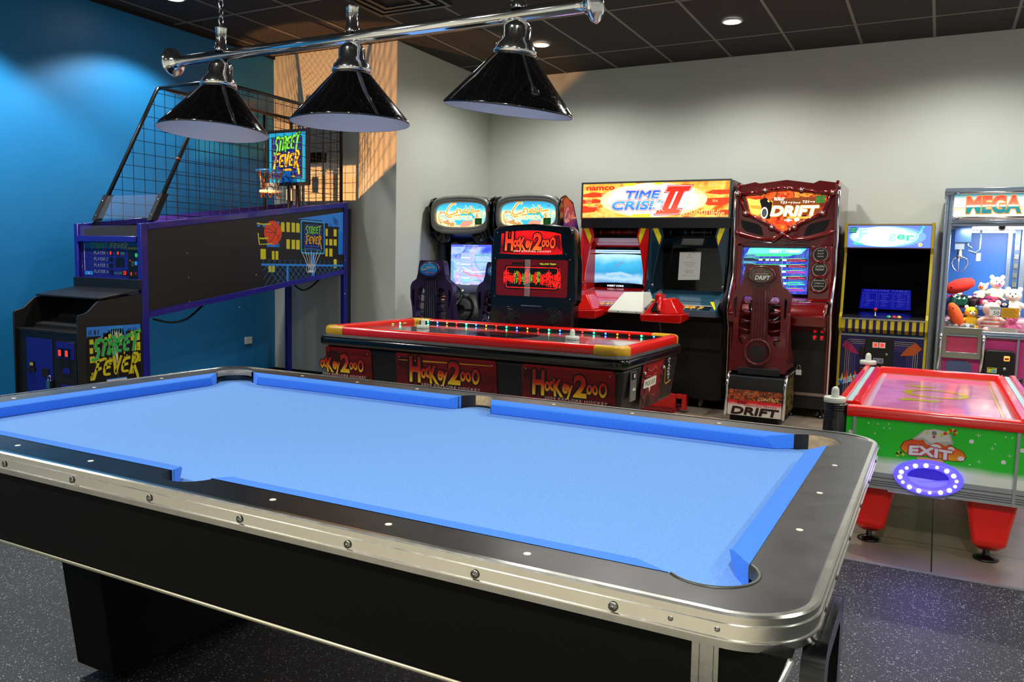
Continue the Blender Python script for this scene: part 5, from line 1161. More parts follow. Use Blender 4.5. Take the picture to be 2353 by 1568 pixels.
def roman2(m, g, d):
    def q(x, z): return (cx0 + .055 + x + .42 * z, 1.785 + z)
    z0, z1 = -.0 - g, .255 + g
    b.poly(f, [q(-.01 - g, z1 - .0), q(.215 + g, z1), q(.205 + g, z1 - .045 - g), q(.165 - g * .2, .205 - g), q(.165, .045 + g), q(.21 + g, .040 + g), q(.205 + g, z0), q(-.02 - g, z0), q(-.02 - g, .045 + g), q(.025 - g * .5, .045 + g), q(.025 - g * .5, .205 - g), q(-.015 - g, .205 - g)], m, d=d)
roman2(RE, .012, .0062); roman2(WL, .004, .0066); roman2(IR, .0, .0070)
b.poly(f, [(cx0 + .055 + .085 + .42 * .05, 1.785 + .05), (cx0 + .055 + .105 + .42 * .05, 1.785 + .05), (cx0 + .055 + .105 + .42 * .205, 1.785 + .205), (cx0 + .055 + .085 + .42 * .205, 1.785 + .205)], WL, d=.0074)
for m, off, d in ((WL, .095, .0078), (BL, .06, .0084)):
    b.text(f, 'TIME', cx0 - .275, 1.935, .068, m, d=d, w=.33, off=off, **kw); b.text(f, 'CRISIS', cx0 - .405, 1.832, .074, m, d=d, w=.49, off=off, **kw)
for i in range(16):
    a = 2 * PI * i / 16 + .1; r = .045 + .02 * (i % 3); b.poly(f, [(cx0 + .055 + .012 * math.cos(a + .5), 1.86 + .012 * math.sin(a + .5)), (cx0 + .055 + r * math.cos(a), 1.86 + r * math.sin(a)), (cx0 + .055 + .012 * math.cos(a - .5), 1.86 + .012 * math.sin(a - .5))], WW, d=.0092)
b.disc(f, cx0 + .055, 1.86, .018, WW, d=.0096); b.text(f, 'TM', cx0 + .31, 1.782, .012, MC['art_grey_blue'], d=.0096)
b.build('marquee_picture', tc, label='glowing orange marquee picture')
# pods
def pod(x0, x1, M1, M2, MD, side, player):
    cx = (x0 + x1) / 2; b = MB(); yo, yi = 5.575, 5.80
    xa, xb_, za, zb2 = x0 + .06, x1 - .06, 1.075, 1.475
    o = [(x0, .985), (x1, .985), (x1, 1.70), (x1 - .085, 1.715), (x1 - .10, 1.56), (x0 + .10, 1.56), (x0 + .085, 1.715), (x0, 1.70)]
    i_ = [(xa, za), (xb_, za), (xb_, zb2), (xb_ - .01, zb2 + .0), (xb_ - .02, zb2), (xa + .02, zb2), (xa + .01, zb2), (xa, zb2)]
    yy = [5.46, 5.46, yo, yo, 5.60, 5.60, yo, yo]
    vs = [(p[0], y, p[1]) for p, y in zip(o, yy)] + [(p[0], yi, p[1]) for p in i_]
    n = 8; b.add(vs, [(k, (k + 1) % n, n + (k + 1) % n, n + k) for k in range(n)], M1)
    for xx0, xx1 in ((x0, x0 + .085), (x1 - .085, x1)):
        b.add([(xx0, yo - .004, 1.10), (xx1, yo - .004, 1.10), (xx1, yo - .004, 1.10), (xx0, yo - .004, 1.10)], [], M1)
    b.prism([(5.46, .985), (5.46, .96), (5.60, 1.0), (5.80, 1.075), (5.60, 1.03)], 'x', x0, x1, M2)
    b.box(x0 - .002, x0 + .012, 5.565, 5.80, 1.0, 1.70, M1); b.box(x1 - .012, x1 + .002, 5.565, 5.80, 1.0, 1.70, M1)
    for s_, xo in ((1, x0), (-1, x1)):
        b.slab(F((0, 5.60, 0), (1, 0, 0), (0, 0, 1)), [(xo, 1.04), (xo + s_ * .03, 1.05), (xo + s_ * .05, 1.25), (xo + s_ * .085, 1.45), (xo + s_ * .125, 1.58), (xo + s_ * .105, 1.66), (xo + s_ * .08, 1.712), (xo, 1.712)], 0, .03, M1)
    pd = b.build('pod_surround', tc, bevel=.006, seg=2)
    # yellow wedges
    b = MB()
    fw = F((0, 5.569, 0), (1, 0, 0), (0, 0, 1))
    for s_, xo in ((1, x0), (-1, x1)):
        g = .012 if s_ > 0 else .03
        b.poly(fw, [(xo + s_ * g, 1.662), (xo + s_ * (g + .048), 1.672), (xo + s_ * .105, 1.575), (xo + s_ * .088, 1.50)], AYEL, d=.001); b.poly(fw, [(xo + s_ * .072, 1.545), (xo + s_ * .102, 1.545), (xo + s_ * .088, 1.495)], AAMB, d=.0016)
    b.build('wedge_decal', pd)
    b = MB()
    for x in (x0 + .03, x1 - .03):
        for z in (1.675, 1.12): b.lathe([(0, .006), (.008, .005), (.013, .0), (.016, 0)], STEEL, (x, yo - .002, z), (0, -1, 0), n=12)
    b.build('pod_bolt', pd)
    # speaker bar with chrome rings
    b = MB(); b.tube([(x0 + .09, 5.70, 1.62), (x1 - .09, 5.70, 1.62)], .026, MD, n=14)
    for t in (.12, .38, .5, .70, .82, .93): x = x0 + .09 + (x1 - x0 - .18) * t; b.tube([(x, 5.70, 1.62), (x + .006, 5.70, 1.62)], .0268, mat('ring_pale', '#b9b4b8', .3, .5), n=14)
    b.build('grille_tube', tc)
    # deck
    b = MB(); yd = 5.22; b.add([(x0, 5.47, .985), (x1, 5.47, .985), (x1, yd, .915), (x0, yd, .915), (x0, yd, .86), (x1, yd, .86), (x0, 5.47, .86), (x1, 5.47, .86)], [(0, 3, 2, 1), (3, 4, 5, 2), (4, 6, 7, 5), (0, 6, 4, 3), (1, 2, 5, 7)], M2)
    fd = F((0, yd, .915), (1, 0, 0), (0, .25, .07)); b.rect(fd, x0 + .10, x1 - .06, .01, .14, MD, d=.002)
    for k in range(8): xx = x0 + .12 + k * (x1 - x0 - .22) / 8; b.rect(fd, xx, xx + .007, .01, .14, mat('deck_stripe', '#8fa0b4' if M1 is TEAL else '#b8a8a0', .3), d=.0026)
    b.rect(fd, x0 + .10, x1 - .06, .12, .14, MC['deck_stripe'], d=.003)
    b.text(fd, 'PLAYER %d' % player, cx + (.06 if player == 2 else .1), .05, .05, AAMB, d=.004, w=.34 if player == 2 else .3, off=.04, shear=.3)
    fv = F((0, yd - .001, 0), (1, 0, 0), (0, 0, 1))
    for s_, xo in ((1, x0), (-1, x1)):
        b.add([(xo + s_ * .012, yd + .012, .922), (xo + s_ * .11, 5.45, .988), (xo + s_ * .03, 5.44, .986)] if player == 2 else [(xo + s_ * .01, yd + .01, .92), (xo + s_ * .05, 5.3, .94), (xo + s_ * .01, 5.44, .985)], [(0, 1, 2)], AYEL)
        b.add([(xo, yd, .915), (xo + s_ * .09, 5.46, .985), (xo, 5.575, 1.10)], [(0, 1, 2)], M2)
    b.build('control_deck', tc)
pod(-1.735, -1.045, REDP, REDP, REDD, 'L', 1); pod(-1.030, -.300, TEAL, TEALL, mat('deck_navy', '#131a2c', .25), 'R', 2)
b = MB(); b.box(-1.045, -1.03, 5.555, 5.80, .99, 1.72, BLACK); b.build('divider', tc)
# screens
SEA = grad('sea_scene', [(0, '#5a90b8'), (.12, '#9cc4dc'), (.3, '#2f8fc0'), (.55, '#3fa8d0'), (.8, '#a8d8e4'), (.92, '#4aa0d0'), (1, '#c8f0ff')], 'Z', .05, .40, emit=1.2, noise=.35, nscale=6, rough=.15)
b = MB(); fs = F((0, 5.795, 0), (1, 0, 0), (0, 0, 1)); b.slab(fs, rrect(-1.725, -1.165 + .02, 1.07, 1.485, .02), -.03, 0, DARKSCR)
b.poly(fs, [(-1.70, 1.115), (-1.60, 1.122), (-1.44, 1.125), (-1.28, 1.122), (-1.17, 1.115), (-1.155, 1.40), (-1.30, 1.408), (-1.44, 1.41), (-1.60, 1.408), (-1.69, 1.40)], SEA, d=.001)
b.rect(fs, -1.685, -1.16, 1.418, 1.448, mat('screen_pale_bar', '#bfe4ff', .3, emit=1.3), d=.001); b.rect(fs, -1.685, -1.16, 1.430, 1.438, mat('screen_blue_bar', '#3a7ac0', .3, emit=1.), d=.0014)
b.text(fs, 'INSERT COINS', -1.45, 1.085, .016, mat('screen_digit_white', '#e8f4ff', .3, emit=1.5), d=.001, w=.17, off=.02)
b.stroke(fs, [(-1.46, 1.29), (-1.42, 1.31), (-1.38, 1.33)], .012, mat('screen_pinkish', '#7a8ab0', .3, emit=1.), d=.0016); b.stroke(fs, [(-1.55, 1.20), (-1.4, 1.22), (-1.28, 1.19)], .03, mat('screen_pale_wave', '#9cc8dc', .3, emit=1.), d=.0014)
b.build('lit_screen', tc)
b = MB(); b.slab(fs, rrect(-.985, -.355, 1.065, 1.485, .01), -.03, 0, mat('dead_screen', '#161615', .06, spec=.6)); b.build('dark_screen', tc)
# notice taped on the dark screen
nt_ = thing('paper_notice', (-.71, 5.79, 1.18), 'white out-of-order sheet taped to the dark right-hand screen', 'notice')
b = MB(); fn = F((-.71, 5.793, 1.17), (1, 0, 0), (0, 0, 1)); w2 = .104; b.slab(fn, [(-w2, 0), (w2, .008), (w2 + .006, .275), (-w2 + .006, .268)], 0, .001, mat('paper_white', '#e4e4de', .7)); PI_ = mat('print_ink', '#55585e', .7)
b.ring(fn, .0, .245, .007, .009, PI_, d=.0016); b.text(fn, 'MARE', 0, .215, .010, PI_, d=.0016, w=.06, sp=1.6)
for t, z, h, w in (('OUT OF ORDER', .163, .0085, .12), ('We apologise for the', .145, .0065, .10), ('inconvenience', .130, .0065, .07), ('FUERA DE', .088, .0095, .075), ('SERVICIO', .070, .0095, .075), ('Disculpe las molestias', .045, .0065, .13)): b.text(fn, t, 0.002, z, h, PI_, d=.0016, w=w)
b.build('sheet', nt_)
# white cover, holsters and guns
b = MB()
def frust(b, base, top, m):
    vs = list(base) + list(top); b.add(vs, [(0, 3, 2, 1), (4, 5, 6, 7), (0, 1, 5, 4), (1, 2, 6, 5), (2, 3, 7, 6), (3, 0, 4, 7)], m)
CRM = mat('cover_offwhite', '#d3d6ca', .45)
frust(b, [(-1.28, 5.17, .885), (-.945, 5.17, .885), (-.92, 5.47, .90), (-1.24, 5.47, .90)], [(-1.185, 5.32, 1.05), (-1.00, 5.32, 1.055), (-.965, 5.44, 1.055), (-1.165, 5.44, 1.05)], CRM)
b.box(-1.28, -.945, 5.165, 5.47, .862, .887, CRM)
for x in (-1.18, -1.0): b.lathe([(0, .003), (.006, 0)], MATT, (x, 5.165, .874), (0, -1, 0), n=8)
b.build('coin_cover', tc, bevel=.006)
GR_ = mat('gun_red_plastic', '#c8120e', .2, coat=.5)
def holster(cx, w=.19):
    r = tc; b = MB(); y0, y1 = 5.02, 5.36
    frust(b, [(cx - w, y0 + .06, .80), (cx + w, y0 + .02, .80), (cx + w + .02, y1, .84), (cx - w + .02, y1, .84)], [(cx - w - .005, y0 + .05, .865), (cx + w + .01, y0 + .01, .885), (cx + w + .03, y1, .89), (cx - w, y1, .89)], GR_)
    frust(b, [(cx - w + .01, y0 + .08, .865), (cx + w - .03, y0 + .04, .885), (cx + w - .0, y1 - .02, .89), (cx - w + .02, y1 - .02, .88)], [(cx - .10, y0 + .17, 1.0), (cx + .05, y0 + .15, 1.02), (cx + .07, y1 - .06, 1.02), (cx - .08, y1 - .06, 1.0)], GR_)
    h = b.build('gun_holster', tc, bevel=.012, seg=3)
    b = MB(); b.prism([(cx - .10, .90), (cx - .03, .895), (cx - .045, .975), (cx - .06, .975)], 'y', y0 + .06, y0 + .12, MATT); b.build('holster_notch', h)
    b = MB(); b.tube([(cx - .02, y0 + .06, .90), (cx - .025, y0 + .08, .95), (cx - .035, y0 + .12, 1.00), (cx - .06, y0 + .18, 1.045)], [.018, .022, .024, .020], GR_, n=12)
    b.box(cx - .075, cx - .035, y0 + .10, y0 + .30, .99, 1.045, GR_); b.build('light_gun', h, bevel=.005)
    b = MB(); b.tube(smooth([(cx - .02, y0 + .06, .90), (cx - .01, y0 + .05, .84), (cx + .01, y0 + .05, .70), (cx + .05, y0 + .06, .50), (cx + .085, y0 + .09, .34), (cx + .09, y0 + .16, .22), (cx + .02, y0 + .34, .20)]), .0085, mat('cable_black', '#1a1a1b', .35), n=8); b.build('gun_cable', h)
holster(-.745); holster(-1.545)
# lower details
b = MB(); fl_ = F((0, 5.452, 0), (1, 0, 0), (0, 0, 1)); b.slab(fl_, rrect(-1.36, -1.14, .68, .80, .02), 0, .006, GLOSS)
for x in (-1.30, -1.20): b.rect(fl_, x - .02, x + .02, .715, .765, MATT, d=.008); b.rect(fl_, x - .012, x + .008, .745, .755, mat('coin_green_led', '#b8d060', .4, emit=.6), d=.009); b.rect(fl_, x - .012, x + .006, .728, .736, MC['coin_green_led'], d=.009)
b.build('coin_slots', tc)
b = MB(); b.rect(fl_, -.47, -.40, .708, .765, mat('plate_grey', '#8a8f94', .4), d=.001); b.rect(fl_, -.468, -.402, .735, .752, mat('plate_navy', '#1c2250', .4), d=.002); b.rect(fl_, -.39, -.325, .745, .765, mat('plate_brown', '#3a2a22', .4), d=.001); b.rect(fl_, -.375, -.35, .68, .72, mat('plate_cream', '#c8c8a0', .4), d=.001)
for k in range(4): b.rect(fl_, -.374, -.351, .686 + k * .009, .688 + k * .009, PI_, d=.002)
b.build('rating_label', tc)
b = MB(); b.box(TCX0 + .03, TCX1 - .02, 5.47, 5.50, .085, .10, mat('sill_dark_steel', '#3a3a3c', .4, .8)); b.build('kick_strip', tc)
for x in (-1.66, -.48):
    for y in (5.56, 6.3):
        b = MB(); b.lathe([(0, -.016), (.030, -.016), (.040, -.012), (.042, 0), (.040, .012), (.030, .016), (0, .016)], mat('caster_grey', '#6f6f60', .4), (x, y, .042), (1, 0, 0), n=20); b.prism([(y - .02, .04), (y + .02, .04), (y + .03, .105), (y - .03, .105)], 'x', x + .018, x + .022, STEEL); b.build('caster', tc)
# red steel pedal unit on the floor in front
pu = thing('foot_pedal_unit', (-.8, 5.3, 0), 'red steel foot pedal unit on the floor behind the long black air hockey table', 'pedal unit')
RS = mat('red_steel', '#c01210', .4, coat=.2); CP = mat('chequer_plate', '#7a2420', .3, .6, bump=2., nscale=160)
b = MB(); b.prism([(-1.2, .0), (-.60, .0), (-.60, .165), (-.66, .17), (-.72, .168), (-.86, .13), (-1.2, .13)], 'y', 5.14, 5.17, RS); b.box(-1.2, -.60, 5.17, 5.45, .0, .03, RS); b.build('frame', pu, bevel=.003)
b = MB(); b.add([(-1.15, 5.06, .02), (-.60, 5.06, .02), (-.60, 5.15, .045), (-1.15, 5.15, .045), (-1.15, 5.06, 0), (-.60, 5.06, 0)], [(0, 1, 2, 3), (0, 4, 5, 1)], CP); b.build('tread_plate', pu)
b = MB(); b.box(-.60, -.505, 5.16, 5.19, .125, .165, RS); b.box(-.545, -.505, 5.15, 5.20, .03, .165, RS); b.box(-.60, -.53, 5.165, 5.185, .05, .07, MATT); b.build('bracket', pu, bevel=.003)
# ================================================================ RED DRIVING CABINET
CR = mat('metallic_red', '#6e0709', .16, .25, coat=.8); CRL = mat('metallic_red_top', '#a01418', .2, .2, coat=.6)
dr = thing('driving_game_cabinet', (.17, 6.0, 0), 'metallic dark red driving game cabinet with glowing drift marquee', 'arcade game')
DX0, DX1 = -.235, .585
b = MB(); b.box(DX0 + .02, DX1 - .02, 5.72, 6.40, .20, 2.0, MATT); b.build('carcass', dr)
dp = [(5.58, .12), (5.56, .75), (5.47, .92), (5.50, 1.05), (5.62, 1.20), (5.60, 1.60), (5.56, 2.02), (5.60, 2.06), (6.40, 2.06), (6.42, .12)]
for x0, x1 in ((DX0 - .015, DX0 + .012), (DX1 - .008, DX1 + .018)):
    b = MB(); b.prism(dp, 'x', x0, x1, CR); b.build('side_panel', dr, bevel=.006)
for x in (DX0 - .020, DX1 + .026):
    b = MB(); b.tube([(x, 5.60, 2.0), (x, 5.56, 1.96), (x, 5.58, 1.62), (x, 5.60, 1.55), (x, 5.62, 1.22), (x, 5.50, 1.06), (x, 5.46, .92), (x, 5.54, .76), (x, 5.56, .30), (x, 5.58, .14)], .012, CHROME, n=8)
    b.build('chrome_edge_tube', dr)
# hood
f = F((0, 5.58, 0), (1, 0, 0), (0, 0, 1))
ho = [(DX0, 1.50), (DX1, 1.52), (DX1, 1.99), (.587, 2.04), (.444, 2.062), (.396, 2.040), (.174, 2.074), (-.06, 2.048), (-.094, 2.062), (-.247, 2.03)]
mo = [(-.175, 1.935), (-.03, 1.945), (.05, 1.97), (.207, 1.978), (.28, 1.962), (.515, 1.935), (.482, 1.785), (.30, 1.70), (.205, 1.645), (.165, 1.620), (.125, 1.645), (.034, 1.705), (-.128, 1.785)]
b = plate(ho, [mo], 'y', 5.60, 5.66, CR)
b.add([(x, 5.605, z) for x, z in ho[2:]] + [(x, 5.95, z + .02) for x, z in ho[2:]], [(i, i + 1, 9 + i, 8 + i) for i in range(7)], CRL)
hd = b.build('hood', dr, bevel=.008, seg=2)
b = MB(); RM = []
for p, q in (((-.235, 1.955), (-.01, 1.972)), ((-.01, 1.972), (.05, 1.992)), ((.05, 1.992), (.175, 2.0)), ((.175, 2.0), (.30, 1.975)), ((.30, 1.975), (.555, 1.955)), ((.555, 1.955), (.487, 1.785)), ((.487, 1.785), (.27, 1.67)), ((.27, 1.66), (.165, 1.605)), ((.165, 1.605), (.07, 1.66)), ((.07, 1.67), (-.16, 1.785)), ((-.16, 1.785), (-.235, 1.955))):
    b.tube([(p[0], 5.585, p[1]), (q[0], 5.585, q[1])], .018, CR, n=8)
b.build('marquee_bezel', hd)
b = MB()
for x, z in ((-.235, 1.958), (.0, 1.98), (.305, 1.98), (.557, 1.955), (-.16, 1.783), (.487, 1.781), (.073, 1.658), (.26, 1.658)):
    b.ball((x, 5.578, z), .032, CR, n=12, sc=(1, .8, 1)); b.lathe([(0, .008), (.008, .006), (.013, 0)], STEEL, (x, 5.553, z), (0, -1, 0), n=12)
b.build('bezel_bolt', hd)
b = MB(); DG = blotch('drift_marquee_glow', ['#2a0a04', '#8a1a08', '#ff5a1a', '#3a1006', '#ff9a3a', '#5a1408'], scale=8, emit=1.3, dist=1.)
b.poly(f, mo, DG, d=-.022); f2 = f.off(0, 0, -.021)
HW = mat('glow_white_hot', '#fff6dc', .4, emit=1.9); HO = mat('glow_orange', '#ff8a2a', .4, emit=1.6); HY = mat('glow_yellow', '#ffd050', .4, emit=1.5); HR = mat('glow_red', '#f0301a', .4, emit=1.2); HB = mat('glow_black', '#0a0504', .4)
b.poly(f2, [(-.16, 1.92), (-.05, 1.91), (.0, 1.875), (-.02, 1.80), (-.06, 1.765), (-.12, 1.79)], HY, d=.0004); b.poly(f2, [(-.15, 1.92), (-.04, 1.935), (-.02, 1.925), (-.08, 1.905)], HR, d=.0008); b.poly(f2, [(-.13, 1.86), (-.05, 1.855), (-.01, 1.84), (-.03, 1.82), (-.12, 1.83)], HO, d=.0008)
b.poly(f2, [(-.05, 1.90), (.0, 1.925), (.06, 1.88), (.05, 1.74), (.02, 1.735), (-.03, 1.76), (-.03, 1.84)], HB, d=.001); b.ring(f2, -.003, 1.79, .022, .030, HW, d=.0016, k=1.7); b.disc(f2, -.003, 1.79, .018, MC['gauge_grey'], d=.0014, ry=.03)
b.stroke(f2, [(.02, 1.90), (.035, 1.885)], .012, HY, d=.0016)
b.poly(f2, [(.07, 1.91), (.46, 1.93), (.46, 1.78), (.05, 1.75)], mat('glow_brown', '#7a3a10', .4, emit=1.), d=.0012)
b.text(f2, 'The Fast and', .115, 1.913, .012, HW, d=.002, w=.09, shear=.3, off=.03); b.text(f2, 'Furious', .115, 1.898, .013, HW, d=.002, w=.08, shear=.3, off=.03)
def kana(b, fr, x, z, h, n, m, d, w=None):
    rk_ = random.Random(5); cw = (w or n * h) / n
    pats = [[[(0, .9), (.9, .9), (.5, .1)]], [[(.1, .6), (.8, .6), (.4, 0)]], [[(0, .5), (1, .5)]], [[(.1, .9), (.9, .9), (.2, .0)], [(.5, .5), (.9, 0)]], [[(.4, 1), (.4, 0)], [(.4, .6), (.8, .4)]], [[(.1, .9), (.9, .9), (.4, 0)], [(.5, .6), (.5, .3)]], [[(.2, .9), (.2, .4)], [(.8, 1), (.8, .4), (.4, 0)]]]
    for i in range(n):
        for st in pats[(i * 3) % 7 if i % 2 else (i * 2) % 7]: b.stroke(fr, [(x + i * cw + px_ * cw * .85 + .2 * py_ * h, z + py_ * h) for px_, py_ in st], h * .2, m, d=d)
kana(b, f2, .125, 1.868, .022, 6, HW, .002, .13); b.text(f2, 'and', .275, 1.870, .013, HW, d=.002, w=.04); kana(b, f2, .31, 1.872, .022, 6, HW, .002, .13)
for m, off, d in ((HO, .09, .0024), (HW, .05, .003)): b.text(f2, 'DRIFT', .055, 1.765, .082, m, d=d, w=.375, off=off, shear=.22, align='L')
b.rect(f2, .20, .40, 1.748, 1.754, HY, d=.003); b.rect(f2, .22, .36, 1.740, 1.744, HY, d=.003)
for k in range(9): b.rect(f2, .04 + k * .02, .055 + k * .022, 1.69 + (k % 3) * .012, 1.70 + (k % 3) * .012, HR, d=.003)
for k in range(4): b.text(f2, 'FX'[k % 2], .10 + k * .035, 1.688, .03, HR, d=.0032, off=.02)
b.text(f2, '15', .16, 1.655, .02, HO, d=.003, off=.03); b.text(f2, '13', .165, 1.945, .016, HO, d=.003, off=.03); b.poly(f2, [(.25, 1.735), (.285, 1.75), (.30, 1.725), (.265, 1.71)], HW, d=.0032); b.rect(f2, .17, .24, 1.722, 1.728, HW, d=.0034); b.disc(f2, .205, 1.725, .018, mat('glow_blue', '#8ab8d8', .4, emit=1.), d=.0032)
for k in range(12): b.rect(f2, .15 + k * .026, .16 + k * .026, 1.917, 1.920, HR, d=.003)
b.rect(f2, .10, .22, 1.938, 1.941, HR, d=.003)
b.slab(f2, [(.423, 1.868), (.495, 1.872), (.497, 1.935), (.425, 1.934)], .0, .006, mat('sticker_green', '#5fb848', .5, emit=.15)); 
for k, t in enumerate(('SUITABLE', 'FOR', 'ALL AGES')): b.text(f2, t, .46, 1.92 - k * .018, .008, mat('sticker_ink', '#1c5a20', .5), d=.007, w=.05 if k != 1 else .02)
b.build('marquee_picture', dr, label='glowing drift marquee picture')
for s_ in (1, -1):
    b = MB(); cx = .17; pts = [(cx - s_ * .378, 1.732), (cx - s_ * .22, 1.692), (cx - s_ * .19, 1.66), (cx - s_ * .172, 1.59), (cx - s_ * .20, 1.592), (cx - s_ * .335, 1.633), (cx - s_ * .36, 1.67)]
    b.slab(F((0, 5.599, 0), (1, 0, 0), (0, 0, 1)), pts, -.02, .006, MC['speaker_mesh'])
    b.build('speaker_grille', dr)
b = MB(); b.tube([(DX0, 5.585, 1.62), (-.20, 5.575, 1.60), (-.05, 5.565, 1.56), (.08, 5.56, 1.55), (.165, 5.555, 1.60)], .02, CR, n=8); b.tube([(DX1, 5.585, 1.63), (.53, 5.575, 1.61), (.38, 5.565, 1.565), (.25, 5.56, 1.555), (.165, 5.555, 1.60)], .02, CR, n=8)
b.lathe([(0, .01), (.014, .004), (.018, 0)], SIL, (.167, 5.535, 1.605), (0, -1, 0), n=3); b.build('brow_moulding', dr)
# screen and right column
b = MB(); b.prism([(5.60, 1.50), (5.72, 1.50), (5.72, 1.0), (5.60, 1.0)], 'x', .40, DX1, CR); b.box(DX0 + .01, DX0 + .055, 5.60, 5.72, 1.0, 1.52, CR); b.box(DX0 + .01, DX1 - .01, 5.62, 5.72, 1.495, 1.56, CR); b.box(-.17, .385, 5.585, 5.62, 1.522, 1.532, SIL)
b.build('screen_surround', dr, bevel=.006)
b = MB(); fs = F((0, 5.655, 0), (1, 0, 0), (0, 0, 1)); sx0, sx1, sz0, sz1 = -.178, .385, 1.08, 1.485
b.rect(fs, DX0 + .05, .405, 1.03, 1.51, DARKSCR); b.rect(fs, sx0, sx1, sz0, sz1, blotch('drift_screen', ['#3a3ae8', '#6a5af8', '#5a8ae0', '#4a4af0', '#7ab0e8', '#5a50f0'], scale=4, emit=1.1, rough=.15, dist=.3), d=.001)
SG2 = mat('screen_green_line', '#3af07a', .3, emit=1.3); SP2 = mat('screen_pink', '#e03a5a', .3, emit=1.1); SW2 = mat('screen_white', '#f0f4ff', .3, emit=1.3); SK2 = mat('screen_darkrow', '#30405a', .3, emit=.4); SA2 = mat('screen_aqua', '#6ae0e0', .3, emit=1.1)
b.poly(fs, [(sx0 + .03, 1.43), (sx0 + .50, 1.435), (sx0 + .53, 1.475), (sx0 + .05, 1.478)], SA2, d=.002); b.stroke(fs, [(sx0 + .02, 1.425), (sx0 + .48, 1.43), (sx0 + .54, 1.478), (sx0 + .06, 1.48)], .004, SG2, d=.0026)
b.text(fs, 'BEST TIMES', sx0 + .36, 1.445, .024, SW2, d=.003, w=.26, shear=.2, off=.03); b.poly(fs, [(sx0 + .10, 1.425), (sx0 + .44, 1.43), (sx0 + .40, 1.412), (sx0 + .12, 1.408)], SG2, d=.0024)
rs = random.Random(11)
for k in range(6):
    z = 1.365 - k * .052
    b.rect(fs, sx0 + .005, sx1 - .01, z, z + .026, SK2 if k in (0, 1, 3) else mat('screen_violet_row', '#4a50d8', .3, emit=1.), d=.0018)
    for j in range(5): a = sx0 + .13 + j * .05 + rs.random() * .02; b.rect(fs, a, a + .02 + rs.random() * .02, z + .005, z + .02, SW2, d=.0026)
    b.stroke(fs, [(sx0 + .38 + .02 * (k % 2), z + .008), (sx0 + .42, z + .022), (sx0 + .48, z + .024), (sx0 + .54, z + .01), (sx0 + .4, z + .004)], .006, SP2 if k != 4 else SG2, d=.003)
    b.stroke(fs, [(sx0 + .01, z + .03 + .01 * (k % 2)), (sx0 + .08, z + .035), (sx0 + .11, z + .02), (sx0 + .3, z + .022), (sx1 - .03, z + .03)], .003, SG2, d=.0032)
b.rect(fs, sx0 + .34, sx0 + .343, sz0, sz1, SG2, d=.0036); b.text(fs, 'P4', sx0 + .30, 1.15, .05, SW2, d=.004)
b.build('screen', dr)
for k, (z, tx) in enumerate(((1.431, ('PSP', 'SAVE', 'UNLOCK')), (1.302, ('JOIN', 'NOW!')), (1.175, ('ENTER YOUR PIN', 'NUMBER ON', 'KEYPAD PAD')))):
    b = MB(); b.lathe([(.078, 0), (.082, .02), (.075, .034), (.066, .036), (.064, .02)], CR, (.49, 5.60, z), (0, -1, 0), n=32)
    bo = b.build('badge_housing', dr); fb = F((.49, 5.578, z), (1, 0, 0), (0, 0, 1)); b = MB()
    b.disc(fb, 0, 0, .066, GLOSS, n=32); b.ring(fb, 0, 0, .055, .061, mat('badge_ring_grey', '#9aa09a', .3), d=.002, n=32); b.disc(fb, 0, 0, .055, blotch('badge_collage', ['#0a0a0a', '#1c120c', '#3a2416', '#0c140c'], scale=20), d=.0016, n=32)
    for j, t in enumerate(tx): hh = .018 if k == 1 else .011; b.text(fb, t, 0, .018 - j * (.028 if k == 1 else .024) + (.008 if k != 1 else 0), hh, AWHT, d=.003, w=.07 if k == 1 else (.05 if k == 0 else .08), shear=.1)
    b.build('badge_plate', bo)
# dash with keypad
b = MB(); b.prism([(5.33, .90), (5.38, .97), (5.52, 1.04), (5.72, 1.06), (5.72, .75), (5.50, .76), (5.36, .82)], 'x', DX0 + .01, DX1 - .005, CR); ds = b.build('dashboard', dr, bevel=.015, seg=3)
fk = F((.455, 5.445, .965), (1, 0, 0), (0, .62, .78)); b = MB(); b.slab(fk, rrect(-.13, .14, -.065, .075, .015), .0, .006, GLOSS); b.poly(fk, [(-.12, -.055), (.13, -.055), (.13, .045), (-.10, .065)], blotch('keypad_collage', ['#2a2a1c', '#6a6a4a', '#a8a880', '#3a4028', '#c8c8a8'], scale=24), d=.0075)
b.text(fk, 'DRIFT', -.06, .045, .018, AWHT, d=.009, w=.09, shear=.2, off=.04)
for i in range(3):
    for j in range(4): b.rect(fk, .03 + i * .024, .048 + i * .024, -.045 + j * .018, -.032 + j * .018, mat('key_grey', '#b8b8b0', .4), d=.009)
b.disc(fk, -.03, .0, .014, MATT, d=.012); b.build('keypad_panel', ds)
b = MB(); b.lathe([(.0, .014), (.028, .012), (.034, .0)], mat('button_green_lit', '#2af07a', .3, emit=2.2), (.262, 5.40, .95), (0, -.5, .85), n=20); b.build('start_button', ds)
b = MB(); wc = Vector((.13, 5.30, .98)); ax_ = Vector((0, -.86, .5)).normalized(); e1 = Vector((1, 0, 0)); e2 = ax_.cross(e1)
b.tube([wc + (e1 * math.cos(t) + e2 * math.sin(t)) * .15 for t in [2 * PI * i / 32 for i in range(32)]], .016, GLOSS, n=10, closed=True)
for d_ in (e1, -e1, -e2): b.tube([wc, wc + d_ * .14], .015, MATT, n=6)
b.lathe([(0, .02), (.04, .01), (.05, -.02), (.03, -.14)], MATT, wc, ax_, n=20); b.build('steering_wheel', dr)
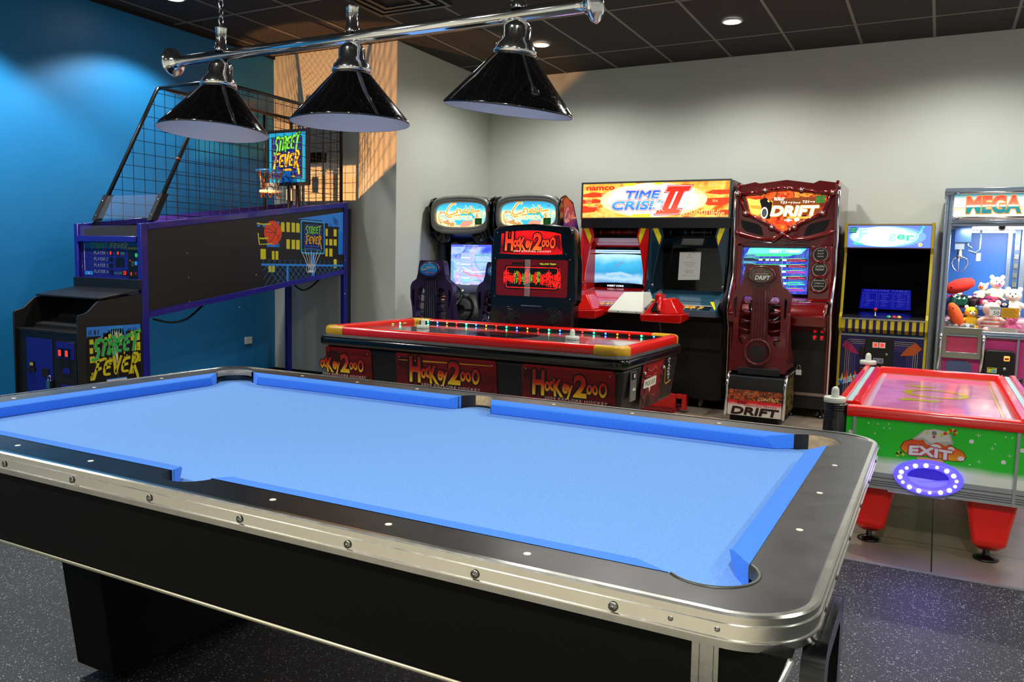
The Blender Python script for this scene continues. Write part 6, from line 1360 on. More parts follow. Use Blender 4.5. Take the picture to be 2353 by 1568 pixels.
# lower door, base
b = MB(); b.box(.28, .60, 5.585, 5.72, .205, .79, BLACK); b.box(DX0 + .01, .28, 5.60, 5.72, .10, .80, mat('red_footwell', '#8e1012', .35)); dd_ = b.build('lower_door', dr, bevel=.005)
b = MB(); fl_ = F((0, 5.584, 0), (1, 0, 0), (0, 0, 1))
for x in (.484, .543): b.rect(fl_, x - .022, x + .022, .685, .735, GLOSS, d=.001); b.rect(fl_, x - .014, x + .010, .695, .728, mat('led_dim_red', '#c01414', .4, emit=1.2), d=.002); b.rect(fl_, x - .002, x + .012, .70, .71, GLOSS, d=.003)
b.slab(fl_, rrect(.44, .56, .47, .56, .01), 0, .002, MATT); b.build('coin_return', dd_)
b = MB(); b.box(.345, .39, 5.572, 5.584, .375, .42, WHITE); b.tube([(.352, 5.578, .42), (.352, 5.578, .45), (.36, 5.578, .46), (.37, 5.578, .46), (.378, 5.578, .45), (.378, 5.578, .42)], .004, STEEL, n=6); b.build('padlock', dd_)
b = MB(); b.box(.275, .61, 5.575, 5.72, .085, .20, BLACK); b.box(.24, .61, 5.56, 5.60, .20, .225, mat('sill_steel_red', '#a08a86', .3, .8)); b.build('base', dr)
for x in (.31, .56):
    b = MB(); b.lathe([(0, 0), (.03, 0), (.032, .01), (.012, .022), (.010, .09)], GLOSS, (x, 5.64, 0), n=14); b.build('levelling_foot', dr)
# seat module for the driving cabinet
DSE = mat('seat_dark_red', '#5a1014', .28, coat=.5); DSD = mat('seat_dark_red_deep', '#3c0b10', .3, coat=.3)
def badge_dr(b, f, rx, ry):
    b.disc(f, 0, 0, rx * 1.1, GLOSS, d=.001, ry=ry * 1.12, n=32); b.disc(f, 0, 0, rx, blotch('badge_brown_collage', ['#2a1410', '#7a3a2a', '#5a5a52', '#3a1a14', '#9a5a3a'], scale=22), d=.0016, ry=ry, n=32)
    b.text(f, 'DRIFT', rx * .12, -ry * .65, .034, ABLK, d=.003, w=rx * 1.15, off=.12, shear=.2); b.text(f, 'DRIFT', rx * .12, -ry * .65, .034, AWHT, d=.0036, w=rx * 1.15, off=.03, shear=.2); b.text(f, 'The Fast and Furious', rx * .1, ry * .1, .008, AWHT, d=.0036, w=rx)
def drbase(r):
    y0 = 4.99; x0, x1 = -.115, .345; zt = .445
    b = MB(); b.prism([(y0 + .0, .07), (y0 + .52, .07), (y0 + .52, .30), (y0 + .48, zt - .02), (y0 + .04, zt - .05), (y0 + .01, .27)], 'x', x0, x1, BLACK); b.box(x0 + .06, x1 - .06, y0 + .08, y0 + .50, zt - .04, zt + .02, MATT)
    b.box(x0 + .02, x1 - .04, y0 + .06, y0 + .55, .0, .07, MATT); bs = b.build('seat_base', r, bevel=.006)
    for x in (x0 - .004, x1 + .004):
        b = MB(); b.tube([(x, y0 + .52, zt - .01), (x, y0 + .06, zt - .035), (x, y0 - .005, .31), (x, y0 + .015, .19), (x, y0 - .012, .06)], .014, CHROME, n=8)
        b.build('chrome_edge', bs)
    f = F((0, y0 - .001, 0), (1, 0, 0), (0, .02, 1)); b = MB()
    b.rect(f, x0 + .012, x1 - .012, .195, .285, blotch('drift_control_collage', ['#140c0a', '#5a2014', '#c85a2a', '#2a1a14', '#8a3a1c', '#5a5048'], scale=14), d=.003)
    b.text(f, 'DRIFT', .075, .243, .024, mat('art_bronze', '#b88a60', .4), d=.005, w=.10, shear=.25); b.text(f, 'CONTROL', .225, .205, .028, mat('art_pale_gold', '#e8d080', .4), d=.005, w=.17, shear=.25)
    b.rect(f, x0 + .012, x1 - .012, .068, .195, grad('drift_panel_white_red', [(0, '#d8d4c4'), (.62, '#dccfc4'), (.85, '#e01c28'), (1, '#c8141c')], 'Z', 0, .127, noise=.2, nscale=12), d=.003)
    b.text(f, 'The Fast and', .01, .178, .012, mat('art_dark_maroon', '#4a0a10', .4), d=.005, w=.08, shear=.3, off=.03); b.text(f, 'Furious', .01, .164, .012, MC['art_dark_maroon'], d=.005, w=.07, shear=.3, off=.03)
    kana(b, f, .03, .148, .018, 6, NRD, .005, .11); b.text(f, 'and', .155, .148, .012, NRD, d=.005, w=.035); kana(b, f, .185, .148, .018, 6, NRD, .005, .11)
    b.text(f, 'DRIFT', .115, .080, .060, mat('art_letter_maroon', '#2c0a0e', .35), d=.0056, w=.37, off=.06, shear=.22)
    b.build('logo_plate', bs, label='plate lettered DRIFT')
    f = F((x1 + .001, 0, 0), (0, 1, 0), (0, 0, 1)); b = MB(); b.poly(f, [(y0 + .03, .09), (y0 + .50, .09), (y0 + .50, .29), (y0 + .45, .40), (y0 + .06, .37)], blotch('side_collage_dark', ['#0c0c08', '#2a2410', '#6a5a20', '#141410', '#3a1410'], scale=10), d=.002); b.build('side_picture', bs)
NRD = mat('art_blood_red', '#9a1016', .4)
bucket_seat(.10, 5.10, 1.33, .43, DSE, DSD, badge_dr, 'bucket_seat', 'glossy dark red racing seat on a chrome-edged base with a DRIFT plate', None, drbase, sw=.475)
# ================================================================ UPRIGHT CABINET (yellow edged)
ug = thing('upright_arcade_cabinet', (1.0, 6.15, 0), 'upright arcade cabinet with yellow edges, lit white-blue marquee and yellow striped apron', 'arcade game')
YE = mat('edge_yellow', '#c9b21e', .4); NAV = mat('art_navy_purple', '#17104e', .4)
UX0, UX1 = .655, 1.345
up = [(5.86, 0), (5.82, .76), (5.74, .80), (5.735, .895), (5.79, .93), (5.86, 1.45), (5.80, 1.50), (5.79, 1.705), (6.48, 1.705), (6.48, 0)]
for x0, x1 in ((UX0, UX0 + .018), (UX1 - .018, UX1)):
    b = MB(); b.prism(up, 'x', x0, x1, NAV)
    xm = (x0 + x1) / 2
    for p, q in zip(up[:-2], up[1:-1]): b.prism([(p[0] - .006, p[1]), (p[0] + .004, p[1]), (q[0] + .004, q[1] + .003), (q[0] - .006, q[1] + .003)] if abs(p[1] - q[1]) > .01 else [(p[0], p[1] - .002), (q[0], q[1] - .002), (q[0], q[1] + .006), (p[0], p[1] + .006)], 'x', xm - .0105, xm + .0105, YE)
    b.build('side_panel', ug)
b = MB(); b.box(UX0 + .018, UX1 - .018, 5.98, 6.47, .02, 1.69, MATT); b.box(UX0 + .018, UX1 - .018, 5.83, 6.47, 1.69, 1.704, mat('top_board', '#8d8656', .5)); b.prism([(5.86, .02), (5.82, .76), (5.98, .76), (5.98, .02)], 'x', UX0 + .018, UX1 - .018, NAV); b.build('carcass', ug)
b = MB(); f = F((0, 5.795, 0), (1, 0, 0), (0, 0, 1)); ux0, ux1 = UX0 + .018, UX1 - .018
b.box(ux0, ux1, 5.797, 5.86, 1.495, 1.692, mat('lightbox_rim', '#7a5a6a', .4))
UM = mat('marquee_blue_lit', '#5a78ee', .4, emit=1.0); b.rect(f, ux0 + .004, ux1 - .004, 1.503, 1.686, UM, d=.001)
for k, (h_, e) in enumerate((('#6f9cf4', 1.05), ('#8fc0f4', 1.15), ('#b4e0f8', 1.3), ('#d8f4fc', 1.5), ('#f4feff', 2.0), ('#ffffff', 2.8))):
    r = 1 - k * .11; b.disc(f, .985 - .02 * k, 1.594, .30 * r, mat('marquee_halo_%s' % 'abcdef'[k], h_, .4, emit=e), d=.0014 + .0004 * k, ry=.0895 * (r ** .3), n=40)
TG = mat('letter_teal_lit', '#3fbf9a', .4, emit=1.1); TY = mat('letter_rim_lit', '#ffe08a', .4, emit=1.3); TW = mat('letter_white_lit', '#f4fff4', .4, emit=1.6); TF = mat('letter_teal_faint', '#8fe8cc', .4, emit=1.1)
for ch, x, z, h, m, wd in (('F', .80, 1.575, .085, TF, .06), ('r', .865, 1.575, .06, TW, .045), ('o', .915, 1.572, .06, TW, .05), ('g', .97, 1.575, .06, TW, .05), ('g', 1.03, 1.575, .062, TF, .050), ('e', 1.095, 1.572, .062, TG, .055), ('r', 1.165, 1.562, .066, TG, .050)):
    if m in (TG, TF):
        b.text(f, ch, x, z, h, TY, d=.0044, w=wd, off=.17 if m is TG else .08); b.text(f, ch, x, z, h, TW, d=.005, w=wd, off=.10 if m is TG else .04)
    b.text(f, ch, x, z, h, m, d=.0056, w=wd, off=.03)
b.disc(f, 1.245, 1.527, .011, mat('dot_orange_lit', '#ff9a4a', .4, emit=1.3), d=.005); b.disc(f, 1.245, 1.527, .015, TY, d=.0046)
for k in range(3): b.disc(f, 1.235 + k * .012, 1.63 + k * .022, .010, TG, d=.005, ry=.012, n=10)
b.stroke(f, [(1.225, 1.61), (1.255, 1.65)], .003, TW, d=.005); b.disc(f, .76, 1.565, .020, TF, d=.005); b.disc(f, .745, 1.535, .022, TG, d=.0046, ry=.012); b.disc(f, .785, 1.53, .020, TG, d=.0046, ry=.010)
b.rect(f, .69, .745, 1.625, 1.675, mat('sticker_teal_dark', '#1f6a5c', .5, emit=.3), d=.006)
for k in range(3): b.rect(f, .694, .741, 1.635 + k * .013, 1.640 + k * .013, TG, d=.0066)
b.build('marquee', ug, label='overexposed lit marquee with teal letters')
b = MB(); b.add([(ux0, 5.99, 1.50), (ux1, 5.99, 1.50), (ux1, 5.99, .95), (ux0, 5.99, .95), (ux0, 5.86, 1.50), (ux1, 5.86, 1.50)], [(0, 3, 2, 1), (4, 0, 1, 5)], MATT)
b.add([(ux0, 5.86, 1.495), (ux1, 5.86, 1.495), (ux1, 5.80, .94), (ux0, 5.80, .94)], [(0, 3, 2, 1)], glassmat('smoked_glass', '#8a8a90', .12)); b.build('bezel_glass', ug)
fs = F((1.0, 5.945, 1.05), (1, 0, 0), (0, .30, .95)); b = MB(); SBL = mat('screen_royal', '#1c22d8', .2, emit=1.25); SBW = mat('screen_periwinkle', '#8a94ff', .2, emit=1.0); w_ = .205
b.rect(fs, -w_ - .03, w_ + .03, -.11, .13, DARKSCR, d=0); b.poly(fs, [(-w_, -.085), (w_, -.085), (w_ - .01, .095), (-w_ + .01, .095)], SBL, d=.001)
rs = random.Random(4)
b.text(fs, 'HI-SCORE TABLE', 0, .076, .014, SBW, d=.002, w=.34)
for cx_ in (-.125, .0, .125):
    for p, q in (((cx_ - .055, .06), (cx_ + .055, .06)), ((cx_ - .055, -.01), (cx_ + .055, -.01)), ((cx_ - .055, .06), (cx_ - .055, -.07)), ((cx_ + .055, .06), (cx_ + .055, -.07))): b.stroke(fs, [p, q], .0016, SBW, d=.002)
    for k in range(7): a = cx_ - .045 + rs.random() * .02; z = .045 - k * .017; b.rect(fs, a, a + .03 + rs.random() * .03, z, z + .003, SBW, d=.002)
b.build('screen', ug)
b = MB(); b.add([(UX0 + .014, 5.735, .892), (UX1 - .014, 5.735, .892), (UX1 - .014, 5.97, .975), (UX0 + .014, 5.97, .975)], [(0, 1, 2, 3)], mat('control_panel_black', '#17171a', .3, noise=.6, nscale=16))
b.box(UX0 + .016, UX1 - .016, 5.731, 5.738, .880, .894, STEEL); cp = b.build('control_panel', ug)
b = MB(); b.lathe([(.018, 0), (.016, .004), (.006, .006), (.006, .04)], STEEL, (.935, 5.80, .915), n=14); b.ball((.935, 5.80, .968), .0165, mat('joystick_red', '#b8141a', .2, coat=.6), n=14); b.build('joystick', cp)
for x, m in ((1.043, mat('button_green', '#2fae5c', .35)), (1.083, mat('button_red', '#c01a1e', .35)), (1.123, mat('button_amber', '#e0a82a', .35))):
    MB().lathe([(0, .010), (.012, .010), (.014, .006), (.018, .004), (.019, 0)], m, (x, 5.79, .912), (0, -.33, .94), n=18).build('push_button', cp)
b = MB(); fa = F((0, 5.738, 0), (1, 0, 0), (0, 0, 1)); b.prism([(5.738, .80), (5.738, .882), (5.80, .882), (5.82, .76), (5.80, .765)], 'x', UX0 + .016, UX1 - .016, NAV)
for k in range(12):
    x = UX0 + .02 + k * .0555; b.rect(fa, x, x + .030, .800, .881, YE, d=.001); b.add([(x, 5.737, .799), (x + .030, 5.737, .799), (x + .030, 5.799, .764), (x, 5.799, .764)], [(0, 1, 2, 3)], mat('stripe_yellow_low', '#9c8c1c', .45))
b.build('striped_apron', ug, label='navy apron with yellow stripes')
b = MB(); fd = F((0, 5.855, 0), (1, 0, 0), (0, -.054, 1)); b.rect(fd, ux0, ux1, .04, .752, NAV, d=.002)
b.rect(fd, ux0, ux1, .735, .75, AWHT, d=.003); b.rect(fd, ux0, ux1, .745, .752, ALINE, d=.0034)
LC = mat('art_tan_line', '#b8a88a', .4)
for k in range(6):
    o_ = k * .016; m = LC if k < 3 else mat('art_violet_line', '#5a4a8a', .4)
    for s_ in (-1, 1):
        cx_ = 1.0; a = .285 - o_; pts = [(cx_ + s_ * .10, .70 - o_), (cx_ + s_ * (a - .03), .70 - o_), (cx_ + s_ * a, .68 - o_), (cx_ + s_ * a, .08)]
        b.stroke(fd, pts, .0035, m, d=.003)
b.poly(fd, [(.685, .64), (.71, .685), (.77, .65), (.83, .57), (.76, .585)], mat('art_magenta', '#a01858', .4), d=.004); b.poly(fd, [(1.315, .65), (1.265, .70), (1.20, .65), (1.15, .58), (1.26, .59)], mat('art_burnt_orange', '#b8501c', .4), d=.004)
for k in range(5): b.poly(fd, [(.68 + k * .035, .31 + k * .012), (.70 + k * .035, .40 + .03 * (k % 2)), (.715 + k * .035, .315 + k * .012)], AORG if k % 2 else AYEL, d=.004)
b.text(fd, 'MULTI GAME', .845, .29, .045, AWHT, d=.005, w=.34, off=.08, warp=lambda a, c: (a, c + a * .35)); b.text(fd, 'MULTI GAME', .845, .29, .045, ABLUE, d=.0056, w=.34, off=.01, warp=lambda a, c: (a, c + a * .35))
b.build('front_art', ug)
b = MB(); fd2 = fd.off(0, 0, .004); b.slab(fd2, rrect(.87, 1.095, .10, .725, .03), 0, .012, BLACK); b.slab(fd2, rrect(.83, .87, .55, .64, .01), 0, .01, BLACK); cdr = b.build('coin_door', ug, bevel=.003)
b = MB()
for x in (.955, 1.008): b.rect(fd2, x - .024, x + .024, .640, .688, mat('coin_slot_white', '#e8dcd8', .4), d=.014); b.rect(fd2, x - .014, x + .013, .648, .680, mat('coin_slot_red_lit', '#ff2a22', .4, emit=2.), d=.015)
for x in (.963, 1.004): b.rect(fd2, x - .02, x + .02, .505, .55, mat('coin_return_grey', '#9a9cb0', .4), d=.014); b.rect(fd2, x - .013, x + .013, .513, .542, mat('coin_return_inner', '#6a6a7c', .4), d=.015)
b.lathe([(0, .006), (.010, .005), (.012, 0)], STEEL, fd2.p(1.045, .588, .013), (0, -1, 0), n=16); b.build('coin_mechanism', cdr)
# ================================================================ CLAW MACHINE
cm_ = thing('claw_machine', (1.86, 6.1, 0), 'silver and pink claw machine full of plush toys, lettered MEGA, by the right edge', 'claw machine')
SILV = mat('silver_frame', '#9aa6b8', .3, .75); SILD = mat('silver_groove', '#5f7088', .35, .7); PINK = mat('panel_pink', '#c2347c', .4); PNK2 = mat('door_rose', '#b83a5c', .4)
KX0, KX1, KY0, KY1 = 1.41, 2.36, 5.74, 6.46
b = MB(); b.box(KX0, KX1, KY0 + .03, KY1, .05, .80, PINK); b.box(KX0 + .02, KX1 - .02, KY0 + .05, KY1 - .02, 0, .06, MATT); b.build('body', cm_); MB().box(KX0 + .01, KX1 - .01, KY0 + .02, KY1, 1.735, 1.96, mat('header_box', '#a8b0bc', .4)).build('header_box', cm_)
b = MB()
for x in (KX0, KX1 - .055):
    for y in (KY0, KY1 - .055):
        b.box(x, x + .055, y, y + .055, .05, 1.96, SILV); b.box(x + .018, x + .034, y - .002, y + .057, .1, 1.93, SILD); b.box(x - .002, x + .057, y + .018, y + .034, .1, 1.93, SILD)
for z in (.80, 1.70): b.box(KX0 + .055, KX1 - .055, KY0 + .003, KY0 + .05, z - .02, z + .03, SILV); b.box(KX0 + .003, KX0 + .05, KY0 + .055, KY1 - .055, z - .02, z + .03, SILV); b.box(KX0 + .05, KX1 - .05, KY0 - .002, KY0 + .05, z - .002, z + .008, SILD)
b.box(KX0 - .01, KX1 + .01, KY0 - .02, KY1, 1.955, 1.985, SILV); b.prism([(KY0 - .02, 1.985), (KY0 + .02, 1.99), (KY0 + .02, 1.94), (KY0 - .012, 1.93)], 'x', KX0 - .01, KX1 + .01, SILV)
b.box(KX0, KX0 + .005, KY0 + .05, KY1, .08, .78, SILD); b.build('frame', cm_, bevel=.004, seg=1)
# curved header
HD = grad('mega_header', [(0, '#f4ecc8'), (.35, '#fff6dc'), (.75, '#e8efe0'), (.95, '#3a8a98'), (1, '#2a7a8c')], 'Z', 0, .19, emit=.95)
b = MB(); n = 16; vs = []
def hx(t): x = KX0 + .06 + (KX1 - KX0 - .12) * t; return x, KY0 - .012 - .07 * math.sin(PI * t)
for i in range(n + 1):
    x, y = hx(i / n); vs += [(x, y, 1.745), (x, y, 1.935)]
b.add(vs, [(2 * i, 2 * i + 2, 2 * i + 3, 2 * i + 1) for i in range(n)], HD, True)
def warpx(m, z, h, d, txt, w, x0, off=0, clip=None):
    vs, fs = textmesh(txt, off); v0, _ = textmesh(txt, 0); xa = min(v.x for v in v0); xb_ = max(v.x for v in v0); out = []
    for v in vs:
        t = (x0 + (v.x - xa) / (xb_ - xa) * w - KX0 - .06) / (KX1 - KX0 - .12); x, y = hx(t); out.append((x, y - d, z + v.y * h / .7))
    b.add(out, fs, m)
GDL = mat('letter_gold_edge', '#e8a048', .4, emit=.6); MGR = grad('mega_letter', [(0, '#1f7a86'), (.30, '#1f8a90'), (.38, '#ffe8dc'), (.5, '#f8785a'), (1, '#e84a3c')], 'Z', .045, .165, emit=.8)
for k, (z, h_) in enumerate(((1.825, .004), (1.815, .004), (1.805, .004))):
    vs = []
    for i in range(n + 1): x, y = hx(i / n); vs += [(x, y - .0005, z), (x, y - .0005, z + h_)]
    b.add(vs, [(2 * i, 2 * i + 2, 2 * i + 3, 2 * i + 1) for i in range(n)], mat('mega_line_%s' % 'abc'[k], ['#e07a50', '#e8b848', '#e8c860'][k], .4, emit=.7))
warpx(GDL, 1.785, .125, .001, 'MEGA', .36, 1.565, .085); warpx(GDL, 1.785, .125, .0012, 'GRAB', .30, 1.98, .085); warpx(MGR, 1.785, .125, .002, 'MEGA', .36, 1.565, .04); warpx(MGR, 1.785, .125, .0022, 'GRAB', .30, 1.98, .04)
b.build('header', cm_, label='curved lit header lettered MEGA')
b = MB()
for z, r in ((1.742, .014), (1.94, .010)): b.tube([(hx(i / n)[0], hx(i / n)[1] - .002, z) for i in range(n + 1)], r, CHROME, n=8)
b.build('header_trim', cm_)
# glass, interior
GL = glassmat('cabinet_glass', '#ffffff', .06)
b = MB(); b.add([(KX0 + .05, KY0 + .02, .83), (KX1 - .05, KY0 + .02, .83), (KX1 - .05, KY0 + .02, 1.68), (KX0 + .05, KY0 + .02, 1.68)], [(0, 1, 2, 3)], GL); b.add([(KX0 + .02, KY0 + .05, .83), (KX0 + .02, KY1 - .05, .83), (KX0 + .02, KY1 - .05, 1.68), (KX0 + .02, KY0 + .05, 1.68)], [(0, 1, 2, 3)], GL); b.build('glass', cm_)
b = MB(); b.box(KX0 + .03, KX1 - .03, KY1 - .03, KY1 - .01, .80, 1.735, grad('claw_back_blue', [(0, '#2f6ab0'), (1, '#1f5aa8')], 'Z', 0, .9, noise=.4, nscale=3)); b.box(KX1 - .04, KX1 - .02, KY0 + .05, KY1 - .03, .80, 1.7, mat('claw_side_white', '#c8ccd0', .4))
b.box(KX0 + .03, KX1 - .03, KY0 + .04, KY1 - .03, .79, .81, mat('toy_floor', '#a89aa8', .6)); b.box(KX0 + .03, KX1 - .03, KY0 + .04, KY1 - .03, 1.70, 1.735, mat('claw_ceiling', '#4a5058', .5)); b.build('interior_lining', cm_)
b = MB(); xf = 1.91
b.box(xf, xf + .03, KY1 - .05, KY1 - .03, .85, 1.70, SILV); b.box(xf - .28, xf + .05, KY1 - .055, KY1 - .03, 1.655, 1.70, SILV); b.box(xf + .05, xf + .09, KY1 - .06, KY1 - .03, .85, 1.70, SILD)
for k in range(9): b.box(xf + .055, xf + .085, KY1 - .07, KY1 - .058, .95 + k * .08, .99 + k * .08, STEEL)
b.box(xf + .10, xf + .14, KY1 - .06, KY1 - .03, .85, 1.70, SILV); b.build('rear_door_frame', cm_)
b = MB(); b.box(1.68, 1.715, KY1 - .035, KY1 - .03, 1.41, 1.48, mat('tape_note', '#c8cdc0', .5)); b.build('tape_note', cm_)
LW_ = mat('fluorescent_white', '#ffffff', .4, emit=9.)
b = MB(); b.box(KX0 + .25, KX1 - .08, KY0 + .10, KY0 + .13, 1.675, 1.70, LW_); b.build('strip_light', cm_)
l = bpy.data.lights.new('claw_light', 'AREA'); l.shape = 'RECTANGLE'; l.size = .7; l.size_y = .1; l.energy = 16; l.color = (.93, .97, 1.); lo = bpy.data.objects.new('claw_light', l); COL.objects.link(lo); lo.parent = cm_; lo.location = Vector((1.9, KY0 + .14, 1.66)) - cm_.location; lo.rotation_euler = (math.radians(12), 0, 0)
# crane
b = MB(); b.box(1.50, 1.62, 6.02, 6.20, 1.56, 1.70, mat('crane_box_blue', '#2f4a78', .3, .3)); b.box(1.505, 1.575, 6.04, 6.10, 1.50, 1.56, SILV); b.box(KX0 + .05, KX1 - .05, 6.09, 6.13, 1.67, 1.70, STEEL); cr = b.build('crane_carriage', cm_)
b = MB(); b.lathe([(.0, 0), (.022, 0), (.022, -.05), (.028, -.06), (.020, -.075), (0, -.08)], STEEL, (1.545, 6.06, 1.50), n=16)
for a in (.4, 2.5, 4.6):
    d_ = Vector((math.cos(a), math.sin(a), 0)); c = Vector((1.545, 6.06, 1.44)); b.tube([c + d_ * .015, c + d_ * .06 + Vector((0, 0, -.02)), c + d_ * .07 + Vector((0, 0, -.06)), c + d_ * .05 + Vector((0, 0, -.10)), c + d_ * .02 + Vector((0, 0, -.125))], [.006, .007, .006, .005, .003], CHROME, n=8)
b.build('claw', cr)
b = MB(); b.tube([(1.60, 6.04, 1.58)] + [(1.60 + .03 * math.sin(t), 6.03, 1.53 - .04 * t / 3) for t in (0, 1, 2, 3)] + [(1.66, 6.03, 1.47), (1.69, 6.04, 1.50), (1.69, 6.05, 1.66)], .009, mat('hose_dark', '#3a4a5c', .4), n=8); b.build('hose', cr)
b = MB(); b.lathe([(.026, 0), (.026, .012), (.018, .014), (.016, .006), (0, .006)], SIL, (1.82, KY0 + .018, 1.67), (0, -1, 0), n=20); b.lathe([(0, .016), (.010, .014), (.012, .006)], MATT, (1.82, KY0 + .018, 1.67), (0, -1, 0), n=14); b.build('lock', cm_)
b = MB(); b.box(1.70, 1.704, KY0 + .06, KY1 - .25, .81, .99, GL); b.box(KX0 + .06, 1.70, KY1 - .25, KY1 - .246, .81, .99, GL); b.build('chute_divider', cm_)
# front stickers
f = F((0, KY0 + .017, 0), (1, 0, 0), (0, 0, 1)); b = MB(); b.slab(f, [(1.782, .963), (1.858, .963), (1.858, 1.035), (1.782, 1.035)], 0, .001, AWHT); b.text(f, '.50', 1.825, .972, .028, ABLK, d=.002, w=.05); b.rect(f, 1.784, 1.856, 1.012, 1.034, mat('sticker_grey', '#a8aca8', .5), d=.0014); b.build('price_sticker', cm_, label='white price sticker reading .50')
b = MB(); b.slab(f, [(1.863, .95), (1.985, .95), (1.985, 1.03), (1.863, 1.03)], 0, .001, mat('sticker_amber', '#e0a41c', .5))
for k in range(6): b.rect(f, 1.87, 1.975 - .01 * (k % 3), .96 + k * .011, .963 + k * .011, mat('sticker_brown_ink', '#7a5a10', .5), d=.0016)
b.build('rules_sticker', cm_, label='amber rules sticker')
b = MB(); b.slab(f, [(1.75, .832), (1.985, .832), (1.985, .865), (1.79, .872)], 0, .001, mat('sticker_pale', '#c8c0b8', .5)); b.text(f, 'SAFETY WARNING', 1.885, .852, .013, mat('sticker_grey_ink', '#8a807c', .5), d=.002, w=.17); b.rect(f, 1.80, 1.97, .838, .840, MC['sticker_grey_ink'], d=.002); b.rect(f, 1.80, 1.97, .844, .846, MC['sticker_grey_ink'], d=.002); b.build('safety_sticker', cm_)
# prize door with chrome hoops
fd = F((0, KY0 + .028, 0), (1, 0, 0), (0, 0, 1)); b = MB(); ST2 = mat('door_steel', '#a09c96', .3, .8)
b.ringslab(fd, [(1.462, .60), (1.74, .60), (1.74, .855), (1.462, .855)], [(1.49, .65), (1.715, .65), (1.715, .80), (1.49, .80)], 0, .035, ST2, din=.03); b.rect(fd, 1.49, 1.715, .65, .80, PNK2, d=.012); b.build('prize_door', cm_, bevel=.002, seg=1)
for x in (1.448, 1.755): MB().tube([(x, KY0 + .03, .80), (x, KY0 - .025, .785), (x, KY0 - .035, .74), (x - .004, KY0 - .035, .58), (x - .008, KY0 - .025, .51), (x - .008, KY0 + .03, .50)], .0135, CHROME, n=10).build('door_hoop', cm_)
b = MB(); b.slab(fd, rrect(1.50, 1.685, .30, .578, .04), 0, .006, mat('iridescent_panel', '#6a70a8', .25, .5)); b.build('reflective_flap', cm_)
b = MB(); b.slab(fd, rrect(1.765, 1.98, .40, .688, .035), 0, .05, BLACK); b.prism([(KY0 - .03, .48), (KY0 - .02, .50), (KY0 + .03, .50), (KY0 + .03, .47)], 'x', 1.74, 1.97, BLACK); cb_ = b.build('coin_box', cm_, bevel=.012, seg=3)
fc = fd.off(0, 0, .0515); b = MB(); b.slab(fc, rrect(1.905, 1.945, .605, .645, .006), 0, .006, mat('coin_amber_lit', '#ff9a4a', .4, emit=1.6)); b.rect(fc, 1.91, 1.94, .612, .630, mat('coin_amber_deep', '#a0401c', .4), d=.007); b.lathe([(0, .008), (.010, .006), (.013, 0)], STEEL, fc.p(1.915, .54, 0), (0, -1, 0), n=16)
b.rect(fc, 1.795, 1.862, .502, .545, mat('sticker_lemon', '#dcd84a', .5), d=.001); b.rect(fc, 1.80, 1.825, .507, .538, ABLK, d=.0016); b.rect(fc, 1.802, 1.823, .509, .536, MC['sticker_lemon'], d=.002); b.rect(fc, 1.83, 1.857, .507, .53, ALINE, d=.0016); b.rect(fc, 1.80, 1.857, .538, .542, ABLK, d=.0018)
for x in (1.825, 1.845): b.disc(fc, x, .483, .004, mat('led_lime_tiny', '#c8ff3a', .4, emit=4.), d=.003, n=8)
b.build('coin_mechanism', cb_)
b = MB(); b.box(1.99, 2.005, KY0 + .0, KY0 + .03, .10, .78, SILV); b.build('divider_strip', cm_)
# ---------------------------------------------------------------- plush toys
def fur(name, h): return mat('plush_' + name, h, .95, noise=.15, nscale=70, bump=1.2)
def plush(kind, c, s, col, col2, lab, rz=0., tilt=0., extra=None):
    t = thing(kind, c, lab, 'plush toy', 'plush toys in the claw machine'); C0 = Vector(c); R3 = Matrix.Rotation(rz, 3, 'Z') @ Matrix.Rotation(tilt, 3, 'X') 
    def P(x, y, z): return C0 + R3 @ (Vector((x, y, z)) * s)
    b = MB(); b.ball(P(0, 0, .42), .36 * s, col, sc=(1, .85, 1.05), rot=R3)
    for sx in (1, -1): b.ball(P(sx * .36, -.10, .52), .14 * s, col, sc=(1.5, .8, .8), rot=R3 @ Matrix.Rotation(sx * .6, 3, 'Y')); b.ball(P(sx * .22, -.30, .12), .15 * s, col, sc=(.9, 1.5, .85), rot=R3)
    b.build('body', t)
    h = MB(); h.ball(P(0, -.03, .98), .31 * s, col, sc=(1.08, .95, .95), rot=R3); h.ball(P(0, -.28, .90), .13 * s, col2, sc=(1.2, .8, .85), rot=R3); hd = h.build('head', t)
    for sx in (1, -1): MB().ball(P(sx * .24, .02, 1.24), .11 * s, col2 if extra == 'ears' else col, sc=(1, .5, 1.1 if extra != 'rabbit' else 2.2), rot=R3).build('ear', hd)
    e = MB()
    for sx in (1, -1): e.ball(P(sx * .11, -.30, 1.05), .035 * s, GLOSS, n=8)
    e.ball(P(0, -.38, .94), .04 * s, mat('nose_dark', '#2a1a1c', .4), n=8); e.build('face', hd)
    if extra == 'shirt':
        b = MB()
        for k in range(6):
            zz = .22 + k * .08; r = .365 * math.sqrt(max(.05, 1 - ((zz - .42) / .38) ** 2)); b.lathe([(r * s * 1.0, (zz - .02) * s), (r * s * 1.01, (zz + .02) * s)], AWHT if k % 2 else mat('stripe_red', '#d8584a', .8), C0, R3 @ Vector((0, 0, 1)), n=20)
        b.build('striped_shirt', t)
    return t
Wf, Pf, Rf, Of, Gf, Yf, Mf, Kf, Tf = fur('cream', '#e8dcc4'), fur('pink', '#f07aa8'), fur('red', '#d82a1c'), fur('orange', '#f0581c'), fur('grey', '#9a9690'), fur('yellow', '#ecc02a'), fur('magenta', '#e01c78'), fur('navy', '#1c2238'), fur('peach', '#eab8a8')
zf = .815
